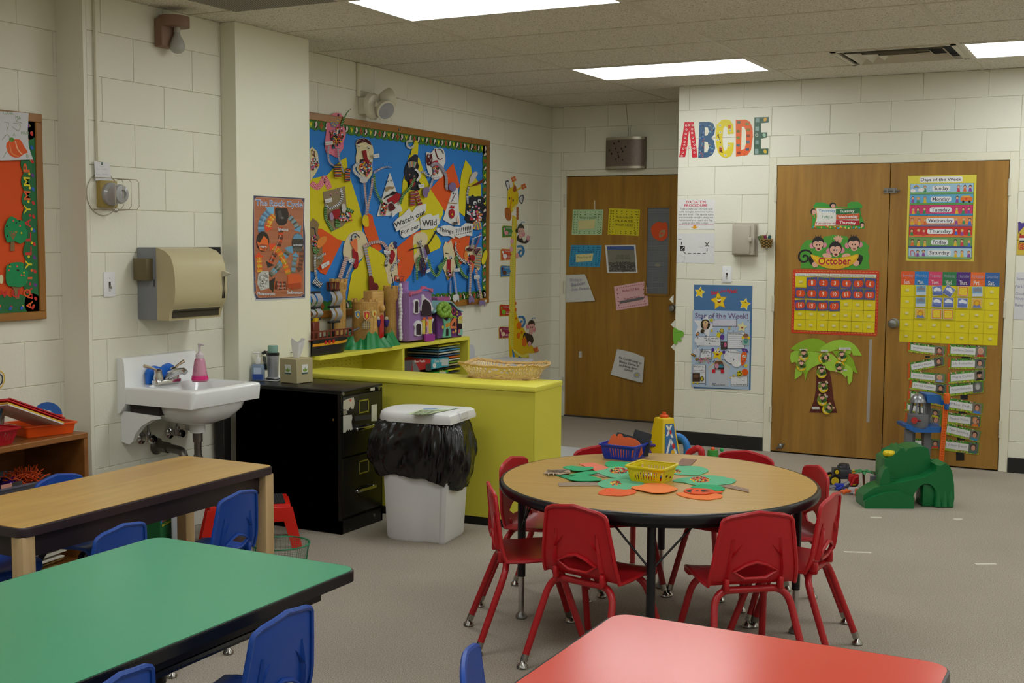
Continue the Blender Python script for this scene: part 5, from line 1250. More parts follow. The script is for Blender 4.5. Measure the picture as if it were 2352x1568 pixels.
# --- on the double doors: day sign
f = Flat(PD2, ZE, .001).poly('345 432 360 330 342 300 350 250 372 238 365 215 390 185 455 184 515 205 540 182 575 195 590 228 690 230 685 200 720 180 790 178 830 215 825 240 806 238 822 320 845 380 850 432', '#3f9a3a').poly('380 235 795 240 806 402 372 410 396 320', '#e07a2a').poly('392 240 790 246 796 400 380 404 400 320', '#e3e3dc')
f.text('Yesterday was', 414, 278, 640, 274, 28, '#2a86c0', .01).text('Today is', 442, 336, 546, 334, 26, '#2f7a5a', .01).text('Tomorrow will be', 384, 394, 630, 392, 24, '#b02a4a', .01)
f.ell(548, 212, 32, 26, '#1d1a1a').ell(552, 218, 22, 18, '#dba89a').ell(364, 272, 26, 30, '#1d1a1a').ell(370, 276, 20, 24, '#dba89a').ell(826, 396, 22, 26, '#1d1a1a').ell(828, 402, 16, 18, '#dba89a')
f.band([(352, 310), (362, 300), (376, 312), (372, 330)], 8, '#d9783c').dots('350 412 840 412 846 430 350 430', ['#d9b32a', '#c94a2c', '#4a9ad0', '#dcdc60'], 8, 34)
f.obj('day_sign', None, GLOSS, 'jungle sign naming yesterday, today and tomorrow on the left door', 'sign')
for q, c, t, tp, nm in (('580 248 802 238 800 284 578 298', '#23703a', 'Tuesday', (616, 282, 756, 276), 'green'), ('584 302 806 292 802 338 582 346', '#c95a26', 'Wednesday', (598, 336, 788, 328), 'orange'), ('580 352 802 356 796 402 578 394', '#b51a2c', 'Thursday', (612, 386, 766, 392), 'dark red')):
    f = Flat(PD2, ZE, .005).poly(q, c).text(t, *tp, 26, '#e9e6df', .02)
    f.obj('day_card', None, GLOSS, '%s day card on the jungle day sign' % nm, 'card', 'day cards on the jungle sign')
def monk(f, x, y, s, grin=0, k=1.0):
    f.ell(x - s * .95, y + s * .32, s * .38, s * .42, '#d98a9a').ell(x + s * .95, y + s * .2, s * .38, s * .42, '#d98a9a').ell(x, y - s * .08, s * .95, s * 1.0, '#1d1a1c')
    f.ell(x - s * .34, y + s * .12, s * .48, s * .50, '#e0aa94').ell(x + s * .34, y + s * .08, s * .48, s * .50, '#e0aa94').ell(x + s * .05, y + s * .72, s * .48, s * .42, '#e0b09a')
    for d in (-1, 1): f.ell(x + d * s * .2, y + s * .18, s * .09, s * .13, '#2a2326')
    f.ell(x + s * .08, y + s * .82, s * .24, s * .16, '#7a1f24' if grin else '#a06a5a')
    for a in (-.25, 0, .25): f.poly([(x + s * a - s * .1, y - s * .95), (x + s * a * 2, y - s * 1.35), (x + s * a + s * .1, y - s * .95)], '#1d1a1c')
f = Flat(PD2, ZE, .001).poly('245 808 240 640 248 598 300 540 440 545 470 508 560 495 680 505 720 560 845 552 894 600 880 640 896 690 886 740 900 808 860 820', '#4a9a34', sm=0)
f.band([(352, 690), (330, 650), (280, 638), (236, 665), (228, 715), (262, 748), (306, 736), (312, 700), (280, 686), (266, 706)], 18, '#1d1a1c', sm=5)
f.poly('330 690 360 680 400 770 390 805 350 780 320 740', '#1d1a1c', sm=2).poly('770 680 830 690 828 740 800 780 760 770', '#1d1a1c', sm=2)
f.ell(600, 545, 34, 30, '#e0aa94')
for a in (-60, -30, 0, 30, 60): f.ell(600 + 34 * math.sin(math.radians(a)), 530 - 30 * math.cos(math.radians(a)) + 14, 9, 18, '#e0aa94', a)
monk(f, 410, 575, 62, 1); monk(f, 574, 625, 66, 1); monk(f, 748, 572, 64)
f.ell(495, 690, 46, 24, '#e0aa94', 10).ell(675, 690, 42, 22, '#e0aa94', -10).ell(382, 772, 30, 26, '#e0aa94').ell(770, 760, 30, 28, '#e0aa94')
f.poly('340 682 350 676 430 702 560 712 700 695 780 672 796 690 770 740 700 790 600 816 500 808 400 768 350 710', '#dba81c', sm=2).poly('352 690 430 712 560 722 700 706 780 684 760 720 690 760 580 780 480 772 400 740', '#e8c21c', sm=2)
f.text('October', 412, 772, 722, 772, 66, '#b51c3c', .025)
f.obj('month_banner', None, GLOSS, 'October banner with three monkeys behind a banana on the left door', 'banner')
# October calendar
qd = '170 820 988 832 968 1452 152 1420'
f = Flat(PD2, ZE, .001, quad=qd); f.poly(rrect(0, 0, 1, 1, .02, 3), '#d0391f')
for i in range(26):
    for v in (.028, .972): f.poly([(.03 + i * .037, v), (.05 + i * .037, v - .014), (.066 + i * .037, v + .006), (.05 + i * .037, v + .002)], '#d98a3c')
for i in range(18):
    for u in (.015, .985): f.poly([(u, .06 + i * .05), (u + .007, .075 + i * .05), (u - .003, .09 + i * .05)], '#d98a3c')
gx0, gx1, gy0, gy1 = .035, .972, .055, .95; hd = .05
f.rect(gx0, gy0, gx1, gy0 + hd, '#d9d6c9').rect(gx0, gy0 + hd, gx1, gy1, '#dcc914')
cw = (gx1 - gx0) / 7; chh = (gy1 - gy0 - hd) / 5
for i, dn in enumerate('Sunday Monday Tuesday Wednesday Thursday Friday Saturday'.split()):
    f.text(dn, gx0 + cw * (i + .16), gy0 + hd * .78, gx0 + cw * (i + .84), gy0 + hd * .78, .026, '#6d6a62')
for i in range(1, 7): f.rect(gx0 + cw * i - .0015, gy0, gx0 + cw * i + .0015, gy1, '#6d6414')
for j in range(5): f.rect(gx0, gy0 + hd + chh * j - .002, gx1, gy0 + hd + chh * j + .002, '#6d6414')
CQ = f.quad
f.obj('month_calendar', None, GLOSS, 'yellow October calendar with a red border on the left door', 'calendar')
random.seed(21)
bz = B()
for j in range(5):
    for i in range(7):
        n = j * 7 + i
        uc, vc = gx0 + cw * (i + .5), gy0 + hd + chh * (j + .5)
        if 1 <= n <= 17:
            a = random.uniform(-.09, .09); du, dv = cw * .47, chh * .48
            f = Flat(PD2, ZE, .009); f.quad = CQ
            R = lambda x, y: (uc + du * (x * math.cos(a) - y * math.sin(a)), vc + .006 + dv * (x * math.sin(a) + y * math.cos(a)) + (.02 if j == 2 else 0))
            f.poly([R(-1, -1), R(1, -1), R(1, 1), R(-1, 1)], '#4a4a86')
            for x in (-.42, 0, .42): f.ell(*R(x, .08), du * .42, dv * .66, '#d8481c')
            f.ell(*R(0, .08), du * .3, dv * .68, '#e0541f').poly([R(-.12, -.5), R(0, -.86), R(.3, -.7), R(.12, -.5)], '#3f6a2c')
            s_ = str(n); k = .16 * len(s_); p0, p1 = R(-k, .42), R(k, .42); f.text(s_, *p0, *p1, dv * .72, '#e9e4da', .02)
            f.obj('number_card', None, GLOSS, 'pumpkin card under %s in week %s of the October calendar' % (DAYS[i], ORD[j]), 'card', 'pumpkin number cards on the October calendar')
        else:
            c0 = CQ[0] + CQ[1] * uc + CQ[2] * vc
            o = B().box(-.012, .012, -.003, 0, -.008, .008, .001, 1)
            o = o.obj('hook_tab', mat('#d9cf8c', .7), None, 0); o.location = c0 + PD2.n * .007
            tag(o, 'pale velcro tab under %s in week %s of the October calendar' % (DAYS[i], ORD[j]), 'tab', 'velcro tabs on the October calendar')
# days of the week poster
f = Flat(PD2, ZF, .001, quad='195 153 747 143 722 838 180 830'); f.poly([(0, 0), (1, 0), (1, 1), (0, 1)], '#dcd04a').rr(.17, .014, .80, .082, .02, .012, '#e6e6e4').text('Days of the Week', .19, .066, .785, .066, .038, '#3a3a4c', .01)
rows = [('Sunday', '#9fc3dc', '#6fa85c'), ('Monday', '#5fa6cc', '#5f9a4a'), ('Tuesday', '#c9376c', '#2f86b0'), ('Wednesday', '#dd8a4a', '#7a6a8a'), ('Thursday', '#c9302c', '#d97a3a'), ('Friday', '#6f9a54', '#3a4f8a'), ('Saturday', '#a9c9dc', '#7aa86c')]
random.seed(31)
for i, (n, c, g) in enumerate(rows):
    y0 = .095 + i * .1255; y1 = y0 + .122
    f.rect(.035, y0 - .002, .965, y1 + .002, '#2c3050').rect(.04, y0, .96, y1, c).rect(.04, y1 - .022, .96, y1, g)
    for k, x in enumerate((.08, .17, .27, .74, .83, .91)): 
        if (i, k) in ((0, 0), (0, 1), (1, 4), (1, 5), (6, 0)): continue
        kid(f, x + random.uniform(-.015, .015), y0 + .036 + random.uniform(0, .012), .05, random.choice(('#c93a4c', '#3a6ac9', '#d9b32a', '#3a8a5a', '#8a4a9a', '#d9682a')), random.choice(('#3a2418', '#8a5a2c', '#c99a3c', '#1f1a18')), .75)
    w = {'Sunday': .11, 'Monday': .13, 'Tuesday': .14, 'Wednesday': .185, 'Thursday': .165, 'Friday': .105, 'Saturday': .15}[n]
    f.rr(.475 - w, y0 + .026, .515 + w, y0 + .086, .02, .012, '#e2e2e4').text(n, .5 - w, y0 + .074, .49 + w, y0 + .074, .042, '#3c3c4e', .012)
    if i == 0:
        for k, c2 in enumerate(('#c93a3a', '#d9a32a', '#6fae4a', '#3a7ac9')): f.band([(.08, y0 + .07), (.10, y0 + .03 + k * .006), (.13, y0 + .02 + k * .006), (.16, y0 + .035 + k * .006), (.17, y0 + .07)], .008, c2)
        f.ell(.2, y0 + .07, .05, .022, '#e6e6e6').ell(.08, y0 + .08, .04, .02, '#e6e6e6')
    if i == 1: f.rr(.78, y0 + .03, .95, y0 + .085, .02, .012, '#d9742a').rect(.8, y0 + .018, .92, y0 + .035, '#d9a34a').ell(.82, y0 + .088, .018, .014, '#222').ell(.91, y0 + .088, .018, .014, '#222').ell(.86, y0 + .055, .016, .012, '#c93a2c')
    if i == 6: f.band([(.08, y0 + .095), (.07, y0 + .04), (.12, y0 + .04), (.14, y0 + .1)], .01, '#c94a5a')
f.obj('week_poster', None, GLOSS, 'days of the week poster with coloured rows on the right door', 'poster')
# weather calendar
f = Flat(PD2, ZF, .001, quad='140 915 930 930 908 1510 124 1482'); hc = ['#dc5a26', '#1f7ac0', '#d2436c', '#2f7a4a', '#4a2a78', '#e0682a', '#2f5f9c']
f.poly([(0, 0), (1, 0), (1, 1), (0, 1)], '#dccb10')
for i, (a, s_) in enumerate(zip('Sunday Monday Tuesday Wednesday Thursday Friday Saturday'.split(), 'Sun. Mon. Tues. Wed. Thurs. Fri. Sat.'.split())):
    f.rect(i / 7, 0, (i + 1) / 7, .192, hc[i]).rect(i / 7, .095, (i + 1) / 7, .098, '#2c2c50')
    f.text(a, (i + .1) / 7, .075, (i + .9) / 7, .075, .04, '#9a9ab0').text(s_, (i + .22) / 7, .175, (i + (.78 if len(s_) > 4 else .68)) / 7, .175, .058, '#d9d6d6', .01)
for i in range(1, 7): f.rect(i / 7 - .001, .192, i / 7 + .001, 1, '#b3a414')
for j in range(1, 5): f.rect(0, .192 + j * .162 - .0015, 1, .192 + j * .162 + .0015, '#b3a414')
WQ = f.quad
f.obj('weather_calendar', None, GLOSS, 'yellow weather calendar with coloured day headings on the right door', 'calendar')
wc = {(1, 0): 'r', (2, 0): 'c', (3, 0): 'c', (4, 0): 's', (5, 0): 'r', (1, 1): 'r', (2, 1): 'c', (3, 1): 'c', (4, 1): 'c', (5, 1): 'p', (1, 2): 'p', (2, 2): 's', (3, 2): 's'}
nm = {'r': 'rain', 'c': 'white cloud', 's': 'sun', 'p': 'half-hidden sun'}; dn = ['Sunday', 'Monday', 'Tuesday', 'Wednesday', 'Thursday', 'Friday', 'Saturday']; ord_ = ['first', 'second', 'third', 'fourth', 'fifth']
random.seed(8)
for j in range(5):
    for i in range(7):
        uc, vc = (i + .5) / 7, .192 + (j + .45) * .162
        if (i, j) in wc:
            k = wc[(i, j)]; a = {(3, 0): .55, (2, 0): -.12}.get((i, j), random.uniform(-.05, .05)); du, dv = .052, .068
            if i == 2: uc += .025
            f = Flat(PD2, ZF, .008 + (.004 if (i, j) == (3, 0) else 0)); f.quad = WQ
            R = lambda x, y: (uc + du * (x * math.cos(a) - y * math.sin(a)), vc + dv * (x * math.sin(a) + y * math.cos(a)))
            f.poly([R(-1, -1), R(1, -1), R(1, 1), R(-1, 1)], '#d3cfc0')
            f.poly([R(-.92, -.92), R(.92, -.92), R(.92, .92), R(-.92, .92)], {'r': '#6f9abf', 'c': '#6a7ab8', 's': '#d98a1c', 'p': '#dcb04a'}[k])
            if k == 'c':
                for x, y, r in ((-.45, -.2, .3), (-.1, -.35, .38), (.3, -.25, .34), (.55, -.1, .24)): f.ell(*R(x, y), du * r, dv * r, '#dfe2ea')
                f.poly([R(-.92, .5), R(.92, .5), R(.92, .92), R(-.92, .92)], '#5a6aa8')
            if k == 's': f.poly([R(-.7, -.7), R(.7, -.7), R(.7, .7), R(-.7, .7)], '#e3c93a').ell(*R(0, 0), du * .45, dv * .45, '#d9a81c').ell(*R(0, 0), du * .38, dv * .38, '#e6cb34')
            if k == 'p': f.star(*R(0, .0), du * .7, dv * .75, '#c9781c', 0, .7, 10).ell(*R(0, 0), du * .42, dv * .45, '#e0b01c').poly([R(-.8, .9), R(-.6, .3), R(0, .5), R(.5, .3), R(.85, .9)], '#6a7ab0')
            if k == 'r':
                for x, y, r in ((-.4, -.3, .36), (.1, -.4, .42), (.5, -.25, .32)): f.ell(*R(x, y), du * r, dv * r, '#7d8592')
                f.poly([R(-.92, .35), R(.92, .35), R(.92, .92), R(-.92, .92)], '#b9c9d9')
            f.obj('weather_card', None, GLOSS, '%s card under %s in the %s week of the weather calendar' % (nm[k], dn[i], ord_[j]), 'card', 'weather cards on the yellow calendar')
        else:
            o = B().box(-.011, .011, -.003, 0, -.008, .008, .001, 1).obj('hook_tab', mat('#d9cf8c', .7), None, 0); o.location = WQ[0] + WQ[1] * uc + WQ[2] * vc + PD2.n * .0025
            tag(o, 'pale velcro tab under %s in week %s of the weather calendar' % (DAYS[i], ORD[j]), 'tab', 'velcro tabs on the weather calendar')
# paper palm tree with monkeys
pt = thing('paper_palm', 'lime and brown paper palm tree on the left door', 'paper cutout', PD2.P(1888, 870))
f = Flat(PD2, ZG, .001).poly('632 520 660 505 760 500 822 560 826 640 850 760 880 1020 934 1226 514 1222 586 1040 612 900', '#5a2114'); f.obj('trunk', pt, PAPER)
for i, (q, c) in enumerate((('232 266 330 190 450 130 560 108 660 120 740 160 780 196 720 240 700 310 560 306 300 292', '#86ae1c'), ('668 300 700 240 780 190 880 140 1000 128 1110 150 1190 200 1250 270 1308 370 1170 362 1150 296 1130 350 1080 330 960 270 820 310', '#9cc63c'),
    ('860 300 1000 290 1100 340 1180 440 1240 640 1100 560 1040 470 940 400', '#86ae1c'), ('640 420 600 500 560 540 500 610 486 650 456 756 440 640 410 580 440 480 540 450', '#86ae1c'),
    ('250 478 228 400 240 330 300 294 420 300 560 306 700 330 700 420 660 500 570 540 500 590 420 600 398 660 300 726 302 620 330 500 310 460', '#98c43a'),
    ('600 500 640 400 700 330 800 320 880 360 960 440 1080 500 1140 540 1170 600 1160 740 1112 808 1092 740 1090 664 1066 700 1030 660 1012 642 940 610 820 592 770 560 760 500 736 525 706 492', '#a2cc40'))):
    Flat(PD2, ZG, .002 + i * .0009).poly(q, c).obj('palm_frond', pt, PAPER)
random.seed(12)
for i, (x, y, a, w) in enumerate(((435, 350, 0, 'upper left on the palm fronds'), (400, 505, 5, 'lower left on the palm fronds'), (745, 400, 80, 'sideways above the palm trunk'), (1010, 370, -5, 'upper right on the palm fronds'), (975, 530, 185, 'upside down on the right palm fronds'), (705, 615, -3, 'at the top of the palm trunk'), (730, 830, 0, 'in the middle of the palm trunk'), (715, 1025, -2, 'low on the palm trunk'), (800, 1160, 50, 'tilted at the foot of the palm trunk'))):
    f = Flat(PD2, ZG, .009); r = math.radians(a); c_, s_ = math.cos(r), math.sin(r)
    R = lambda u, v: (x + u * c_ - v * s_, y + u * s_ + v * c_)
    f.ell(*R(-5, 10), 74, 86, '#6f8a30', a, 16).poly([R(-72, 20), R(-60, 22), R(-20, 56), R(30, 50), R(62, 24), R(72, 34), R(50, 76), R(0, 92), R(-48, 74)], '#e0bc14', sm=2)
    f.ell(*R(0, 18), 20, 24, '#1f1c1c', a).ell(*R(-38, -72 if i % 3 else 30), 17, 17, '#dbb08c').ell(*R(46, -70), 17, 17, '#dbb08c').band([R(16, 10), R(40, -54)], 9, '#1f1c1c', sm=0)
    f.ell(*R(0, -34), 38, 34, '#1f1c1c', a).ell(*R(-14, -26), 20, 20, '#e0a896', a).ell(*R(14, -28), 20, 20, '#e0a896', a).ell(*R(2, -10), 20, 15, '#e0b09a', a)
    f.ell(*R(42, 18), 26, 26, '#1f3a1c').ell(*R(42, 18), 18, 18, '#3f7a2c').ell(*R(42, 18), 10, 10, '#1f3a1c').poly([R(-18, 58), R(24, 56), R(24, 68), R(-18, 70)], '#e3e0c4')
    f.obj('monkey_cutout', None, GLOSS, 'paper monkey with a banana, ' + w, 'paper cutout', 'paper monkeys on the palm tree')
for x0, y0, x1, y1, t, w in ((378, 268, 476, 290, 'Calendar', 'above the upper left monkey'), (696, 286, 796, 310, 'Weather', 'above the sideways monkey'), (964, 246, 1138, 282, 'Creation Station', 'above the upper right monkey'), (1014, 574, 1084, 598, 'Snack', 'right of the upside-down monkey'), (660, 532, 732, 556, 'Line', 'at the top of the palm trunk'), (658, 762, 800, 786, 'Computer', 'across the middle of the trunk'), (740, 968, 796, 994, 'Bag', 'low on the trunk'), (558, 1136, 672, 1170, 'Plant Fish', 'at the left foot of the trunk')):
    f = Flat(PD2, ZG, .0082).rect(x0, y0, x1, y1, '#dcdcd4').text(t, x0 + 10, y1 - 8, x1 - 10, y1 - 8, (y1 - y0) * .45, '#33332f', .01)
    f.obj('job_label', None, PAPER, 'small white word label ' + w, 'label', 'job labels on the palm tree')
f = Flat(PD2, ZG, .0005).poly('1416 126 1462 126 1416 1368 1372 1366', '#a39a92'); f.obj('tape_strip', None, GLOSS, 'long vertical grey tape strip on the left door', 'tape')
# name strips
random.seed(17)
NM = [('238 28 690 92 682 200 236 150', 'Analissa Greene', 'left column, topmost, under the weather calendar', '#3a2a20', '#8a3a2c'), ('236 280 660 190 680 310 240 385', 'Audrey Bauer', 'left column, second from the top, tilted up', '#4a2a20', '#5a3a2c'),
      ('240 370 690 395 684 520 236 462', 'Darian Aldous', 'left column, third from the top', '#c9b07a', '#8fa0c9'), ('262 478 695 545 690 655 240 600', 'David Cohen', 'left column, partly behind the toy tower top', '#1f1814', '#2a2420'),
      ('240 610 660 690 655 800 236 740', '', 'left column, behind the dome of the toy tower', '#c9a07a', '#c9a02a'), ('200 745 640 850 630 950 195 850', 'G', 'left column, behind the cabin of the toy tower', '#2a2018', '#c9c02a'),
      ('210 880 640 930 630 1040 184 1050', '', 'left column, behind the blue deck of the toy tower', '#3a2a20', '#5a6ac9'), ('190 1180 640 1200 630 1310 186 1290', 'Z', 'left column, lowest, between the tower legs', '#3a2a20', '#c94a3a'),
      ('716 52 1190 80 1178 218 712 185', 'Cody Bennett Dessureau', 'right column, topmost, with a baby photo', '#c9a48a', '#b03a2c'), ('724 226 1165 240 1166 350 712 368', 'Lily Rosharlfish', 'right column, second from the top', '#3a2a20', '#8a8a80'),
      ('714 395 1160 348 1166 490 712 525', 'Maria Cohen', 'right column, third from the top, with a cap photo', '#1a1716', '#2a2420'), ('700 545 1140 490 1146 632 704 678', 'Marianna Modrzynska', 'right column, fourth, with a large grey face photo', '#8a8a86', '#5a5a5c'),
      ('700 690 1135 760 1130 905 684 822', 'Max Fish', 'right column, fifth, tilted down', '#5a3420', '#4a7ac9'), ('690 868 1116 905 1106 1055 686 990', 'Nathan Dobro', 'right column, sixth, with a two-face photo', '#c9823c', '#d96a2a'),
      ('680 995 1124 1080 1092 1230 664 1110', 'Tyler Saunders', 'right column, seventh, tilted down', '#2a1f1a', '#2f8ab0'), ('660 1185 1096 1235 1080 1380 648 1318', 'William French', 'right column, lowest', '#3a2a20', '#3a6a6a')]
for i, (q, t, w, hair, sh) in enumerate(NM):
    f = Flat(PD2, ZH, .0015 + .0008 * (i % 3), quad=q); f.poly([(0, 0), (1, 0), (1, 1), (0, 1)], '#4a8a2c').rect(0, 0, .06, 1, '#c9551c').rect(.02, .82, 1, 1, '#8fae2c')
    f.dots([(.06, 0), (1, 0), (1, .17), (.06, .17)], ['#2f6a20', '#d98a9a', '#e0c0b0', '#6fae3a', '#1f1a1a'], (.02, .05), 26).dots([(.06, .84), (1, .84), (1, 1), (.06, 1)], ['#d98a9a', '#c9c93a', '#3f7a20', '#b35a4a'], (.018, .05), 26)
    f.rect(.085, .2, .72, .8, '#dcdcdc'); t and f.text(t, .14, .56, .67 if len(t) > 2 else .2, .56, .21, '#777783'); f.rect(.09, .64, .70, .65, '#b9b9c4').rect(.72, .06, .98, .94, '#5a5f58' if i % 2 else '#7a7468')
    f.ell(.85, .42, .075, .3, hair).ell(.85, .48, .055, .23, '#c9937a' if i not in (11,) else '#b3b3b0').poly([(.75, .94), (.78, .74), (.92, .74), (.95, .94)], sh)
    if i == 13: f.ell(.93, .45, .045, .2, '#3a2a22').ell(.93, .48, .032, .15, '#b98a70')
    if i == 10: f.ell(.85, .26, .08, .12, '#141416')
    f.obj('name_strip', None, GLOSS, 'green-edged name strip with photo, ' + w, 'name strip', 'name strips on the right door')
for (x0, y0, x1, y1, w) in ((884, 195, 985, 228, 'right column, under the topmost strip'), (868, 648, 956, 718, 'right column, under the grey face strip'), (846, 850, 944, 886, 'right column, under the fifth strip'), (828, 1165, 922, 1206, 'right column, above the lowest strip'), (816, 1340, 914, 1448, 'right column, below the lowest strip'), (398, 1098, 446, 1190, 'left column, between the tower legs'), (444, 194, 500, 216, 'left column, under the topmost strip'), (470, 56, 528, 66, 'left column, at the calendar edge')):
    f = Flat(PD2, ZH, .0006).rect(x0, y0, x1, y1, '#14120f'); f.obj('black_tape', None, PAPER, 'black tape square, ' + w, 'tape', 'black tape pieces on the right door')
# right-edge papers
f = Flat(PF, ZF, .001).poly('1075 525 1085 516 1105 532 1160 520 1200 530 1200 790 1062 784', '#c9b03c').poly('1075 525 1085 516 1105 532 1160 520 1200 530 1140 540 1076 610', '#4a3a8a').dots('1075 610 1200 560 1200 700 1070 700', ['#a8862a', '#d9c25a', '#8a6a1c'], 7, 60).rect(1086, 628, 1210, 650, '#b3282c').rect(1086, 650, 1210, 668, '#dcdcda').rect(1086, 668, 1210, 686, '#1d1b1b').rect(1078, 692, 1210, 742, '#b33a24').text('EGYPT', 1086, 734, 1230, 736, 34, '#d9a03c')
f.obj('egypt_card', None, GLOSS, 'yellow and purple EGYPT card at the right picture edge', 'poster')
f = Flat(PF, ZF, .001).poly('1060 925 1210 918 1210 1305 1036 1300', '#d3d3d6')
for t, x, y in (('Sunny', 1064, 985), ('Partly Sun', 1054, 1045), ('Cloudy', 1052, 1105), ('Windy', 1050, 1145), ('Rainy', 1050, 1195)): f.text(t, x, y, x + 14 * len(t), y + 2, 22, '#6a6a8c')
f.obj('handwritten_list', None, PAPER, 'white handwritten weather list at the right picture edge', 'paper')
# ---------------------------------------------------------------- the big bulletin board
PB = Pl('x', XL + .016); ZU = (700, 250, 5.3455); ZV = (700, 480, 5.3455)
Y0, Y1, Z0, Z1 = 5.70, 8.285, 1.010, 2.252
OAKF = wood('#8a5a22', '#a4702e', .35, (1, 1, 1), 'Y'); OAKZ = wood('#8a5a22', '#a4702e', .35, (1, 1, 1), 'Z')
bb = thing('bulletin_board', 'big blue bulletin board in an oak frame above the yellow shelf', 'bulletin board', (XL, (Y0 + Y1) / 2, Z0))
ym = (Y0 + Y1) / 2
def board_frame(t, ya, yb, H, w=.045):
    for nm, q in (('frame_rail', (ya, yb, H - w, H)), ('frame_rail', (ya, yb, 0, w)), ('frame_stile', (yb - w, yb, w, H - w)), ('frame_stile', (ya, ya + w, w, H - w))):
        B().box(0, .026, *q, .003, 1).obj(nm, OAKZ if 'stile' in nm else OAKF, t)
board_frame(bb, Y0 - ym, Y1 - ym, Z1 - Z0)
B().box(0, .014, Y0 - ym + .03, Y1 - ym - .03, .03, Z1 - Z0 - .03).obj('blue_paper', mat('#2f7fd0', .8, var=.04, vs=3, bump=.12, bs=4), bb, 0)
b = B()
for px in (909, 1076): p = Pl('x', XL).P(px, 298 if px < 1000 else 324); b.cyl((.024, p.y - ym, p.z - Z0), (.03, p.y - ym, p.z - Z0), .008, n=10)
b.obj('frame_screw', STEEL, bb)['kind'] = 'stuff'
B().box(.026, .027, Y1 - ym - .075, Y1 - ym - .045, .012, .03).obj('frame_sticker', mat('#d9d5c4', .5), bb, 0)
# scalloped jungle border
def border(t, ya, yb, H, m, wid, pl, letters=None):
    random.seed(41)
    o = t.location; LW = yb - ya - 2 * m; LH = H - 2 * m
    runs = [((ya + m, H - m), (1, 0), LW, (0, -1)), ((ya + m, m), (1, 0), LW, (0, 1)), ((yb - m, m), (0, 1), LH, (-1, 0)), ((ya + m, m), (0, 1), LH, (1, 0))]
    for st, d, L, nn in runs:
        f = Flat(pl, d=.0022)
        f.quad = (V((pl.v, o.y + st[0], o.z + st[1])), V((0, d[0], d[1])), V((0, nn[0], nn[1])))
        p = [(0, 0)]; n = int(L / .075)
        for i in range(n):
            for k in range(4): p.append((L * (i + k / 4) / n, wid * (.82 + .18 * math.sin(PI * k / 4))))
        f.poly(p + [(L, wid * .8), (L, 0)], '#3f7a2c' if not letters else '#1f6a3a')
        x = .03; i = 0
        while x < L - .03:
            k = i % 4; y = wid * .45
            if letters:
                c = random.choice(letters); a = .02
                f.text(random.choice('AQPGCWYULMEFTV'), x - a, y + .012 + (a if d[0] else 0), x + a, y + .012 + (a if d[0] else 0), .035, c, .02) if d[0] else f.text(random.choice('AQPGCWYULMEFTV'), x - a, y + .0, x + a, y, .035, c, .02)
                f.ell(x + .035, wid * random.uniform(.2, .7), .007, .007, random.choice(letters), n=6).ell(x + .03, wid * .25, .011, .008, random.choice(['#6a3a8a', '#2f5fc0', '#c9302c']), 40, 6); x += .062
            else:
                if k in (0, 2): f.ell(x, y, .02, .024, '#1d1d1a', random.uniform(-40, 40), 8).ell(x + .003, y - .006, .011, .016, '#dccfc4', random.uniform(-40, 40), 8).ell(x - .007, y + .012, .008, .007, '#dccfc4', 0, 6)
                elif k == 1:
                    for a in (-30, 0, 30): f.ell(x + .006 * a / 30, y, .004, .02, '#d9cf2a', a, 6)
                else:
                    for a in range(4): f.ell(x + .011 * math.cos(a * 1.57), y + .013 * math.sin(a * 1.57), .008, .009, '#b5502a', 0, 6)
                x += .053
            i += 1
        f.obj('border_strip', t, PAPER)
border(bb, Y0 - ym, Y1 - ym, Z1 - Z0, .043, .062, PB)
def scrap(z, q, c, d, nm): Flat(PB, z, d).poly(q, c).obj(nm, bb, FELT)
YC, OC = '#d6c81e', '#e0591f'
scrap(ZU, '60 860 270 815 430 640 505 595 515 660 520 750 590 960 660 1180 700 1336 700 1560 660 1620 560 1640 400 1600 300 1530 200 1470 60 1470', YC, .0018, 'yellow_paper')
scrap(ZV, '60 120 130 150 200 190 340 270 500 310 420 470 320 680 255 806 190 780 120 700 60 700', OC, .0014, 'orange_paper')
scrap(ZV, '740 90 780 52 830 80 840 150 890 310 945 490 880 540 800 440 740 300 720 220', OC, .0014, 'orange_paper')
scrap(ZV, '745 500 790 455 860 490 970 560 1000 640 980 700 1040 840 1060 960 1000 1120 800 1130 520 1120 540 960 575 780 640 690 700 620', YC, .0026, 'yellow_paper')
scrap(ZU, '1200 890 1280 560 1400 600 1500 880 1600 1060 1700 1230 1690 1300 1600 1500 1400 1450 1150 1350 1160 1230 1190 1100', YC, .0018, 'yellow_paper')
scrap(ZU, '1540 985 1820 665 1900 940 1830 1100 1720 1260', OC, .0024, 'orange_paper')
scrap(ZU, '1880 1250 1900 960 1920 800 1970 628 2035 705 2050 790 2160 940 2160 1080 2000 1070 1960 1320 1920 1290', YC, .002, 'yellow_paper')
scrap(ZV, '1130 470 1330 300 1420 260 1440 320 1380 480 1350 640 1300 800 1220 895 1120 895 1140 700', OC, .0016, 'orange_paper')
scrap(ZV, '1420 260 1560 250 1640 350 1670 420 1650 480 1510 545 1380 480', YC, .0022, 'yellow_paper')
scrap(ZV, '1690 460 1790 370 1830 340 2030 330 1990 560 1960 640 1900 690 1820 560 1760 420', OC, .0016, 'orange_paper')
for k, q in enumerate(('130 1270 170 1260 330 1200 335 1300 140 1310',)):
    scrap(ZV, '240 1160 260 1150 330 1155 330 1230 250 1260', '#3f8a2c', .004, 'border_strip')
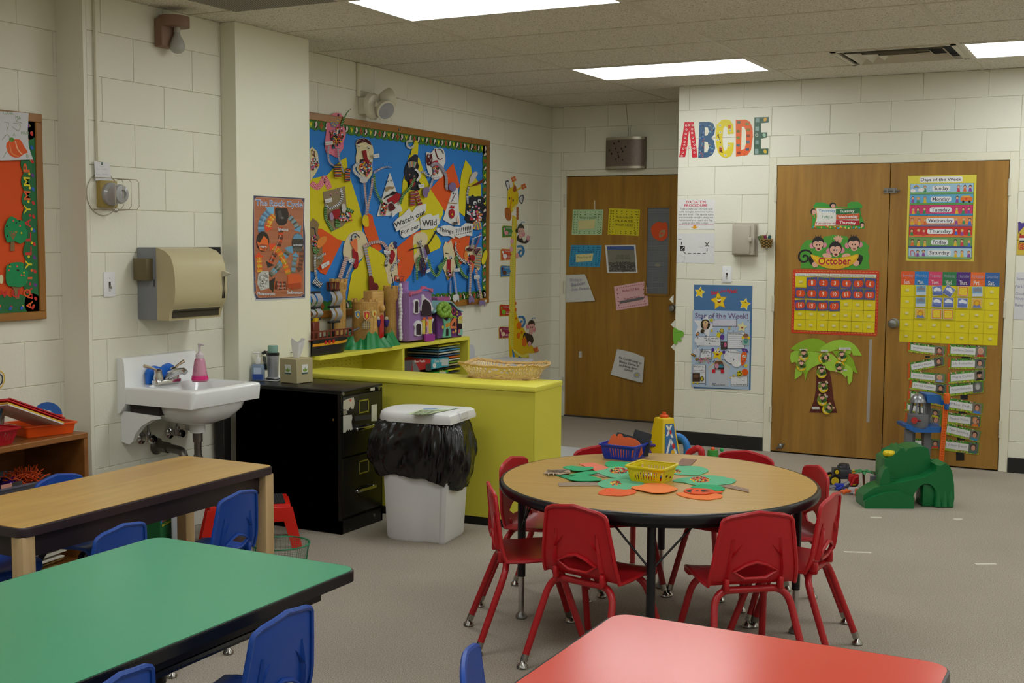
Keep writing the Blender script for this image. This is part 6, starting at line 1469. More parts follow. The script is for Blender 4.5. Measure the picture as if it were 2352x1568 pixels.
# caption
CD = ['#c93a4c', '#d9b32a', '#1d1d1d', '#e3e3e3', '#d96a9a', '#2f6a8a', '#d9682a', '#3a3a3a']
ZEB = ['#dcdcdc', '#1d1d1d']; GRN_ = ['#5a8a4c', '#1f2a1c', '#7fae6a']; LEO = ['#cfc9d6', '#4a3f5a']; STR = ['#cfc0b8', '#b06a5a', '#8a8a9a']; RB = ['#1d1d2c', '#d9682a', '#1d1d2c', '#d9b32a', '#2f4f8a']
for z, q, t, bl, h, w in ((ZU, '1072 1400 1120 1345 1190 1300 1265 1218 1300 1270 1360 1190 1475 1162 1470 1260 1400 1310 1340 1380 1230 1440 1110 1505', 'Watch out', (1085, 1460, 1465, 1290), 62, 'first'), (ZV, '1145 230 1240 190 1390 135 1405 230 1320 300 1200 355 1165 330', 'For our', (1168, 318, 1388, 225), 50, 'second'),
    (ZV, '1400 110 1480 70 1530 60 1560 85 1630 62 1640 180 1560 240 1480 250 1410 250', 'Wild', (1425, 214, 1605, 198), 76, 'third'), (ZV, '1600 240 1690 200 1760 195 1825 220 1820 365 1760 330 1680 330 1610 280', 'Things', (1622, 270, 1810, 300), 48, 'fourth'), (ZV, '1830 215 1900 220 1960 170 2050 180 2040 330 1970 325 1880 358 1825 330', '!!!!!!!!!', (1842, 322, 2030, 282), 80, 'last')):
    f = Flat(PB, z, .010).poly(q, '#dcdcda').text(t, *bl, h, '#2a2a2c', .02)
    f.obj('paper_caption', None, PAPER, 'jagged white caption card, %s piece of the line on the blue board' % w, 'caption', 'caption pieces on the blue board')
def cr(label, z, *parts):
    f0 = Flat(PB, z, .004); p = pts(parts[0][2]); x = sum(a for a, b_ in p) / len(p); y = sum(b_ for a, b_ in p) / len(p)
    t = thing('paper_creature', label, 'paper creature', f0.W(x, y), group='paper creatures on the blue board')
    for i, (nm, k, q, c, *r) in enumerate(parts):
        f = Flat(PB, z, .004 + .002 * i)
        if k == 'p': f.poly(q, c, .001, *r)
        elif k == 'b': f.band(q, r[0], c, r[1] if len(r) > 1 else 12, 4)
        elif k == 'd': f.poly(q, '#2a2426', .0006).dots(q, CD, 12, 90)
        elif k == 'e':
            for a, b_ in pts(q): f.ell(a, b_, r[0], r[0] * 1.2, c).ell(a + r[0] * .2, b_ + r[0] * .4, r[0] * .55, r[0] * .6, '#1a1a1a' if c != '#1a1a1a' else '#d9d9d9')
        elif k == 'y':
            R = random.Random(len(label) + i); P_ = pts(q)
            for _ in range(r[1]): a, b_ = R.choice(P_), R.choice(P_); m = ((a[0] + b_[0]) / 2 + R.uniform(-14, 14), (a[1] + b_[1]) / 2 + R.uniform(-14, 14)); f.band([a, m, b_], r[0], c, 0, 4)
        elif k == 'w':
            f.poly(q, '#d9dadc', .0006); f.text(c, *r[0], r[1], '#55555a')
        f.obj(nm, t, FELT)
def nt(q, n, bl, h=14): return ('name_tag', 'w', q, n, bl, h)
cr('pink paper creature rising over the top of the board frame', ZU, ('body', 'p', '290 100 350 56 410 50 450 80 475 130 470 200 490 260 495 320 465 420 470 480 430 530 410 590 370 592 320 560 260 540 240 460 240 400 255 300 265 180', '#e07a92', 2),
   ('eye', 'e', '340 97 402 78', '#2a1a3a', 11), ('mouth', 'p', '302 125 404 120 400 180 360 230 320 225 303 190', '#8a7aa0'), ('rainbow_print', 'b', '306 150 340 205 370 190 396 130', ['#c96a4a', '#d9c24a', '#5aa05a', '#5a7ac0'], 22, 8), ('shirt', 'd', '296 280 366 262 384 470 330 492', ''), ('shirt', 'd', '370 240 425 225 445 330 420 440 385 400', ''),
   ('arm', 'b', '425 220 450 130 500 40 545 0', GRN_, lambda t: 34 - 28 * t, 7), ('leg', 'b', '265 460 260 590 290 670 360 710', LEO, 22, 6), ('leg', 'b', '375 480 385 590 410 680 450 790', LEO, 20, 6), ('foot', 'b', '370 680 372 760 375 845', RB, 80, 9), ('foot', 'b', '500 730 485 800 490 890', RB, 64, 9), nt('210 405 300 398 306 436 214 448', 'Genevieve', (216, 432, 298, 424)))
cr('cream paper creature half hidden at the left edge of the board', ZU, ('body', 'p', '60 490 110 492 150 540 160 640 160 720 120 800 75 860 60 860', '#dccfa6', 2), ('hair', 'y', '75 500 110 520 120 600 80 560', '#5a1420', 7, 10), ('mouth', 'd', '70 620 130 600 160 690 90 750 66 750', ''))
cr('tall cream paper creature with dark red tongue and long striped legs', ZU, ('body', 'p', '620 420 650 370 740 362 800 410 836 500 830 600 820 700 825 780 790 850 740 880 700 830 640 760 625 690 620 590 632 520', '#dccfa6', 2), ('hair', 'y', '625 430 660 375 720 365 780 400 800 440 700 395', '#4a1018', 7, 40), ('eye', 'e', '648 457 770 480', '#cfcfc8', 14), ('shirt', 'd', '668 620 800 640 805 740 750 830 655 740', ''), ('tongue', 'p', '688 514 735 505 750 600 778 660 760 685 735 660 705 600', '#8f1520'),
   ('arm', 'b', '830 780 900 740 980 712 1050 720', LEO, lambda t: 30 - 22 * t, 7), ('arm', 'b', '825 800 840 960 890 1090 950 1180', GRN_, 26, 7), ('arm', 'b', '640 670 580 710 590 780 680 850', ['#c9c9c9', '#b0b0b4'], 34, 30), ('hand', 'p', '650 850 700 830 740 860 730 900 680 910 645 890', '#c3c3c6', 2), ('leg', 'b', '695 900 710 1050 725 1200 720 1300', STR, 24, 7), ('leg', 'b', '795 850 780 1000 750 1150 730 1290', STR, 26, 7), ('shoe', 'p', '675 1320 700 1300 735 1320 745 1400 740 1440 700 1445 665 1400', '#dcbf1a', 2), nt('796 560 868 548 872 596 800 606', 'Lilian', (812, 588, 860, 580)))
cr('grey-brown square paper creature with a spotted smile', ZU, ('body', 'p', '216 1020 485 950 515 1290 540 1330 460 1440 340 1500 260 1420', '#8f7f62'), ('eye', 'e', '308 1055 378 1030', '#c98a9a', 13), ('smile', 'b', '240 1180 300 1220 400 1170 445 1080 430 980', ['#e0e0dc', '#2a2a3a', '#c9c9d6'], 30, 8), ('arm', 'b', '240 1200 240 1330 290 1430 330 1500', GRN_, 32, 7), ('leg', 'b', '400 1320 385 1390 390 1450', GRN_, 60, 8), ('arm', 'b', '470 1220 520 1240 575 1270', GRN_, 40, 8), ('mouth', 'p', '305 1260 395 1228 400 1300 380 1350 330 1340', '#9a1820', 2), ('shirt', 'd', '400 1300 530 1270 545 1370 470 1380 395 1370', ''), ('ear', 'p', '425 1175 455 1165 475 1220 460 1275 430 1265 420 1215', '#c9c3c0', 2), ('cheek', 'p', '275 1280 300 1275 320 1340 290 1370 270 1330', '#a38aa8', 2), nt('208 1112 290 1090 298 1138 214 1160', 'Audrina', (218, 1148, 288, 1128)))
cr('curled pink striped paper strip on the left of the board', ZU, ('strip', 'b', '70 910 150 960 210 900 240 850 300 980', ['#d6576a', '#e3a3ac'], 70, 8))
cr('white triangular paper creature with a moustache and red lips', ZU, ('body', 'p', '1038 780 1110 990 1160 1160 1195 1250 1050 1310 878 1318 940 1100', '#dadad6'), ('eye', 'e', '1008 888 1048 878', '#9aa39a', 11), ('nose', 'p', '975 970 1020 950 1060 955 1088 955 1070 985 1030 985 1000 1015 978 1005', '#a38a68', 2), ('moustache', 'p', '940 1115 980 1070 1040 1040 1065 1010 1100 1020 1135 1024 1080 1050 1020 1070', '#1c1a1a'), ('lips', 'p', '990 1110 1040 1080 1085 1050 1110 1030 1165 1050 1135 1130 1085 1168 1050 1130 1010 1150', '#a31822'), ('beard', 'y', '1010 1170 1060 1170 1090 1220 1030 1250', '#5a1018', 8, 26), ('shirt', 'd', '935 1150 990 1170 960 1300 915 1290', ''), nt('1045 1270 1110 1250 1105 1280 1050 1330', 'V', (1062, 1300, 1076, 1296), 12), ('arm', 'b', '1140 1165 1180 1060 1260 970 1320 850', GRN_, 30, 7))
cr('black ragged paper creature with a striped skirt and yellow horn', ZU, ('body', 'p', '1280 600 1350 560 1385 575 1380 660 1395 700 1380 760 1400 830 1390 880 1420 920 1400 1000 1330 1000 1260 990 1255 900 1220 860 1215 760 1235 690', '#20222c'), ('horn', 'p', '1285 580 1310 480 1340 400 1365 385 1385 430 1378 560 1340 555', '#d6c81e'), ('curl', 'b', '1310 395 1250 400 1250 460 1290 480 1330 450', ['#b9bab4'], 26, 30), ('eye', 'e', '1272 808 1330 828', '#c99a8a', 9), ('cap', 'b', '1250 690 1300 680 1345 690', ['#8a9ab0', '#c9a05a', '#b06a7a', '#6a9a5a'], 70, 9), ('arm', 'b', '1335 740 1380 780 1390 830 1355 885', ['#d6d6d6'], 26, 20), ('tongue', 'p', '1262 870 1300 860 1335 910 1310 960 1270 945', '#9a1820'), ('skirt', 'b', '1300 1010 1300 1100 1295 1190', RB + ['#b02a3a'], 60, 7), ('skirt', 'b', '1330 1000 1360 1090 1390 1180', RB + ['#b02a3a'], 56, 7), nt('1360 930 1430 920 1432 965 1366 972', 'Ladiya', (1372, 956, 1424, 948)))
cr('white rounded paper creature with red hair and lips at the top right', ZU, ('body', 'p', '1480 560 1500 525 1545 540 1590 480 1640 490 1690 490 1715 560 1720 650 1700 700 1700 800 1660 850 1580 870 1530 810 1490 720', '#dcdad6', 2), ('hair', 'y', '1490 570 1545 560 1540 680 1495 680', '#5a1018', 7, 34), ('hair', 'b', '1590 490 1610 570 1640 620 1680 610', ['#6a1420'], 12, 30), ('lines', 'b', '1610 500 1660 500 1690 550', ['#25252a'], 7, 30), ('lips', 'p', '1545 660 1580 635 1615 630 1620 670 1580 678', '#b51a26'), ('shirt', 'd', '1560 710 1620 700 1615 800 1560 810', ''), ('tail', 'b', '1530 700 1580 670 1650 710 1710 820 1720 960 1735 990', ['#8a8090', '#a09aa6'], 34, 10), ('arm', 'b', '1395 780 1440 770 1480 820 1530 820', ZEB, 24, 7), ('leg', 'b', '1545 860 1520 940 1490 1010', LEO, 24, 6), ('foot', 'p', '1430 970 1490 960 1490 1020 1460 1095 1415 1045', '#7d6a94', 2), ('foot', 'p', '1740 930 1780 900 1820 930 1815 1000 1770 1010 1735 980', '#7d6a94', 2), nt('1540 835 1620 820 1622 848 1548 868', 'Marianna', (1548, 856, 1612, 842)))
cr('white bell-shaped paper creature with one big eye', ZU, ('body', 'p', '1800 1000 1830 980 1870 970 1880 1060 1885 1200 1900 1430 1800 1420 1690 1360 1740 1200 1780 1080', '#dadad8'), ('eye', 'e', '1810 1030', '#c9cfd6', 18), ('nose', 'b', '1842 1040 1815 1090 1790 1140', ['#a3303a', '#3a6a8a'], 8, 12), ('brow', 'b', '1740 1150 1800 1156 1855 1160', ['#3a5a3a', '#c98a3a'], 8, 10), ('crown', 'p', '1765 1210 1785 1180 1800 1205 1815 1185 1818 1225', '#b51a26'), ('lips', 'p', '1760 1240 1800 1230 1820 1270 1810 1330 1780 1345 1755 1300', '#a31822', 2), ('tongue', 'p', '1775 1300 1790 1280 1800 1310', '#d9b32a'), ('button', 'p', '1800 1385 1850 1385 1850 1420 1800 1420', '#4a4a4c'), ('hand', 'b', '1850 1310 1860 1400', ['#dc7a2a'], 10, 20))
cr('black shaggy paper creature with bead shirt over the right board frame', ZU, ('body', 'p', '1975 1090 2020 1090 2055 1050 2080 1080 2120 1070 2160 1070 2205 1110 2210 1160 2230 1200 2225 1260 2240 1300 2215 1330 2220 1390 2180 1380 2130 1420 2050 1400 1970 1440 1985 1380 1960 1360', '#1f222c'), ('eye', 'e', '2080 1155 2134 1128', '#cfd3d6', 20), ('shirt', 'd', '2010 1190 2150 1190 2165 1290 2150 1400 2040 1400 2000 1280', ''), ('rainbow_print', 'b', '2045 1410 2090 1440 2150 1430', ['#c96a4a', '#d9c24a', '#5aa05a', '#8a6ab0'], 90, 9), ('arm', 'b', '1985 1160 1980 1040 2000 950', ZEB, 24, 7), ('horn', 'p', '2000 920 2010 850 2040 790 2080 770 2105 790 2080 840 2050 890', '#c3bcb8', 2), ('horn', 'p', '2010 950 2100 900 2185 850 2150 910 2090 935', '#6a2a1c'), nt('1965 1250 2010 1280 2015 1310 1965 1290', 'David', (1970, 1278, 2006, 1296), 12))
cr('brown paper creature cut by the pilaster at the lower left of the board', ZV, ('body', 'p', '60 160 130 140 165 190 150 300 200 400 210 540 225 620 170 700 60 760', '#8a7350', 2), ('brow', 'b', '70 230 110 240 120 300 130 330', ['#232a44'], 12, 30), ('shirt', 'd', '70 340 120 330 135 440 80 450', ''), ('hand', 'p', '135 440 150 370 210 335 252 340 245 400 190 460 150 480', '#e08838', 2), ('arm', 'b', '110 580 160 600 200 560 235 545', ZEB, 26, 7), ('arm', 'b', '150 490 110 540 90 460', GRN_, 30, 7), ('leg', 'b', '100 560 100 700 120 860 170 940', ZEB, 26, 7), ('foot', 'b', '80 880 180 940', ZEB, 60, 8), nt('168 682 265 634 272 676 180 736', 'Lily', (204, 704, 242, 684), 26))
cr('large cream bird-like paper creature with orange beak and red tongue', ZV, ('body', 'p', '465 500 480 420 530 320 600 275 680 268 730 310 762 400 760 480 720 570 640 650 560 640 490 620 465 560', '#d9cba3', 2), ('eye', 'e', '604 330 556 365', '#b9c3c9', 24), ('brow', 'b', '570 410 565 330 610 300 668 350', ['#2a3050'], 9, 30), ('beak', 'p', '545 410 580 380 620 362 630 440 625 532 580 480', '#e27a4a', 2), ('tongue', 'p', '565 480 600 520 632 535 640 640 635 700 610 732 585 710 572 600', '#9a1820', 2), ('arm', 'b', '700 470 760 430 860 400 940 420 990 500 990 580', STR, 40, 8), ('leg', 'b', '715 450 740 580 770 720 790 870', ['#8a9ac0', '#c9b0b8', '#b0805a', '#7a9a8a'], 40, 8), ('leg', 'b', '485 580 450 700 400 850', STR, 50, 8), ('leg', 'b', '580 610 540 700 500 790 480 880', ZEB, 28, 7), ('boot', 'p', '755 830 800 830 815 900 850 910 870 950 860 990 790 1005 760 990', '#74221c', 2), nt('500 618 548 600 560 640 510 660', 'Matt', (508, 642, 548, 628)))
cr('slim cream paper creature with a red mouth and navy hat', ZV, ('body', 'p', '1010 500 1030 440 1075 400 1110 430 1125 500 1120 620 1130 720 1130 840 1080 900 1020 915 1000 800 970 690 990 600', '#d9cba3', 2), ('eye', 'e', '1050 450 1082 478', '#b0686a', 11), ('hat', 'p', '1070 420 1090 395 1125 410 1115 440 1125 470 1105 495', '#232f66'), ('mouth', 'p', '1045 505 1070 505 1095 555 1080 620 1050 675 1025 650 1030 580', '#9a1820', 2), ('arm', 'b', '1020 590 990 640 980 700', ZEB, 34, 8), ('arm', 'b', '1050 760 1070 690 1140 630', ZEB, 30, 8), nt('945 500 1025 520 1025 552 950 545', 'Benson', (955, 535, 1018, 545)))
cr('cream paper creature with black twig arms and dark yarn', ZV, ('body', 'p', '1320 400 1335 320 1400 285 1470 290 1505 360 1480 450 1500 570 1500 640 1440 740 1370 750 1340 660 1330 560 1320 480', '#d9cba3', 2), ('eye', 'e', '1418 390', '#7a8a9a', 10), ('patch', 'p', '1325 440 1360 430 1360 530 1330 560', '#d6c81e'), ('wing', 'p', '1400 490 1450 470 1490 540 1480 600 1420 570', '#7d6a94', 2), ('arm', 'b', '1490 440 1540 370 1600 265', ['#231a18'], 14, 20), ('arm', 'b', '1400 470 1330 480 1260 505', ['#231a18'], 14, 20), ('paw', 'p', '1450 440 1490 435 1515 540 1485 560', '#4a2f24'), ('smile', 'b', '1370 390 1410 460 1430 560 1460 650', ZEB, 26, 7), ('yarn', 'y', '1380 580 1430 600 1460 700 1440 810 1400 780', '#4a1424', 8, 22), ('yarn', 'y', '1390 600 1420 760 1400 830 1440 640', '#232448', 8, 14), ('arm', 'b', '1385 560 1355 650 1340 760 1345 870', GRN_, 24, 7), ('arm', 'b', '1480 620 1510 730 1580 820 1640 720 1700 590', GRN_, 32, 7), ('bow', 'p', '1590 700 1640 650 1650 730 1620 770', '#5a8a4c'), nt('1440 755 1495 725 1500 760 1450 785', 'Nathan', (1448, 772, 1494, 748)))
cr('cream cat-eared paper creature with a long red mouth', ZV, ('body', 'p', '1695 470 1720 395 1755 420 1790 372 1815 470 1835 560 1860 640 1840 740 1815 830 1780 830 1745 878 1715 780 1690 720 1705 600', '#d9cba3'), ('brow', 'b', '1715 540 1765 550', ['#25252a'], 12, 20), ('eye', 'e', '1782 595', '#b0b8c0', 18), ('mouth', 'p', '1735 620 1778 620 1775 720 1780 760 1755 790 1730 740', '#9a1820'), ('shirt', 'd', '1730 740 1770 770 1775 830 1745 860', ''), ('arm', 'b', '1840 400 1830 480 1880 600 1970 660', ZEB, lambda t: 16 + 26 * t, 8), ('arm', 'b', '1835 580 1870 700 1930 810 1985 840', GRN_, 34, 7), ('leg', 'b', '1768 880 1762 970 1765 1050', LEO, 16, 6), ('leg', 'b', '1800 770 1820 900 1830 1000 1840 1050', ['#5a6a9a', '#c9c0c8'], 22, 6), ('foot', 'p', '1790 1060 1830 1045 1860 1060 1860 1140 1840 1110 1810 1145 1785 1100', '#cfcfcf', 2), nt('1795 735 1865 722 1868 765 1800 768', 'Jack', (1812, 758, 1850, 752)))
cr('cluttered cream paper creature with candy body and yarn at the lower right', ZV, ('body', 'p', '1960 480 2000 450 2080 440 2110 470 2160 470 2170 560 2140 740 2110 740 2080 690 2000 690 1985 580', '#d9cba3', 2), ('shirt', 'd', '1990 560 2060 570 2070 680 1995 670', ''), ('patch', 'b', '2130 480 2125 600 2105 720', ['#8a9ab0', '#c9b04a', '#b05a7a', '#6a9a5a'], 66, 8), ('hand', 'p', '1945 540 1970 515 1985 560 1980 650 1950 640', '#e08838', 2), ('hand', 'p', '2160 600 2190 520 2215 505 2225 560 2200 650 2175 680 2155 660', '#dccb1e', 2), ('tongue', 'p', '2010 700 2040 655 2060 700 2050 740 2030 782 2012 740', '#e06a3a', 2), ('lips', 'p', '2010 570 2050 560 2072 600 2050 640 2015 620', '#9a1820', 2), ('hair', 'y', '1960 490 2010 470 2040 500 1990 510', '#4a1424', 8, 20), ('hair', 'y', '2050 500 2120 490 2080 560 2100 520', '#4a1424', 7, 12), ('horn', 'b', '2010 480 2035 390 2040 350', LEO, 24, 7), ('horn', 'b', '2060 480 2100 380 2125 290', ['#5a4a6a', '#b05a6a'], 18, 7), ('stick', 'b', '2045 355 2140 318', ['#cfd6dc'], 10, 30), ('leg', 'b', '1995 690 1995 860 1985 1060', STR, 26, 7), ('leg', 'b', '2060 740 2090 900 2125 1100', STR, 26, 7), ('foot', 'p', '1970 1075 2010 1065 2038 1110 2030 1150 2000 1130 1990 1160 1970 1150', '#7d6a94', 2), ('foot', 'p', '2100 1120 2165 1130 2160 1200 2145 1165 2110 1190 2095 1160', '#7d6a94', 2), nt('2028 815 2095 808 2098 852 2030 858', 'Darla', (2040, 844, 2086, 840)))
# ---------------------------------------------------------------- emergency light over the board
P0 = Pl('x', XL).P(836, 245)
el = thing('emergency_light', 'cream twin-head emergency light above the big bulletin board', 'emergency light', (XL, P0.y, P0.z))
EL = mat('#dcd8c6', .35)
B().box(0, .06, -.07, .05, -.055, .05, .006, 2).obj('junction_box', EL, el)
B().lathe([(.085, 0), (.085, .012), (.07, .03), (0, .032)], 28, (.06, .0, .0), (1, -.1, 0)).obj('mount_plate', EL, el)
for s, d, nm in ((1, (.45, .8, .25), 0), (-1, (.75, -.3, -.45), 1)):
    c = V((.13, .07 if s > 0 else .035, .05 if s > 0 else -.015)); d = V(d).normalized()
    B().tube([(.08, 0, 0), (.1, .02 * s, .01), c], .018, 10).obj('swivel_arm', EL, el)
    h = B().lathe([(.02, -.05), (.045, -.035), (.062, .0), (.068, .03), (.064, .034)], 28, c, d).obj('lamp_head', EL, el)
    B().lathe([(.0, .024), (.058, .026), (.061, .033), (.03, .04), (0, .042)], 28, c, d).obj('lamp_lens', mat('#b9bcc4', .12, trans=.3, var=.1, vs=30), h)
P1 = Pl('x', XL).P(821, 142); P2 = Pl('x', XL).P(821, 222)
tag(B().box(XL, XL + .018, P2.y - .014, P2.y + .014, P2.z, ZC - .004, .003, 1).obj('conduit', FRAME), 'cream conduit from the ceiling down to the emergency light', 'conduit')
b = B().tube([Pl('x', XL).P(*p, .005) for p in ((896, 219), (960, 238), (1040, 256), (1110, 268), (1180, 282), (1266, 294))], .004, 5, sm=3)
tag(b.obj('wall_wire', FRAME), 'painted wire sagging along the wall above the board', 'wire')
# ---------------------------------------------------------------- giraffe growth chart
PG = Pl('x', XL)
gg = thing('growth_chart', 'tall yellow giraffe growth chart with two monkeys beside the board', 'growth chart', PG.P(1185, 620))
f = Flat(PG, ZI, .001)
f.poly('256 380 290 400 284 600 280 800 276 1000 280 1110 300 1180 360 1280 398 1370 430 1410 455 1400 420 1436 380 1440 384 1488 362 1488 350 1470 300 1488 270 1488 262 1420 246 1486 234 1486 226 1300 232 1100 236 800 244 600', '#dcb80e')
f.poly('262 400 280 400 262 1400 240 1380 232 1300 240 800 250 600', '#d6cc4a').poly('262 1488 250 1400 270 1440 280 1488', '#2f7fb8').poly('300 1488 300 1450 345 1465 350 1488', '#2f7fb8')
for k in range(60): f.rect(252 - k * .1, 420 + k * 16, 264 - k * .1, 421.5 + k * 16, '#8a7a1c')
f.poly('244 1400 300 1460 360 1470 380 1430 330 1450 280 1420', '#e0d460', sm=2)
for x, y, rx, ry in ((278, 1055, 6, 12), (278, 1105, 6, 14), (305, 1225, 18, 28), (282, 1170, 6, 10), (300, 1302, 12, 24), (325, 1278, 8, 14), (345, 1350, 18, 36)): f.ell(x, y, rx, ry, '#d96a14')
for y in range(330, 420, 24): f.ell(292, y, 8, 14, '#a8541c')
for a in range(4): f.ell(434 + 13 * math.cos(a * 1.57 + .4), 1410 + 14 * math.sin(a * 1.57 + .4), 9, 10, '#d9682a')
f.obj('neck_and_body', gg, GLOSS)
f = Flat(PG, ZI, .0022).band([(264, 170), (264, 110)], 10, '#dcb80e', sm=0).band([(285, 190), (330, 165)], 12, '#dcb80e', sm=0)
for x, y in ((264, 104), (342, 160)):
    for a in range(4): f.ell(x + 13 * math.cos(a * 1.57 + .4), y + 14 * math.sin(a * 1.57 + .4), 9, 10, '#d9682a')
f.poly('200 130 212 114 228 120 236 190 220 190', '#3a4a5a', sm=2).poly('206 134 214 124 226 128 230 180 220 178', '#cfd3d9', sm=2).poly('300 250 330 222 342 240 330 295 310 280', '#3a4a5a', sm=2).poly('306 252 328 232 334 246 326 284 312 272', '#cfd3d9', sm=2)
f.poly('218 210 228 180 256 165 284 176 300 220 296 290 270 330 240 370 214 350', '#dcc014', sm=2).poly('250 330 285 296 290 310 262 345', '#e3d88a').poly('232 330 246 240 252 240 242 332', '#c9781c').poly('254 190 266 160 270 144 282 160 288 190 270 205', '#a3502a').poly('196 340 206 324 236 330 246 366 244 410 226 424 202 400', '#a85a22', sm=2)
f.ell(231, 252, 5, 11, '#2a2010').ell(259, 266, 5, 13, '#2a2010').ell(212, 372, 3, 6, '#6a3010').ell(224, 378, 3, 6, '#6a3010'); f.obj('head', gg, GLOSS)
for nm, x, y, sp, q in (('upper', 318, 490, (320, 660), '288 560 300 530 330 560 345 585 384 540 390 560 370 590 340 596 300 580'), ('lower', 400, 1225, (328, 1200), '385 1290 405 1300 416 1340 400 1370 375 1380 350 1300 340 1340 345 1370 336 1320 345 1280')):
    f = Flat(PG, ZI, .0034).poly(q, '#1f1c20', sm=2).band([(sp[0] - 30, sp[1] - 40), (sp[0] + 8, sp[1] - 40), (sp[0] + 20, sp[1]), (sp[0], sp[1] + 34), (sp[0] - 18, sp[1] + 8), (sp[0] + 2, sp[1] - 12)], 15, ['#2f86c0', '#2468a0'], 12, 4)
    f.ell(x, y - 6, 26, 38, '#1f1c20').ell(x + 20, y + 36 if nm == 'upper' else y + 30, 13, 20, '#d98a9a').ell(x - 30, y + 10, 12, 18, '#d98a9a' if nm == 'lower' else '#1f1c20').ell(x - 8, y + 10, 15, 22, '#dca8a0').ell(x + 10, y + 10, 15, 22, '#dca8a0').ell(x - 4, y + 48, 14, 22, '#dca8a0').ell(x - 8, y + 14, 3, 6, '#222').ell(x + 8, y + 14, 3, 6, '#222').band([(x, y - 40), (x + 8, y - 56), (x + 30, y - 58)], 5, '#2f86c0')
    for hx, hy in (((374, 555), (250, 580), (246, 640), (290, 690)) if nm == 'upper' else ((348, 1345), (384, 1365))): f.ell(hx, hy, 13, 20, '#dca0a8')
    f.obj(nm + '_monkey', gg, GLOSS)
for q, c, nm, w, c2 in ((0, '#2f7a3a', 'Flamingo', 'green flamingo', '#e08a9a'), (1, '#c94a20', 'Zebra', 'orange zebra', '#e3e3e3'), (2, '#2f76b0', 'Wildebeest', 'blue wildebeest', '#5a3018'), (3, '#b5281c', 'Python', 'red python', '#6fae2a'), (4, '#8a1a4a', 'Cheetah', 'purple cheetah', '#d9c2a0')):
    x0, y0 = ((174, 458), (164, 635), (160, 762), (154, 1062), (150, 1232))[q]
    f = Flat(PG, ZI, .002).poly([(x0 + 8, y0), (x0 + 80, y0 + 4), (x0 + 80, y0 + 36), (x0 + 90, y0 + 46), (x0 + 80, y0 + 58), (x0 + 78, y0 + 90), (x0, y0 + 94), (x0 - 2, y0 + 14)], '#d9c25a').poly([(x0 + 10, y0 + 4), (x0 + 76, y0 + 8), (x0 + 76, y0 + 38), (x0 + 86, y0 + 46), (x0 + 76, y0 + 56), (x0 + 74, y0 + 86), (x0 + 4, y0 + 90), (x0 + 2, y0 + 16)], c)
    f.ell(x0 + 34, y0 + 58, 16, 16, c2).ell(x0 + 18, y0 + 28, 7, 10, c2).band([(x0 + 18, y0 + 30), (x0 + 20, y0 + 46), (x0 + 30, y0 + 58)], 6, c2).rect(x0 + 26, y0 + 72, x0 + 29, y0 + 86, c2).rect(x0 + 38, y0 + 72, x0 + 41, y0 + 86, c2).text(nm, x0 + 32, y0 + 24, x0 + 74, y0 + 24, 9, '#e3e3e3').rect(x0 + 54, y0 + 58, x0 + 72, y0 + 61, '#d9d9d9').rect(x0 + 50, y0 + 68, x0 + 72, y0 + 71, '#d9d9d9')
    f.obj('height_tag', None, GLOSS, w + ' tag beside the giraffe growth chart', 'tag', 'animal tags by the giraffe chart')
# ---------------------------------------------------------------- rock cycle poster on the pilaster
f = Flat(Pl('x', XP), ZJ, .001).poly('224 102 860 136 852 400 868 600 866 1378 250 1408 230 1300 216 700', '#b9bcc9').poly('228 102 860 136 852 400 866 600 864 1366 258 1388 236 1300 218 700', '#3a3a5a').poly('262 120 820 150 846 190 840 500 852 1320 820 1352 290 1372 258 1330 236 800 232 160', '#c9a08c').poly('264 124 818 154 842 190 836 500 848 1320 818 1348 290 1368 262 1330 240 800 236 160', '#a8684a')
for i in range(9): f.poly([(240, 250 + i * 130), (840, 262 + i * 130), (840, 290 + i * 130), (240, 276 + i * 130)], ('#a05f42', '#b0704f')[i % 2])
f.text('The Rock Cycle', 246, 222, 834, 246, 72, '#d9e0ea', .03).text('The Rock Cycle', 250, 218, 830, 242, 66, '#2f6fb0', .0)
def arrow(p, w, c, hc): f.band(p, w, c, 26, 5); (a, b_) = [V(x) for x in pts(p)[-2:]]; d = (b_ - a).normalized(); n = V((-d.y, d.x)); f.poly([tuple(b_ + n * w * .95), tuple(b_ - n * w * .95), tuple(b_ + d * w * 1.1)], hc)
for p, w, c, hc in (('320 560 322 440 370 350 420 300', 76, ['#4a6a8a', '#5a86a8', '#6fa6c9'], '#6fb0d6'), ('480 350 440 400 410 490', 60, ['#d9b32a', '#dd8a24', '#dc5a24'], '#dc4a24'), ('660 360 720 420 770 500', 60, ['#4a4a44', '#8a8a80', '#6f9ab0'], '#5f9ac0'), ('560 490 560 620 520 760 430 940', 60, ['#c94a1c', '#8a3a22', '#4a2a20'], '#231f20'), ('300 1050 296 950 292 870', 60, ['#d9b32a', '#dd8a24', '#dc5a24'], '#dc4a24'), ('420 1090 520 1000 600 880 660 790', 70, ['#4a4a40', '#6a6a5c', '#7a8a8a', '#5f96b8'], '#5f9ac0'), ('660 1080 600 920 540 800 470 745', 64, ['#a8861c', '#d98a24', '#dc5a24'], '#dc4a24'), ('715 1060 725 950 740 860', 52, ['#6a6a5c', '#7a8a8a', '#5f96b8'], '#5f9ac0'), ('820 760 818 900 795 1000', 50, ['#8a5038', '#5a3a30'], '#6a4030'), ('640 1215 560 1220 480 1210', 100, ['#b04a24', '#6a3020', '#3a2420'], '#231f20')): arrow(p, w, c, hc)
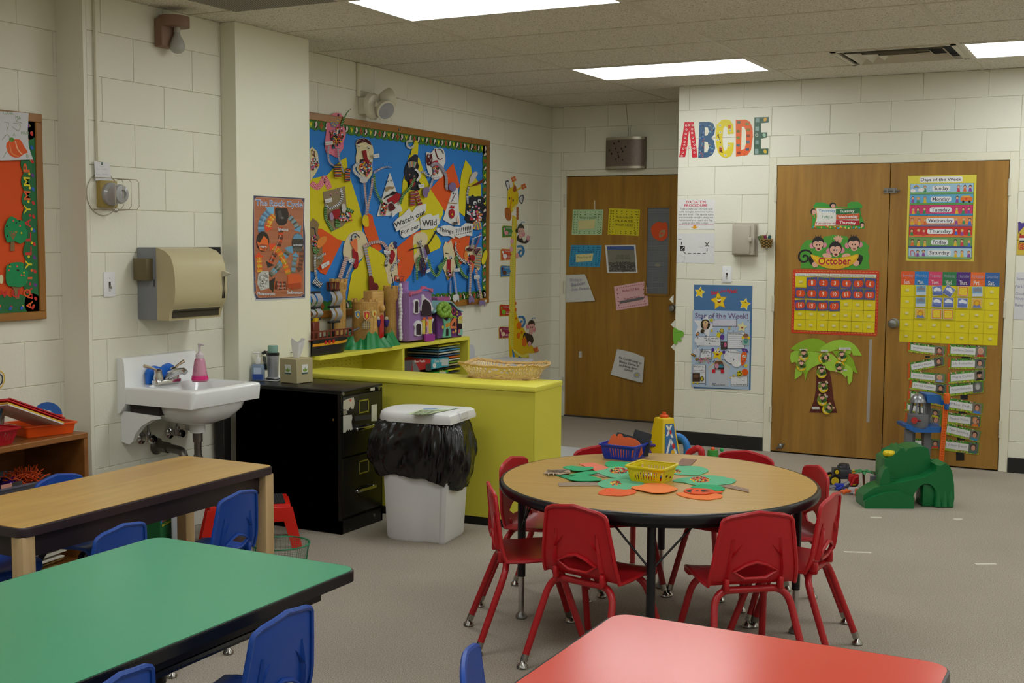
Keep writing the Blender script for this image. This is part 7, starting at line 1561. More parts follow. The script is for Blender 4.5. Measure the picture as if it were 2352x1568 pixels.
f.poly('490 270 520 250 560 262 640 260 660 330 640 440 600 470 540 470 500 420', '#231f20').poly('520 300 560 280 580 360 540 400', '#4a4648').ell(580, 380, 20, 14, '#6a686c').ell(338, 672, 82, 126, '#231c1c').poly('262 670 300 690 350 600 400 650 412 720 370 790 300 780', '#dc6a2a').poly('270 720 330 700 400 720 360 790', '#a84a30').ell(770, 686, 72, 118, '#3a3a38').poly('704 640 730 590 770 572 810 590 836 640', '#5f8fb0').ell(770, 770, 60, 28, '#5a5a56')
f.poly('280 1080 330 1040 410 1040 418 1250 310 1282 268 1200', '#b9bab4').dots('285 1080 400 1050 405 1240 310 1270', ['#8a8b88', '#d0d0cc'], 12, 50).poly('645 1080 700 1074 790 1072 818 1120 812 1250 700 1270 650 1240', '#cf5a2a').poly('650 1200 810 1180 812 1250 700 1270 650 1240', '#a8421c')
for t, x0, y0, x1, y1, h, c in (('Igneous', 524, 534, 652, 542, 38, '#d6dbe3'), ('Metamorphic', 270, 1336, 490, 1340, 40, '#d6dbe3'), ('Sedimentary', 640, 1322, 832, 1322, 40, '#d6dbe3'), ('magma', 296, 742, 384, 744, 24, '#d6dbe3'), ('sediments', 716, 726, 828, 728, 26, '#d6dbe3'), ('cooling', 322, 470, 372, 370, 24, '#9ac0d6'), ('melting', 410, 500, 470, 390, 24, '#e3d06a'), ('heat and pressure', 440, 920, 560, 600, 26, '#c9a89a'), ('melting', 288, 1010, 296, 870, 20, '#e3d06a'), ('melting', 560, 870, 622, 960, 24, '#e3d06a'), ('erosion', 468, 1060, 556, 970, 22, '#b9b9ac'), ('heat and', 512, 1212, 614, 1212, 28, '#c9a89a'), ('pressure', 516, 1258, 622, 1256, 28, '#c9a89a')): f.text(t, x0, y0, x1, y1, h, c, .02)
f.obj('rock_cycle_poster', None, GLOSS, 'brown rock cycle poster on the pilaster above the tissue box', 'poster')
# ---------------------------------------------------------------- orange bulletin board at the left picture edge
ya, yb, za, zb = 2.6, 4.012, 1.118, 2.05
ob = thing('bulletin_board', 'orange bulletin board with a green letter border at the left picture edge', 'bulletin board', (XL, (ya + yb) / 2, za))
h2 = (yb - ya) / 2
board_frame(ob, -h2, h2, zb - za, .038)
B().box(0, .014, -h2 + .03, h2 - .03, .03, zb - za - .03).obj('orange_paper', mat('#d8501c', .85, var=.05, vs=3), ob, 0)
border(ob, -h2, h2, zb - za, .036, .085, PB, ['#dccb1e', '#e0622a', '#c9302c'])
ZK = (0, 400, 3.92)
for q, tr_, bl, nm in (('40 570 28 500 50 430 70 395 100 380 150 410 210 425 215 470 240 540 215 600 170 625 120 600 60 615', '88 690 92 590 60 540 105 570 120 520 140 560 125 600 126 690', '60 420 140 410 200 500 140 580 60 560', 'upper'), ('45 880 48 830 90 800 150 790 200 800 200 850 245 880 222 990 170 1015 110 1010 60 1000 42 940', '130 1122 124 1050 100 1010 180 1010 165 1060 170 1120', '60 850 180 830 210 950 90 980', 'lower')):
    t = thing('paper_tree', nm + ' green paper tree on the orange bulletin board', 'paper cutout', Flat(PB, ZK).W(*pts(q)[0]))
    Flat(PB, ZK, .004).poly(tr_, '#8a6a44').obj('trunk', t, FELT)
    f = Flat(PB, ZK, .007).poly(q, '#1f8a52', sm=2); random.seed(len(q))
    for x, y in [(random.uniform(50, 220), random.uniform(410, 560) + (400 if nm == 'lower' else 0)) for _ in range(9)]: f.star(x, y, 10, 11, random.choice(['#d9c21e', '#dc5a4a', '#23241f']), 0, .6)
    if nm == 'upper':
        for x in (70, 90, 110, 130, 145): f.band([(105, 590), (x, 510)], 6, '#8a6a44', sm=0)
    else: f.d += .001
    f.obj('crown', t, FELT)
f = Flat(PB, (0, 0, 3.92), .012).poly('-60 1000 240 1018 232 1180 240 1320 280 1438 0 1445 -60 1440', '#cfcfd3')
f.poly('40 1290 90 1260 160 1255 200 1320 232 1370 200 1385 150 1418 90 1410 45 1360', '#dd5a22', sm=2).band([(70, 1300), (90, 1380), (150, 1410)], 9, '#e58a54').band([(120, 1270), (140, 1340), (180, 1390)], 10, '#e9b08a').ell(86, 1258, 24, 20, '#4f8a2c')
for p in ('20 1100 60 1110 40 1180', '100 1110 160 1120 150 1180 90 1140', '0 1260 50 1210 80 1280', '60 1330 10 1420', '170 1060 130 1090 180 1110'): f.band(p, 5, '#8a9a78')
for t, x, y in (('CAIR', 5, 1030), ('MA', 120, 1070), ('HAM', 170, 1210), ('A', 95, 1225), ('B', 215, 1415)): f.text(t, x, y, x + 24 * len(t), y + 6, 30, '#8aa07a')
f.obj('pumpkin_drawing', None, PAPER, 'white paper with a crayon pumpkin over the corner of the orange board', 'drawing')
Flat(PB, ZK, .008).ell(0, 945, 18, 42, '#d9cfa0').obj('paper_circle', None, PAPER, 'cream paper circle at the left edge of the orange board', 'paper cutout')
f = Flat(Pl('x', XL), (0, 780, 2.903), .0012).poly('-30 200 0 205 25 225 32 262 20 300 0 325 -30 330', '#d9b03a', sm=2).poly('-30 210 0 214 18 232 24 262 14 294 0 314 -30 320', '#d6d3cc', sm=2).band([(-10, 228), (10, 240), (14, 265), (8, 290), (-10, 300)], 9, '#22222a')
f.obj('wall_number', None, GLOSS, 'round yellow-edged number card at the left picture edge above the bookcase', 'card')
# ---------------------------------------------------------------- toys on the yellow shelf
ZS = (690, 630, 5.737); ST = .8225
def at(px, py, X, z=ZS): return Pl('x', X).P(z[0] + px / z[2], z[1] + py / z[2])
def sz(P, n, z=ZS): return n / z[2] * (P - C).dot(CF) / FPX
def castle_mat(c, c2):
    m = bpy.data.materials.new('moulded_brick'); m.use_nodes = True
    N = m.node_tree.nodes; L = m.node_tree.links; b = N['Principled BSDF']; tc = N.new('ShaderNodeTexCoord'); mp = N.new('ShaderNodeMapping'); mp.inputs['Rotation'].default_value = (PI / 2, 0, PI / 2)
    br = N.new('ShaderNodeTexBrick'); br.inputs['Scale'].default_value = 26; br.inputs['Color1'].default_value = (*lin(c), 1); br.inputs['Color2'].default_value = (*lin(c2), 1); br.inputs['Mortar'].default_value = (*[v * .72 for v in lin(c)], 1); br.inputs['Mortar Size'].default_value = .012
    L.new(tc.outputs['Object'], mp.inputs[0]); L.new(mp.outputs[0], br.inputs[0]); L.new(br.outputs[0], b.inputs['Base Color']); b.inputs['Roughness'].default_value = .45
    bp = N.new('ShaderNodeBump'); bp.inputs['Distance'].default_value = .004; L.new(br.outputs['Fac'], bp.inputs['Height']); bp.invert = True; L.new(bp.outputs[0], b.inputs['Normal'])
    return m
TAN = castle_mat('#c89852', '#d2a75e'); PUR = castle_mat('#a67cbe', '#ab82c2'); GRE = mat('#1d7f44', .4, var=.08); PINK = mat('#c9648c', .4); WHT = mat('#d6d3da', .35); DKP = mat('#3a1c40', .6)
tcs = thing('toy_castle', 'tan toy castle with green rocky base on the yellow shelf', 'toy castle', (-4.33, at(900, 900, -4.33).y, ST)); O = tcs.location
def tower(t, m, xc, w, y0, y1, X, bat=None, nm='tower', flare=1.18):
    P = at(xc, y1, X); Q = at(xc, y0, X); r = sz(P, w); c = V((X, P.y, 0)) - V((t.location.x, t.location.y, 0)); z0, z1 = P.z - t.location.z, Q.z - t.location.z
    pr = [(r * 1.03, z0), (r, z1 * .8 + z0 * .2), (r, z1)] if not bat else [(r * 1.05, z0), (r, z1 - bat * 1.3), (r * flare, z1 - bat), (r * flare, z1 - bat * .55), (r * (flare + .05), z1 - bat * .5), (r * (flare + .05), z1 - .012), (r * .9, z1 - .012)]
    o = B().lathe(pr, 28, c).obj(nm, m, t)
    if bat:
        b = B(); R = r * (flare + .02)
        for k in range(9):
            a = 2 * PI * k / 9; b.box(-.011, .011, R - .010, R + .001, z1 - .014, z1 + .006, .002, 1, m=Matrix.Translation(c) @ Matrix.Rotation(a, 4, 'Z'))
        b.obj('battlement', m, o)['kind'] = 'stuff'
    return o
tower(tcs, TAN, 505, 95, 70, 900, -4.42, .055); tower(tcs, TAN, 850, 165, 330, 900, -4.34, .035, 'drum_tower', 1.04); tower(tcs, TAN, 1190, 75, 160, 880, -4.36, .075, 'tower', 1.3)
P = at(1000, 215, -4.30); Q = at(950, 900, -4.30); w = at(1105, 900, -4.30).y
B().box(-.04, .03, Q.y - O.y, w - O.y, 0, P.z - O.z, .006, 2).obj('gatehouse', TAN, tcs)
P = at(1065, 445, -4.30); B().sph(P - O, sz(P, 55), 14, 10, sy=.9, sz=1.1).obj('lion_head', TAN, tcs)
fx_ = Flat(Pl('x', -4.272), ZS, .0); fx_.poly('1040 850 1040 570 1060 530 1080 530 1092 570 1092 860', '#b8221c', .004).obj('red_door', tcs, GLOSS)
f = Flat(Pl('x', -4.268), ZS); f.poly('812 650 830 622 860 612 900 618 918 640 914 720 814 716', '#6a6a5c')
for x in (838, 864, 890): f.rect(x, 616, x + 6, 720, '#c9a05a')
for y in (650, 684): f.rect(812, y, 916, y + 6, '#c9a05a')
f.obj('barred_window', tcs, GLOSS)
for x, y, w, h, c in ((748, 530, 32, 46, '#3a6a9a'), (866, 545, 38, 58, '#c03a24'), (968, 522, 26, 42, '#d9c24a')):
    f = Flat(Pl('x', -4.265), ZS); k = lambda s: [(x - w * s, y - h * s * .8), (x, y - h * s), (x + w * s, y - h * s * .8), (x + w * .85 * s, y + h * .4 * s), (x, y + h * s), (x - w * .85 * s, y + h * .4 * s)]
    f.poly(k(1.18), '#c9b489', .003).poly(k(1), c).poly([(x, y - h * .7), (x + w * .6, y), (x, y + h * .7), (x - w * .3, y)], '#d9b32a' if c != '#d9c24a' else '#c9302c'); f.obj('shield', tcs, GLOSS)
for x in (1022, 1132):
    P = at(x, 640, -4.27) - O; B().lathe([(0, -.03), (.012, -.02), (.018, .01), (.018, .02), (0, .02)], 12, P).obj('lantern', mat('#3a2a7a', .4), tcs); B().sph(P + V((0, 0, .028)), .013, 10, 6).obj('lantern_top', mat('#b9b2a0', .3), tcs)
ya = at(650, 970, -4.28).y - O.y; yb = at(1310, 925, -4.28).y - O.y
random.seed(14); ph = [random.uniform(0, 6) for _ in range(4)]
def rock(u, v):
    a = 2 * PI * u; k = 1 + .05 * math.sin(9 * a + ph[0]) + .035 * math.sin(23 * a + ph[1]); h = .075 + .025 * math.sin(5 * a + ph[2]) + .012 * math.sin(17 * a)
    s = 1.0 if v < .1 else 1 - .28 * v; return ((.135 if math.cos(a) > 0 else .155) * k * s * math.cos(a), (ya + yb) / 2 + (yb - ya) / 2 * k * s * math.sin(a), h * v)
B().surf(rock, 120, 6, True).obj('rock_base', GRE, tcs)
# pirate ship
sh = thing('toy_ship', 'black and brown toy sailing ship with grey sails on the yellow shelf', 'toy ship', (-4.275, at(390, 1030, -4.275).y, ST)); O = sh.location
ya = at(60, 1035, -4.275).y - O.y; yb = at(635, 1020, -4.275).y - O.y; zd = at(400, 828, -4.275).z - O.z
def hull(u, v):
    y = ya + (yb - ya) * u; k = 1 - max(0, (u - .62) / .38) ** 2.2; s = 1
    t = abs(v - .5) * 2; q = max(0, (t - .4) / .6); x = .055 * k * (.8 + .2 * q) * (1 if v > .5 else -1) * min(1, t * 2.5); return (x, y - .05 * (1 - q) * u * u, zd * q * (1 + .08 * u * u))
B().surf(hull, 24, 25).obj('hull', mat('#17181b', .4), sh); b = B()
b.surf(lambda u, v: (lambda p: (p[0] * 1.04 + .001, p[1], p[2]))(hull(u * .97, .5 + .5 * (.76 + .1 * v))), 20, 3).obj('yellow_stripe', mat('#d99a1c', .4), sh)
b = B().box(-.04, .04, ya, yb - .05, zd - .006, zd)
for k in range(10): y = ya + .02 + (yb - ya - .05) * k / 9; b.box(.044, .050, y - .006, y + .006, zd, zd + .045, .001, 1)
b.box(.043, .051, ya, yb - .02, zd + .042, zd + .05).box(.043, .051, ya, yb - .02, zd + .0, zd + .008); b.obj('deck_rail', mat('#6a2a18', .45), sh)['kind'] = 'stuff'
b = B(); 
for x in (332, 383, 435): P = at(x, 860, -4.22) - O; b.box(.050, .058, P.y - .009, P.y + .009, zd - .028, zd - .008)
b.obj('gun_port', mat('#b5221c', .4), sh, 0)['kind'] = 'stuff'
BLK = mat('#18191c', .4)
for x, yt, big in ((432, 205, 1), (172, 232, 0)):
    P = at(x, 690, -4.275) - O; zt = at(x, yt, -4.275).z - O.z
    B().cyl((0, P.y, zd), (0, P.y, zt), .008, n=10).obj('mast', BLK, sh)
    ys_ = [at(x, y, -4.275).z - O.z for y in ((205, 428, 626) if big else (235, 440, 590))]
    for z in ys_: B().box(-.012, .012, P.y - .045, P.y + .058, z - .006, z + .006, .003, 1).obj('yard', BLK, sh)
    for z1, z0 in zip(ys_, ys_[1:]): B().surf(lambda u, v: (.008 + .022 * math.sin(PI * v), P.y + .006 + .05 * u, z0 + .008 + (z1 - z0 - .016) * v), 6, 8).surf(lambda u, v: (.008 + .022 * math.sin(PI * v), P.y - .045 + .035 * u, z0 + .008 + (z1 - z0 - .016) * v), 6, 8).obj('sail', mat('#9a9aa0', .6), sh)['kind'] = 'stuff'
    if big: b = B(); [b.lathe([(.034, z), (.038, z + .004), (.034, z + .006)], 16, (0, P.y, zt)) for z in (0, .042)]; [b.cyl((.034 * math.cos(a), P.y + .034 * math.sin(a), zt), (.036 * math.cos(a), P.y + .036 * math.sin(a), zt + .045), .005, n=6) for a in range(0, 7)]; b.obj('crow_nest', mat('#6a2a1c', .45), sh)['kind'] = 'stuff'
P = at(185, 620, -4.27) - O; B().box(-.03, .03, P.y - .04, P.y + .018, zd, P.z + .0, .004, 1).obj('aft_cabin', mat('#6a2a18', .45), sh); B().lathe([(.02, 0), (.026, .02), (.018, .02)], 8, P).obj('yellow_crown', mat('#d9b01c', .4), sh)
A = at(625, 775, -4.25) - O; Z = at(775, 705, -4.25) - O
B().tube([A, Z], .006, 6).obj('bowsprit', mat('#3a3a40', .4), sh)
# purple castle
ZP = (900, 640, 10.453); XF = -4.235
pc = thing('toy_castle', 'purple toy castle with pink top and white window frames on the yellow shelf', 'toy castle', (-4.35, at(1510, 880, -4.35).y, ST)); O = pc.location
tower(pc, PUR, 1365, 62, 105, 885, -4.33, None, 'round_tower'); P = at(1365, 105, -4.33); B().lathe([(sz(P, 62), P.z - O.z - .006), (sz(P, 68), P.z - O.z), (sz(P, 68), P.z - O.z + .006), (0, P.z - O.z + .004)], 24, (P.x - O.x, P.y - O.y, 0)).obj('tower_rim', PUR, pc)
b = B()
for k in range(16): P = at(1318 + 6 * math.sin(k), 150 + k * 46, -4.27) - O; b.sph(P, .012, 8, 6, sz=1.5)
b.obj('white_trim', WHT, pc)['kind'] = 'stuff'
def pbox(t, x0, x1, y0, y1, Xf, Xb, m, nm, z=ZP):
    a = at(x0, y1, Xf, z); b_ = at(x1, y0, Xf, z); o = t.location
    return B().box(Xb - o.x, Xf - o.x, a.y - o.y, b_.y - o.y, max(0, a.z - o.z), b_.z - o.z, .003, 1).obj(nm, m, t)
pbox(pc, 425, 960, 290, 1500, XF, -4.47, PUR, 'main_hall'); pbox(pc, 60, 190, 440, 1230, -4.40, -4.48, DKP, 'dark_side_wing'); pbox(pc, 60, 190, 1230, 1420, -4.39, -4.47, mat('#d08aa0', .4), 'pink_base')
Flat(Pl('x', XF), ZP, .001).poly('410 330 470 300 520 320 600 280 680 240 690 180 760 176 830 220 950 240 955 330 860 260 760 240 690 260 680 300 580 350 440 375 430 430 410 400', '#c9648c', .012).obj('pink_battlement', pc, GLOSS)
for q, w in (('525 815 530 560 550 535 590 540 605 570 600 815', '500 825 510 640 490 560 530 500 580 490 630 530 620 600 635 815'), ('560 1340 555 1130 580 1085 630 1075 670 1100 680 1345', '530 1355 545 1200 510 1120 560 1020 620 995 690 1040 700 1110 690 1355'), ('680 890 690 650 725 520 780 490 860 550 910 640 920 890', '668 770 700 600 700 400 740 380 770 440 880 520 940 640 955 770')):
    f = Flat(Pl('x', XF), ZP, .001); f.poly(w, '#d6d3da', .008, 2); f.poly(q, '#2a1428', .001); f.obj('framed_window', pc, GLOSS)
f = Flat(Pl('x', XF), ZP, .002); f.rect(705, 985, 755, 1325, '#d6c64a', .014).rect(830, 970, 905, 1310, '#d6c64a', .001).rect(698, 925, 760, 985, '#d9622a', .002).rect(822, 915, 914, 970, '#d9622a').poly('757 1330 765 1000 790 960 825 1000 830 1380 800 1380', '#d9a0a8').ell(775, 1070, 24, 60, '#d9741c').ell(775, 1220, 10, 80, '#3a4f8a').poly('705 1330 940 1320 945 1440 900 1490 720 1500', '#9a2f8f', .012); f.obj('gate_front', pc, GLOSS)
f = Flat(Pl('x', XF), ZP, .001).poly('925 960 960 950 985 980 950 1040 940 1200 950 1310 930 1310 920 1200 930 1060', '#d6d3da', .008, 2); f.obj('side_trim', pc, GLOSS)
# flag between the castles
P = at(1240, 60, -4.34); fg = thing('toy_flag', 'small orange and black flag with a pictured head on top of the tan castle', 'toy flag', P)
Flat(Pl('x', -4.34), ZS).poly('1240 10 1370 30 1345 60 1362 98 1232 88', '#23233a').poly('1246 18 1362 34 1338 60 1352 90 1240 82', '#d04a1c').poly('1258 84 1262 60 1300 56 1312 86', '#22222a').ell(1280, 42, 15, 24, '#d9b08a').ell(1280, 24, 16, 8, '#5a2a1c').obj('flag', fg, PAPER)
B().tube([at(1192, -20, -4.345) - P, at(1215, 60, -4.345) - P, at(1225, 150, -4.345) - P], .003, 6).obj('flag_pole', BLK, fg)
# small purple house with a tree
hs_ = thing('toy_house', 'small purple toy house with a green tree front at the end of the yellow shelf', 'toy house', (-4.35, at(1300, 1400, -4.35, ZP).y, ST)); O = hs_.location
a = at(1090, 1420, XF, ZP); pl_ = lambda s: [(at(x, y, XF, ZP).y - O.y, max(0, at(x, y, XF, ZP).z - O.z)) for x, y in pts(s)]
VIO = mat('#6a3a7a', .4)
B().prism(pl_('1090 1430 1095 860 1280 580 1400 620 1560 740 1670 800 1672 1400'), (XF - O.x, 0, 0), (0, 1, 0), (0, 0, 1), (-1, 0, 0), .20, .003, 1).obj('house_walls', VIO, hs_)
pbox(hs_, 965, 1100, 860, 1420, -4.25, -4.4, DKP, 'dark_wing')
B().prism(pl_('980 830 1080 760 1250 560 1400 570 1560 740 1690 800 1690 780 1560 700 1400 540 1240 530 1060 720 975 790'), (XF + .01 - O.x, 0, 0), (0, 1, 0), (0, 0, 1), (-1, 0, 0), .21).obj('roof', mat('#8ab8b8', .4), hs_)
pbox(hs_, 970, 1170, 520, 760, -4.40, -4.5, mat('#1a7a7a', .4), 'teal_block'); pbox(hs_, 1100, 1400, 430, 560, -4.42, -4.5, mat('#a85a8f', .4), 'pink_block')
LG = mat('#7fa83a', .4, var=.06); b = B(); P0 = at(1250, 760, XF + .02, ZP)
for a_ in range(12): P = at(1250 + 120 * math.cos(a_ * .5236), 740 + 130 * math.sin(a_ * .5236), XF + .02, ZP) - O; b.sph(P, .021, 10, 8)
for x, y in ((1290, 700), (1250, 760), (1200, 860), (1390, 880)): b.sph(at(x, y, XF + .022, ZP) - O, .02, 10, 8)
b.obj('tree_crown', LG, hs_)['kind'] = 'stuff'
f = Flat(Pl('x', XF), ZP, .001); f.poly('1200 1410 1220 1300 1240 1100 1200 940 1280 1000 1380 920 1370 1080 1390 1200 1395 1400', '#6fb89a', .008).poly('1268 1375 1272 1220 1300 1180 1335 1210 1335 1370', '#241420').ell(1285, 940, 40, 70, '#241420').poly('1262 1080 1390 1040 1396 1120 1272 1180', '#c98a2c').poly('1370 1010 1440 890 1500 890 1550 950 1510 960 1440 910 1380 1030', '#7fae2a').poly('1380 1040 1470 930 1515 980 1510 1140 1525 1190 1370 1195', '#d97a4a', .004).poly('1395 1130 1480 1000 1490 1140', '#241420').poly('1550 1200 1550 1090 1650 1080 1650 1200', '#241420').poly('1545 1070 1550 930 1600 880 1660 910 1660 1065', '#c9c07a').ell(1605, 940, 30, 40, '#d9b01c').ell(1440, 770, 40, 80, '#b53a6a').ell(1440, 770, 24, 58, '#241420').ell(1527, 825, 30, 50, '#d9c03a').ell(1527, 825, 16, 32, '#241420').poly('1550 1220 1660 1210 1660 1340 1560 1350', '#7fb8a8').ell(1185, 1160, 22, 40, '#d9c03a').ell(1435, 1280, 26, 26, '#d97a4a').ell(1495, 1250, 20, 38, '#d9c03a').ell(1575, 1260, 20, 50, '#c95a6a').ell(1640, 845, 14, 20, '#c93a6a')
f.obj('house_front_details', hs_, GLOSS)
# contents of the right shelf bay: puzzle boxes and a rack of puzzle trays
for q, c, lab, tx in (((1352, 1730, 1112, 1300, -4.215), '#a3201f', 'red and grey puzzle box on the yellow shelf', ('Floor Puzzle', 1500, 1160, 1640, 30)), ((1732, 1962, 1090, 1250, -4.205), '#3f9aa8', 'pale blue ocean floor puzzle box on the yellow shelf', ('Ocean Life', 1765, 1160, 1860, 36)), ((1700, 1950, 1258, 1340, -4.21), '#3a9a2c', 'green puzzle box under the pale blue one', ('The Zoo', 1830, 1290, 1895, 26))):
    A = at(q[0], q[3], q[4]); D = at(q[1], q[2], q[4]); t = thing('puzzle_box', lab, 'box', (q[4] - .1, (A.y + D.y) / 2, A.z), 0, 'puzzle boxes on the yellow shelf')
    B().box(-.1, .1, A.y - t.location.y, D.y - t.location.y, 0, D.z - A.z, .002, 1).obj('box', mat(c, .4), t)
    f = Flat(Pl('x', q[4]), ZS, .0005)
    if c == '#a3201f': f.poly('1356 1135 1470 1130 1460 1290 1356 1290', '#4a4a4a').poly('1470 1132 1500 1132 1580 1290 1480 1290', '#6a6a6a').poly('1650 1180 1725 1170 1725 1270 1650 1270', '#3a3a3a')
    else: f.rect(q[0] + 130, q[2] + 20, q[0] + 215, q[2] + 110, '#b9c0bc').ell(q[0] + 32, q[2] + 110, 22, 34, '#d9d9d4')
    f.text(tx[0], tx[1], tx[2], tx[3], tx[2] - 6, tx[4], '#e3e0d8' if c != '#3a9a2c' else '#e0d82a', .02).obj('box_print', t, GLOSS)
cols = ['#d9d02a', '#8fa89a', '#4a8ab0', '#c9c4b0', '#3a5a80', '#d9641c', '#d0d0cc', '#6f9a2a', '#b5a878', '#2a2a30', '#d6c81e', '#3a4f6a']
for i, c in enumerate(cols):
    P = at(2090, 915 + i * 33, -4.22); t = thing('puzzle_tray', ('topmost yellow', 'grey-green', 'sky blue', 'cream', 'slate blue', 'orange', 'white', 'leaf green', 'sand', 'black', 'lower yellow', 'navy')[i] + ' puzzle tray in the rack on the yellow shelf', 'puzzle', (-4.37, P.y - .10, P.z - .004), 0, 'puzzle trays in the rack')
    B().box(-.12, .14, -.145, .13, 0, .009, .002, 1).obj('tray', mat(c, .4), t)
rk = thing('wire_rack', 'dark wire rack holding the stack of puzzle trays', 'rack', (-4.22, at(1797, 1000, -4.22).y, at(1797, 1320, -4.22).z)); zt = at(1797, 940, -4.22).z - rk.location.z
B().tube([(0.008, 0, 0), (.008, 0, zt), (-.2, 0, zt)], .003, 6).tube([(-.15, 0, 0), (-.15, .30, 0), (.0, .30, 0), (.008, 0, 0)], .003, 6).obj('rack_wire', mat('#3a3a38', .4, .6), rk)
# wicker basket on the divider
P = Pl('z', .751).P(1158, 866); wk = thing('wicker_basket', 'shallow pale wicker basket on the right end of the yellow divider', 'basket', (P.x, P.y, .7512), .1)
def wb_(u, v):
    a = 2 * PI * u; c, s = math.cos(a), math.sin(a); e = .55; k = .80 + .2 * v ** 1.4; corner = abs(math.sin(2 * a)) ** 2
    return V((.235 * k * (1 + .05 * corner * v) * math.copysign(abs(c) ** e, c), .135 * k * (1 + .05 * corner * v) * math.copysign(abs(s) ** e, s), .002 + .066 * v + .012 * v * corner))
b = B(); N_ = 76
for i in range(N_):
    for s in (-1, 1):
        p = [wb_((i + s * k * .55 + (.5 if s > 0 else 0)) / N_, k / 4) for k in range(5)]; q = [wb_((i + .42 + s * k * .55 + (.5 if s > 0 else 0)) / N_, k / 4) for k in range(5)]
        o_ = V((0, 0, 0)); n_ = [V((v.x, v.y, 0)).normalized() * (.0015 * s + .002 * math.sin(k * 3.1 + i)) for k, v in enumerate(p)]
        b.q([v + n for v, n in zip(p, n_)] + [v + n for v, n in zip(q, n_)], [(k, k + 1, 6 + k, 5 + k) for k in range(4)])
b.obj('wicker_strips', mat('#dcc088', .55, var=.18, vs=30), wk, 0)['kind'] = 'stuff'
for v, r in ((0.0, .006), (.97, .006), (1.05, .005)): B().tube([wb_(k / 72, v) + V((0, 0, .003 * math.sin(k * 2.6))) for k in range(72)], r, 6, True).obj('rim' if v else 'base_ring', mat('#c9a76c', .55, var=.25, vs=60), wk)
b = B()
for k in range(15): x = -.17 + k * .0243; b.box(x - .006, x + .006, -.098, .098, .004 + .002 * (k % 2), .007 + .002 * (k % 2))
for k in range(9): y = -.095 + k * .0237; b.box(-.18, .18, y - .006, y + .006, .005 + .002 * (k % 2), .008 + .002 * (k % 2))
b.obj('base_weave', mat('#b8955a', .6, var=.2, vs=30), wk, 0)['kind'] = 'stuff'
# white plastic play unit behind the divider
P = Pl('x', -4.24).P(1180, 831); pu = thing('play_unit', 'white plastic play unit with a raised back against the wall behind the wicker basket', 'play unit', (-4.27, 8.12, 0))
B().box(-.24, .03, -.62, Pl('x', -4.24).P(1228, 833).y - 8.12, 0, P.z, .02, 3).obj('unit_body', mat('#c9cbd2', .4), pu); Q = Pl('x', -4.42).P(1100, 791)
B().prism(rrect(-.62, P.z, -.12, Q.z, .04, 5), (-.23, 0, 0), (0, 1, 0), (0, 0, 1), (1, 0, 0), .04, .008, 2).obj('raised_back', mat('#c9cbd2', .4), pu)
# ---------------------------------------------------------------- toys on the floor
EX, EY = V((.8877, .4604, 0)), V((-.4604, .8877, 0)); RZ = math.atan2(.4604, .8877)
ZM = (1880, 860, 4.611)
def local(zx0, zy0, k): return lambda s: [((x - zx0) / k, (zy0 - y) / k) for x, y in pts(s)]
tm = thing('toy_mountain', 'green plastic toy mountain with a cave arch and steps on the carpet', 'toy', (-1.146, 7.129, 0), RZ); tm.scale = (.93,) * 3
L_ = local(940, 1428, 1880); AX = ((1, 0, 0), (0, 0, 1), (0, 1, 0))
MG = mat('#0d6a36', .33, var=.06, bump=.05, bs=40)
def sub(o, lv=1):
    for p in o.data.polygons: p.use_smooth = True
    return o
B().prism(L_('400 1290 520 1205 600 1182 700 1165 830 1138 980 1105 1090 1080 1160 1042 1222 1005 1228 935 1270 945 1330 912 1380 955 1412 1040 1432 1150 1442 1320 1430 1428 1240 1428 1240 1260 1200 1190 1150 1152 1095 1152 1040 1182 985 1262 965 1340 960 1428 400 1428 396 1340'), (0, -.02, 0), *AX, .17, .014, 3, t0=.0).obj('mountain_base', MG, tm, 60)
B().prism(L_('400 1428 396 1350 470 1300 620 1250 800 1230 960 1300 960 1428'), (0, -.06, 0), *AX, .05, .012, 3).obj('front_foot', MG, tm, 60)
b = B(); b.prism(L_('800 1150 690 1150 690 905 735 880 780 870 840 810 870 772 905 778 930 820 955 782 1010 764 1060 758 1150 758 1195 785 1212 880 1226 1010 1226 1150'), (0, .08, 0), *AX, .20, .014, 3).obj('mountain_peak', MG, tm, 60)
B().prism(L_('590 1200 600 1110 640 1000 676 974 706 1000 712 1200'), (0, .0, 0), *AX, .10, .016, 3).obj('left_cliff', MG, tm, 60)
b = B()
for i, y in enumerate((1015, 1075, 1135)): b.prism(L_('700 %d 815 %d 815 1190 700 1190' % (y, y)), (0, .10 - i * .035, 0), *AX, .06, .006, 2)
b.obj('rock_steps', MG, tm, 60)['kind'] = 'stuff'
b = B()
for x in (1260, 1330, 1400): b.cyl(V((*L_('%d 1420' % x)[0], 0)).xzy + V((0, -.012, 0)), V((*L_('%d 1000' % x)[0], 0)).xzy + V((0, .01, 0)), .022, .012, 10)
b.obj('rock_fluting', MG, tm)['kind'] = 'stuff'
b = B().box(.08, .16, .0, .13, 0, .14, .01, 2); b.obj('cave_wall', MG, tm)
fl_ = B(); 
for a in range(7): x, z = L_('760 850')[0]; fl_.sph((x + .022 * math.cos(a * .9), .12 + .02 * math.sin(a * .9), z), .018, 10, 6)
fl_.sph((x, .12, z - .004), .022, 10, 6).obj('yellow_flower', mat('#dcc01a', .4), tm)['kind'] = 'stuff'
pl2 = thing('toy_tower', 'grey, blue and orange toy tower with a ladder pole behind the green mountain', 'toy', (-1.256, 8.187, 0), RZ)
T_ = local(1120, 1051, 1651); GR_ = mat('#6d6f74', .4, var=.05); BL_ = mat('#1f5fa8', .4); OR_ = mat('#e0661a', .4)
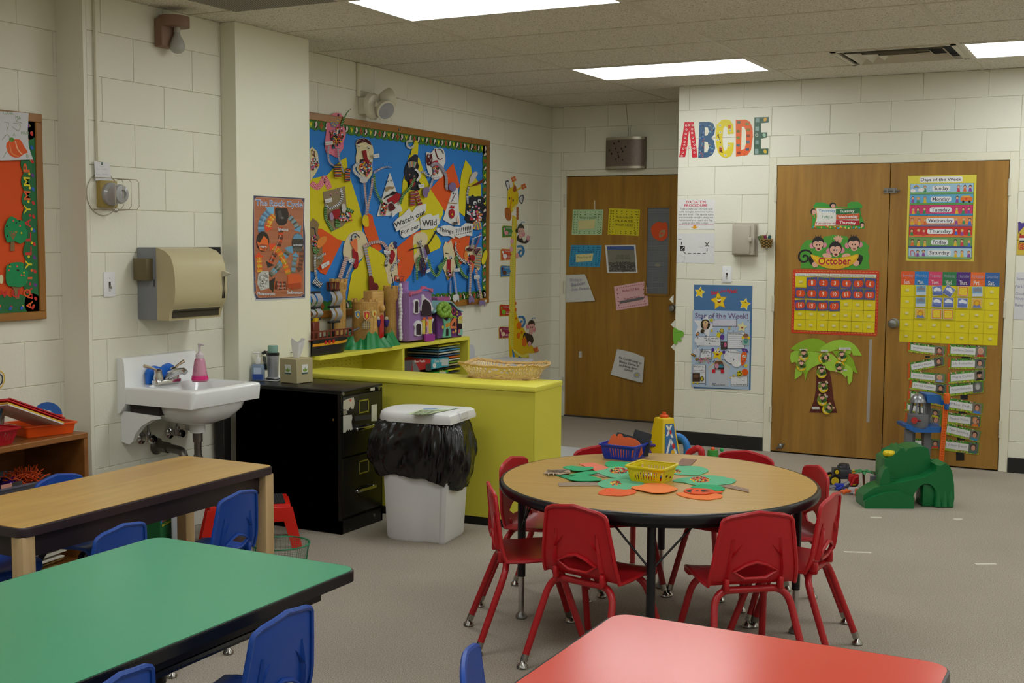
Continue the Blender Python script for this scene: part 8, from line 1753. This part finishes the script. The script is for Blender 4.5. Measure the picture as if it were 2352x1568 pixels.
for q, y, d in (('925 560 1000 560 1000 1051 925 1051', -.05, .04), ('990 575 1090 575 1090 1051 990 1051', .06, .03), ('1140 570 1215 570 1215 1051 1140 1051', -.02, .05), ('1205 290 1250 290 1270 1051 1210 1051', .07, .03)): B().prism(T_(q), (0, y, 0), *AX, d, .006, 2).obj('tower_leg', GR_, pl2)
for q, y, d, m in (('905 500 960 500 1000 530 1100 545 1150 530 1290 520 1335 550 1330 578 1150 582 1090 580 1000 580 910 535', -.09, .2, BL_), ('1130 180 1280 190 1290 240 1385 265 1380 290 1290 290 1200 270 1140 265', -.06, .16, BL_), ('815 790 830 755 900 748 970 780 970 820 820 820', -.12, .1, BL_)): B().prism(T_(q), (0, y, 0), *AX, d, .008, 2).obj('blue_deck', m, pl2)
x, z = T_('1065 540')[0]; B().lathe([(.062, z), (.066, z + .01), (.064, z + .085), (.058, z + .087), (0, z + .087)], 20, (x, -.02, 0)).obj('cabin', GR_, pl2)
x2, z2 = T_('1065 270')[0]
for a in range(6): B().cyl((x + .055 * math.cos(a * 1.05), -.02 + .055 * math.sin(a * 1.05), z + .085), (x + .04 * math.cos(a * 1.05), -.02 + .04 * math.sin(a * 1.05), z2), .0065, n=8).obj('cabin_post', GR_, pl2)
B().lathe([(.055, z2), (.052, z2 + .012), (.04, z2 + .035), (.02, z2 + .052), (0, z2 + .056)], 20, (x, -.02, 0)).obj('silver_dome', mat('#8d8f93', .3, .7), pl2)
B().lathe([(0, 0), (.02, 0), (.02, .006), (0, .006)], 16, (x - .045, -.088, z + .055), (0, -1, 0)).obj('target_disc', mat('#b5302c', .4), pl2); B().sph((x - .01, -.085, z + .052), .012, 10, 6, sz=.6).obj('red_lamp', mat('#7a1420', .3), pl2)
A, D = T_('1283 930')[0], T_('1312 280')[0]; b = B()
for s in (-1, 1): b.tube([(A[0] + s * .012, -.10, A[1]), (D[0] + s * .012, -.10, D[1])], .004, 6)
for k in range(24): f_ = k / 24; b.box(A[0] + (D[0] - A[0]) * f_ - .012, A[0] + (D[0] - A[0]) * f_ + .012, -.103, -.097, A[1] + (D[1] - A[1]) * f_ - .002, A[1] + (D[1] - A[1]) * f_ + .004)
b.box(A[0] - .008, A[0] + .008, -.099, -.094, 0, A[1] + .02); b.prism([(A[0] - .011, 0), (A[0] + .011, 0), (D[0] + .011, D[1]), (D[0] - .011, D[1])], (0, -.098, 0), *AX, .004); b.obj('ladder_pole', OR_, pl2)['kind'] = 'stuff'
x, z = T_('1320 255')[0]; B().lathe([(.014, z - .02), (.018, z), (.022, z + .03), (.02, z + .055), (.012, z + .058), (.01, z + .05)], 8, (x, -.10, 0)).obj('orange_crown', OR_, pl2); B().lathe([(.014, z - .045), (.016, z - .04), (.016, z - .005), (0, z - .005)], 12, (x, -.10, 0)).obj('blue_socket', BL_, pl2)
def ft(nm, lab, x, y, rz=RZ): return thing(nm, lab, 'toy', (x, y, 0), rz, 'small toys scattered by the mountain')
bd = ft('toy_truck', 'grey toy truck with yellow-hubbed black wheels in the toy pile', -1.625, 7.56); GT = mat('#3f4146', .4)
B().box(-.05, .055, -.04, .05, .045, .105, .006, 2).box(-.02, .05, -.03, .04, .10, .125, .01, 2).obj('truck_body', GT, bd); B().lathe([(0, .118), (.035, .12), (.03, .135), (0, .14)], 14, (.015, 0, 0)).obj('dark_roof', mat('#27242a', .4), bd)
for x, y, z, r in ((-.055, -.055, .038, .036), (-.045, -.055, .095, .02), (.06, -.055, .035, .034), (-.05, .06, .036, .036)): o = B().lathe([(0, -.011), (r, -.011), (r, .011), (0, .011)], 18, (x, y, z), (0, 1, 0)).obj('wheel', BLK, bd); B().lathe([(0, 0), (r * .68, 0), (r * .6, .004), (0, .004)], 12, (x, y - .011, z), (0, -1, 0)).obj('hub', mat('#d9b81c', .4), o)
for nm, lab, x, y, cols_ in (('toy_figure', 'blue and grey toy figure lying at the left of the toy pile', -1.60, 7.41, ('#2438a8', '#6d7078', '#5a5f80')), ('toy_robot', 'red and silver toy robot in the toy pile', -1.525, 7.44, ('#b5181c', '#8d8f93', '#d9a01c')), ('toy_figure', 'white and orange toy figure lying in front of the toy pile', -1.50, 7.33, ('#c9c9cc', '#e0601a', '#3a3a40')), ('toy_robot', 'grey toy robot leaning against the green mountain', -1.40, 7.46, ('#6d7078', '#4a4c54', '#6a2a24')), ('toy_figure', 'red and white toy figure behind the toy palm', -1.43, 7.40, ('#a81a1c', '#c9c9cc', '#55585c'))):
    t = ft(nm, lab, x, y, RZ + random.uniform(-.3, .3)); M_ = [mat(c, .35) for c in cols_]; up = .06 if 'robot' in nm else .0
    B().box(-.03, .03, -.018, .018, .005 + up * .6, .04 + up, .006, 2).obj('torso', M_[0], t); B().sph((.042 if not up else 0, 0, .026 if not up else .055 + up), .014, 10, 8).obj('head', M_[2], t)
    for s in (-1, 1): B().tube([(-.025, s * .012, .022 + up * .5), (-.055, s * .018, .018 + up * .2), (-.075, s * .02, .010)], .008, 7).obj('leg', M_[1], t); B().tube([(.02, s * .018, .03 + up), (.0, s * .038, .02 + up), (-.02, s * .045, .012 + up * .4)], .007, 7).obj('arm', M_[0], t)
pm_ = ft('toy_palm', 'small toy palm with brown trunk and flat green fronds before the toy pile', -1.435, 7.285); B().tube([(0, 0, 0), (.003, 0, .06), (-.002, 0, .145)], .007, 8, rs=[.008, .006, .007]).obj('trunk', mat('#5a2a18', .5), pm_); b = B()
for a in range(7): d = V((math.cos(a * .9), math.sin(a * .9), 0)); n_ = V((-d.y, d.x, 0)) * .012; b.q([V((0, 0, .148)), d * .045 + n_ + V((0, 0, .152)), d * .085 + V((0, 0, .142)), d * .045 - n_ + V((0, 0, .152)), d * .045 + V((0, 0, .158))], [(0, 1, 4), (1, 2, 4), (2, 3, 4), (3, 0, 4), (0, 3, 2, 1)])
b.lathe([(.012, .14), (.014, .155), (0, .158)], 10).obj('fronds', mat('#1a7a3f', .45), pm_, 0); B().box(-.045, -.008, -.02, .02, 0, .045, .004, 1).obj('orange_base', mat('#e0601a', .4), pm_)
# activity toy behind the round table
PY = Pl('y', 7.0); P = PY.P(1524, 1037); tw = thing('activity_toy', 'yellow tapering activity tower with an orange knob behind the round table', 'toy', (P.x, 7.0, 0), -.5); k_ = (P - C).dot(CF) / FPX; ht = PY.P(1523, 958).z
YT = mat('#dcb90e', .4, var=.03)
def frus(a, h): return [V((-a, -a, h)), V((a, -a, h)), V((a, a, h)), V((-a, a, h))]
b = B(); b.q(frus(.10, 0) + frus(.043, ht), [(0, 1, 5, 4), (1, 2, 6, 5), (2, 3, 7, 6), (3, 0, 4, 7), (4, 5, 6, 7)]); es = [e for e in b.bm.edges]; bmesh.ops.bevel(b.bm, geom=es, offset=.008, segments=3, profile=.5, affect='EDGES'); b.obj('tower_body', YT, tw)
B().lathe([(.026, ht), (.026, ht + .014), (.018, ht + .016), (.012, ht + .02), (.012, ht + .032), (0, ht + .033)], 18).obj('orange_knob', mat('#e0561f', .4), tw)
n_ = V((1, 0, (.10 - .043) / ht)).normalized(); fr_ = lambda u, v: V((.10 - (.057) * v, 0, ht * v)) + V((0, 1, 0)) * ((.078 - .047 * v) * (u * 2 - 1)) + n_ * .0015
random.seed(19); b = B(); b.q([fr_(0, .05), fr_(1, .05), fr_(1, .92), fr_(0, .92)], [(0, 1, 2, 3)]); b.obj('sticker_panel', mat('#3a6a9c', .35), tw, 0)
for c, L in (('#dcdcd8', [(.1, .2, .5, .45), (.5, .45, .9, .2), (.1, .45, .5, .7), (.5, .7, .9, .45), (.2, .75, .7, .9), (.2, .9, .7, .72)]),):
    b = B()
    for u0, v0, u1, v1 in L: A, D = fr_(u0, v0), fr_(u1, v1); w_ = V((0, .008, 0)); b.q([A - w_ + n_ * .0006, A + w_ + n_ * .0006, D + w_ + n_ * .0006, D - w_ + n_ * .0006], [(0, 1, 2, 3)])
    b.obj('white_lattice', mat(c, .35), tw, 0)['kind'] = 'stuff'
for c, L in (('#c0282a', [(.3, .35, .17), (.7, .6, .12), (.7, .3, .16), (.55, .8, .1)]), ('#e0a81c', [(.6, .5, .15), (.35, .22, .17), (.75, .12, .12)]), ('#3a8a3c', [(.55, .28, .15)]), ('#6a3a8a', [(.6, .4, .1), (.15, .2, .12)])):
    b = B()
    for u0, v0, r in L: b.q([fr_(u0 + r * math.cos(a * .63), v0 + r * .35 * math.sin(a * .63)) + n_ * .0012 for a in range(10)], [tuple(range(10))])
    b.obj('sticker_print', mat(c, .35), tw, 0)['kind'] = 'stuff'
def arch(nm, lab, pxs, Y, r, c, th=None):
    P_ = [Pl('y', Y).P(*p) for p in pxs]; t = thing(nm, lab, 'toy', (P_[0].x, Y, 0), 0, 'toys behind the round table'); o = t.location
    B().tube([p - V(o) for p in P_], r, 10, sm=4).obj('toy_body', mat(c, .38), t); return t
a_ = arch('toy_arch', 'blue toy arch right of the yellow activity tower', ((1540, 1082), (1545, 1010), (1556, 1002), (1570, 1010), (1578, 1030), (1575, 1084)), 7.15, .022, '#2a7ac9')
arch('toy_ring', 'red toy ring lying right of the blue toy arch', ((1570, 1122), (1580, 1048), (1592, 1034), (1604, 1030), (1612, 1045), (1610, 1124)), 6.9, .02, '#c01a20')
arch('toy_rods', 'purple toy rod frame left of the yellow activity tower', ((1500, 1050), (1487, 1024), (1512, 1026), (1500, 1050)), 6.95, .010, '#4a2a8a')
P = Pl('y', 6.8).P(1637, 1040); bs_ = thing('bead_toy', 'green and orange bead toy behind the far red chair', 'toy', (P.x, 6.8, 0)); zt = Pl('y', 6.8).P(1637, 1033).z
B().cyl((0, 0, 0), (0, 0, zt), .05, .03, 16).obj('toy_base', mat('#3f8f3a', .4), bs_); B().sph((0, 0, zt + .004), .014, 10, 8).obj('orange_bead', mat('#e0561f', .4), bs_); B().sph((.045, .03, zt - .0), .012, 10, 8).obj('green_bead', mat('#1f9a4a', .4), bs_)
tag(B().box(-3.80, -3.42, 7.45, 8.0, 0, .004).obj('white_floor_patch', mat('#d0d3d6', .25)), 'white shiny patch of the floor right of the yellow divider', 'floor patch')  # thin slab added for a shiny white area of the vinyl floor
for i, (x, y, L, a) in enumerate(((1970, 1268, .13, -.1), (2264, 1295, .10, .05), (2012, 1188, .06, -.1), (2200, 1192, .05, .05))):
    P = Pl('z', 0).P(x, y); o = B().box(-L / 2, L / 2, -.011, .011, 0, .0012).obj('floor_tape', mat('#cfcabd', .5), None, 0); o.location = P; o.rotation_euler = (0, 0, RZ + a)
    tag(o, 'short white tape mark on the carpet, ' + ('nearest the round table', 'furthest right', 'left one in front of the mountain', 'right one in front of the mountain')[i], 'tape', 'tape marks on the carpet')
# ---------------------------------------------------------------- things on the round table
TZ = Pl('z', .5757); ZT = (1240, 920, 4.9)
def tray_at(nm, lab, a, b_, c, h, m, slots, flare):
    A, Bp, Cp = [TZ.P(ZT[0] + x / ZT[2], ZT[1] + y / ZT[2]) for x, y in (a, b_, c)]; ctr = (A + Cp) * .5; e = Bp - A
    return tray(nm, lab, 'basket', ctr.x, ctr.y, .5758, e.length / 2 + flare, (Cp - Bp).length / 2 + flare, h, math.atan2(e.y, e.x), m, flare, slots, .003, .006)
yb_ = tray_at('yellow_basket', 'yellow slotted plastic basket in the middle of the round table', (1012, 905), (1358, 945), (1500, 888), .062, mat('#dcc80e', .38), 10, .014)
bb_ = tray_at('blue_basket', 'blue slotted plastic basket at the far side of the round table', (742, 650), (1070, 685), (1178, 620), .064, mat('#1436a8', .36), 11, .014)
random.seed(33)
Y_ = yb_.location; cy = []
for i in range(26):
    P = V(Y_) + Matrix.Rotation(yb_.rotation_euler.z, 3, 'Z') @ V((random.uniform(-.062, .062), random.uniform(-.032, .032), random.uniform(.012, .022))); d = V((random.uniform(-1, 1), random.uniform(-1, 1), random.uniform(-.1, .1))).normalized() * .026
    c = ('#d9281c', '#1d1d20', '#c9c9c4', '#d9621c', '#8a1a2c', '#2a4a8a')[i % 6]; o = B().tube([-d, d * .8, d], .0045, 6, rs=[.0045, .0045, .002]).obj('crayon', mat(c, .5), None); o.location = P
    tag(o, ('red', 'black', 'white', 'orange', 'wine', 'navy')[i % 6] + ' crayon stub in the yellow basket', 'crayon', 'crayon stubs in the yellow basket')
def cut(nm, lab, s, c, d=.0004, sm=2, grp=None, deco=None, th=.0016, lift=None, m=None):
    f = Flat(TZ, ZT, d); f.poly(s, c, th, sm, lift)
    if deco: deco(f)
    return f.obj(nm, None, m or FELT, lab, 'paper cutout', grp)
LC = ['#d9c91e', '#c9281c', '#dd6a2c', '#2a2420', '#8a1f1c']
lv = lambda cx, cy, rx, ry, n: (lambda f: f.dots([(cx + rx * math.cos(k * .63), cy + ry * math.sin(k * .63)) for k in range(10)], LC, (13, 6), n))
GA, GB_ = '#5fae84', '#2f9f68'; g1 = 'green paper tree crowns on the table'; g2 = 'brown paper tree trunks on the table'
for s, c, d, lab, dc in (('1520 745 1620 738 1780 742 1880 770 1890 800 1820 830 1780 842 1600 838 1510 825', GA, .0006, 'pale green paper crown with confetti right behind the yellow basket', lv(1545, 800, 40, 22, 26)), ('1495 910 1560 880 1680 865 1850 845 2010 850 2120 875 2200 890 2195 920 2130 945 2080 945 1950 965 1760 955 1620 925', GA, .0010, 'large green paper crown heaped with leaf confetti right of the yellow basket', lv(1800, 895, 110, 32, 90)), ('1695 990 1760 965 1800 950 1900 955 2000 965 2085 1000 2010 1028 1890 1005', GB_, .0030, 'small dark green paper leaf in front of the large confetti crown', None),
    ('615 800 720 785 800 755 960 750 1100 780 1120 870 900 882 760 860 690 835', GA, .0022, 'green paper crown with confetti behind the left end of the yellow basket', lv(880, 795, 110, 34, 80)), ('650 930 780 885 1010 880 1160 930 1180 975 960 1005 780 985 690 975', GA, .0010, 'green paper crown with a little confetti under the yellow basket', lv(855, 935, 70, 26, 34)), ('735 705 800 682 880 690 1040 700 1010 735 880 745 760 745', GB_, .0006, 'dark green paper shape in front of the blue basket', None),
    ('180 840 330 845 420 890 520 900 360 905 300 880', '#1f8a5a', .0010, 'dark green paper corner under the stacked shapes at the left', None), ('330 845 480 815 600 800 640 830 480 850 380 855', GB_, .0040, 'lower dark green paper shape at the left of the table', None), ('255 770 360 755 480 768 605 768 560 800 420 812 330 795', GB_, .0075, 'topmost dark green paper shape at the left of the table', None), ('330 885 420 855 520 852 640 880 700 910 560 922 420 920 340 905', GB_, .0055, 'dark green paper shape with a pointed tip at the near left', None)): cut('green_cutout', lab, s, c, d, 2, g1, dc)
for s, c, d, lab in (('440 715 600 700 780 760 740 785 620 790', '#d9745a', .0006, 'rust orange paper strip left of the blue basket'), ('1600 652 1765 666 1688 738 1542 725', '#8a6a5a', .0006, 'brown paper trunk at the far right of the table papers'), ('205 930 400 920 640 925 690 960 400 962 215 966', '#93806c', .0006, 'long brown paper trunk at the near left of the table'), ('2005 962 2130 950 2352 1002 2352 1034 2200 1000', '#927a68', .0006, 'long brown paper trunk at the right of the table'), ('600 835 660 825 760 855 720 865', '#8f7f6c', .0006, 'short brown paper bit between the green shapes')): cut('brown_cutout', lab, s, c, d, 0, g2)
for s, c, d, lab, sm in (('655 1045 700 1005 800 985 860 985 890 962 930 985 1000 985 1070 1010 1085 1035 1040 1055 930 1075 780 1070 690 1060', '#e0602c', .0006, 'dark orange paper pumpkin at the near edge, left one', 2), ('1032 985 1150 965 1220 942 1400 950 1500 985 1552 1005 1500 1030 1400 1052 1260 1050 1150 1025 1050 1005', '#ee8240', .0045, 'light orange paper pumpkin at the near edge, middle one', 2), ('1533 1045 1640 1035 1800 1050 1990 1050 2055 1075 2030 1100 1960 1108 1900 1120 1740 1108 1600 1080', '#ee7a3c', .0006, 'light orange paper pumpkin under the black-faced one', 2)): cut('paper_pumpkin', lab, s, c, d, sm, 'orange paper pumpkins on the table')
cut('paper_pumpkin', 'orange paper pumpkin with a black jack-o-lantern face', '1615 1030 1660 1005 1780 1002 1930 1012 1960 1030 2050 1035 2040 1050 1960 1050 1860 1068 1700 1060', '#dd5420', .0040, 2, 'orange paper pumpkins on the table', lambda f: f.poly('1640 1028 1690 1014 1730 1012 1700 1030 1702 1052 1660 1044', '#2a2a2e').poly('1750 1028 1780 1022 1790 1034 1756 1040', '#2a2a2e').poly('1810 1018 1920 1016 1860 1026 1930 1030 1850 1038 1950 1048 1820 1042', '#2a2a2e'))
random.seed(44)
cut('paper_branch', 'tangle of pale brown paper branches at the left of the table', '40 835 90 800 180 795 260 785 340 800 345 830 270 842 230 850 160 838 155 866 145 838 105 840 98 868 88 838', '#a8937a', .0060, 0, None, lambda f: [f.band([(random.uniform(60, 300), random.uniform(800, 835)), (random.uniform(60, 330), random.uniform(795, 840))], 6, '#5a4a3a', sm=0) for _ in range(12)])
# papers standing in the blue basket
b0 = bb_.location; rz = bb_.rotation_euler.z; pp = thing('paper_pumpkin', 'bright orange paper pumpkin standing up in the blue basket', 'paper cutout', b0, rz, 'orange paper pumpkins on the table')
o = [(-.078, .006), (.072, .006), (.082, .05), (.06, .078), (.02, .088), (-.005, .086), (-.015, .098), (-.03, .098), (-.036, .086), (-.05, .097), (-.062, .085), (-.07, .068), (-.082, .05)]
B().prism([(q.x, q.y) for q in catmull([V(p) for p in o], 2, True)], (0, -.02, 0), (1, 0, 0), (0, .12, 1), (0, 1, 0), .002).obj('pumpkin_sheet', mat('#f0703c', .8), pp, 0)
for i, (x0, x1, h, y) in enumerate(((-.085, .04, .098, .02), (-.01, .10, .115, .034))):
    t = thing('felt_sheet', ('shorter', 'taller')[i] + ' dark grey sheet standing behind the pumpkin in the blue basket', 'sheet', b0, rz)
    B().prism([(x0, .006), (x1 - .01, .006), (x1, h - .015), (x0 + .03, h)], (0, y, 0), (1, 0, 0), (0, .15, 1), (0, 1, 0), .002).obj('sheet', mat('#3d4046', .85), t, 0)
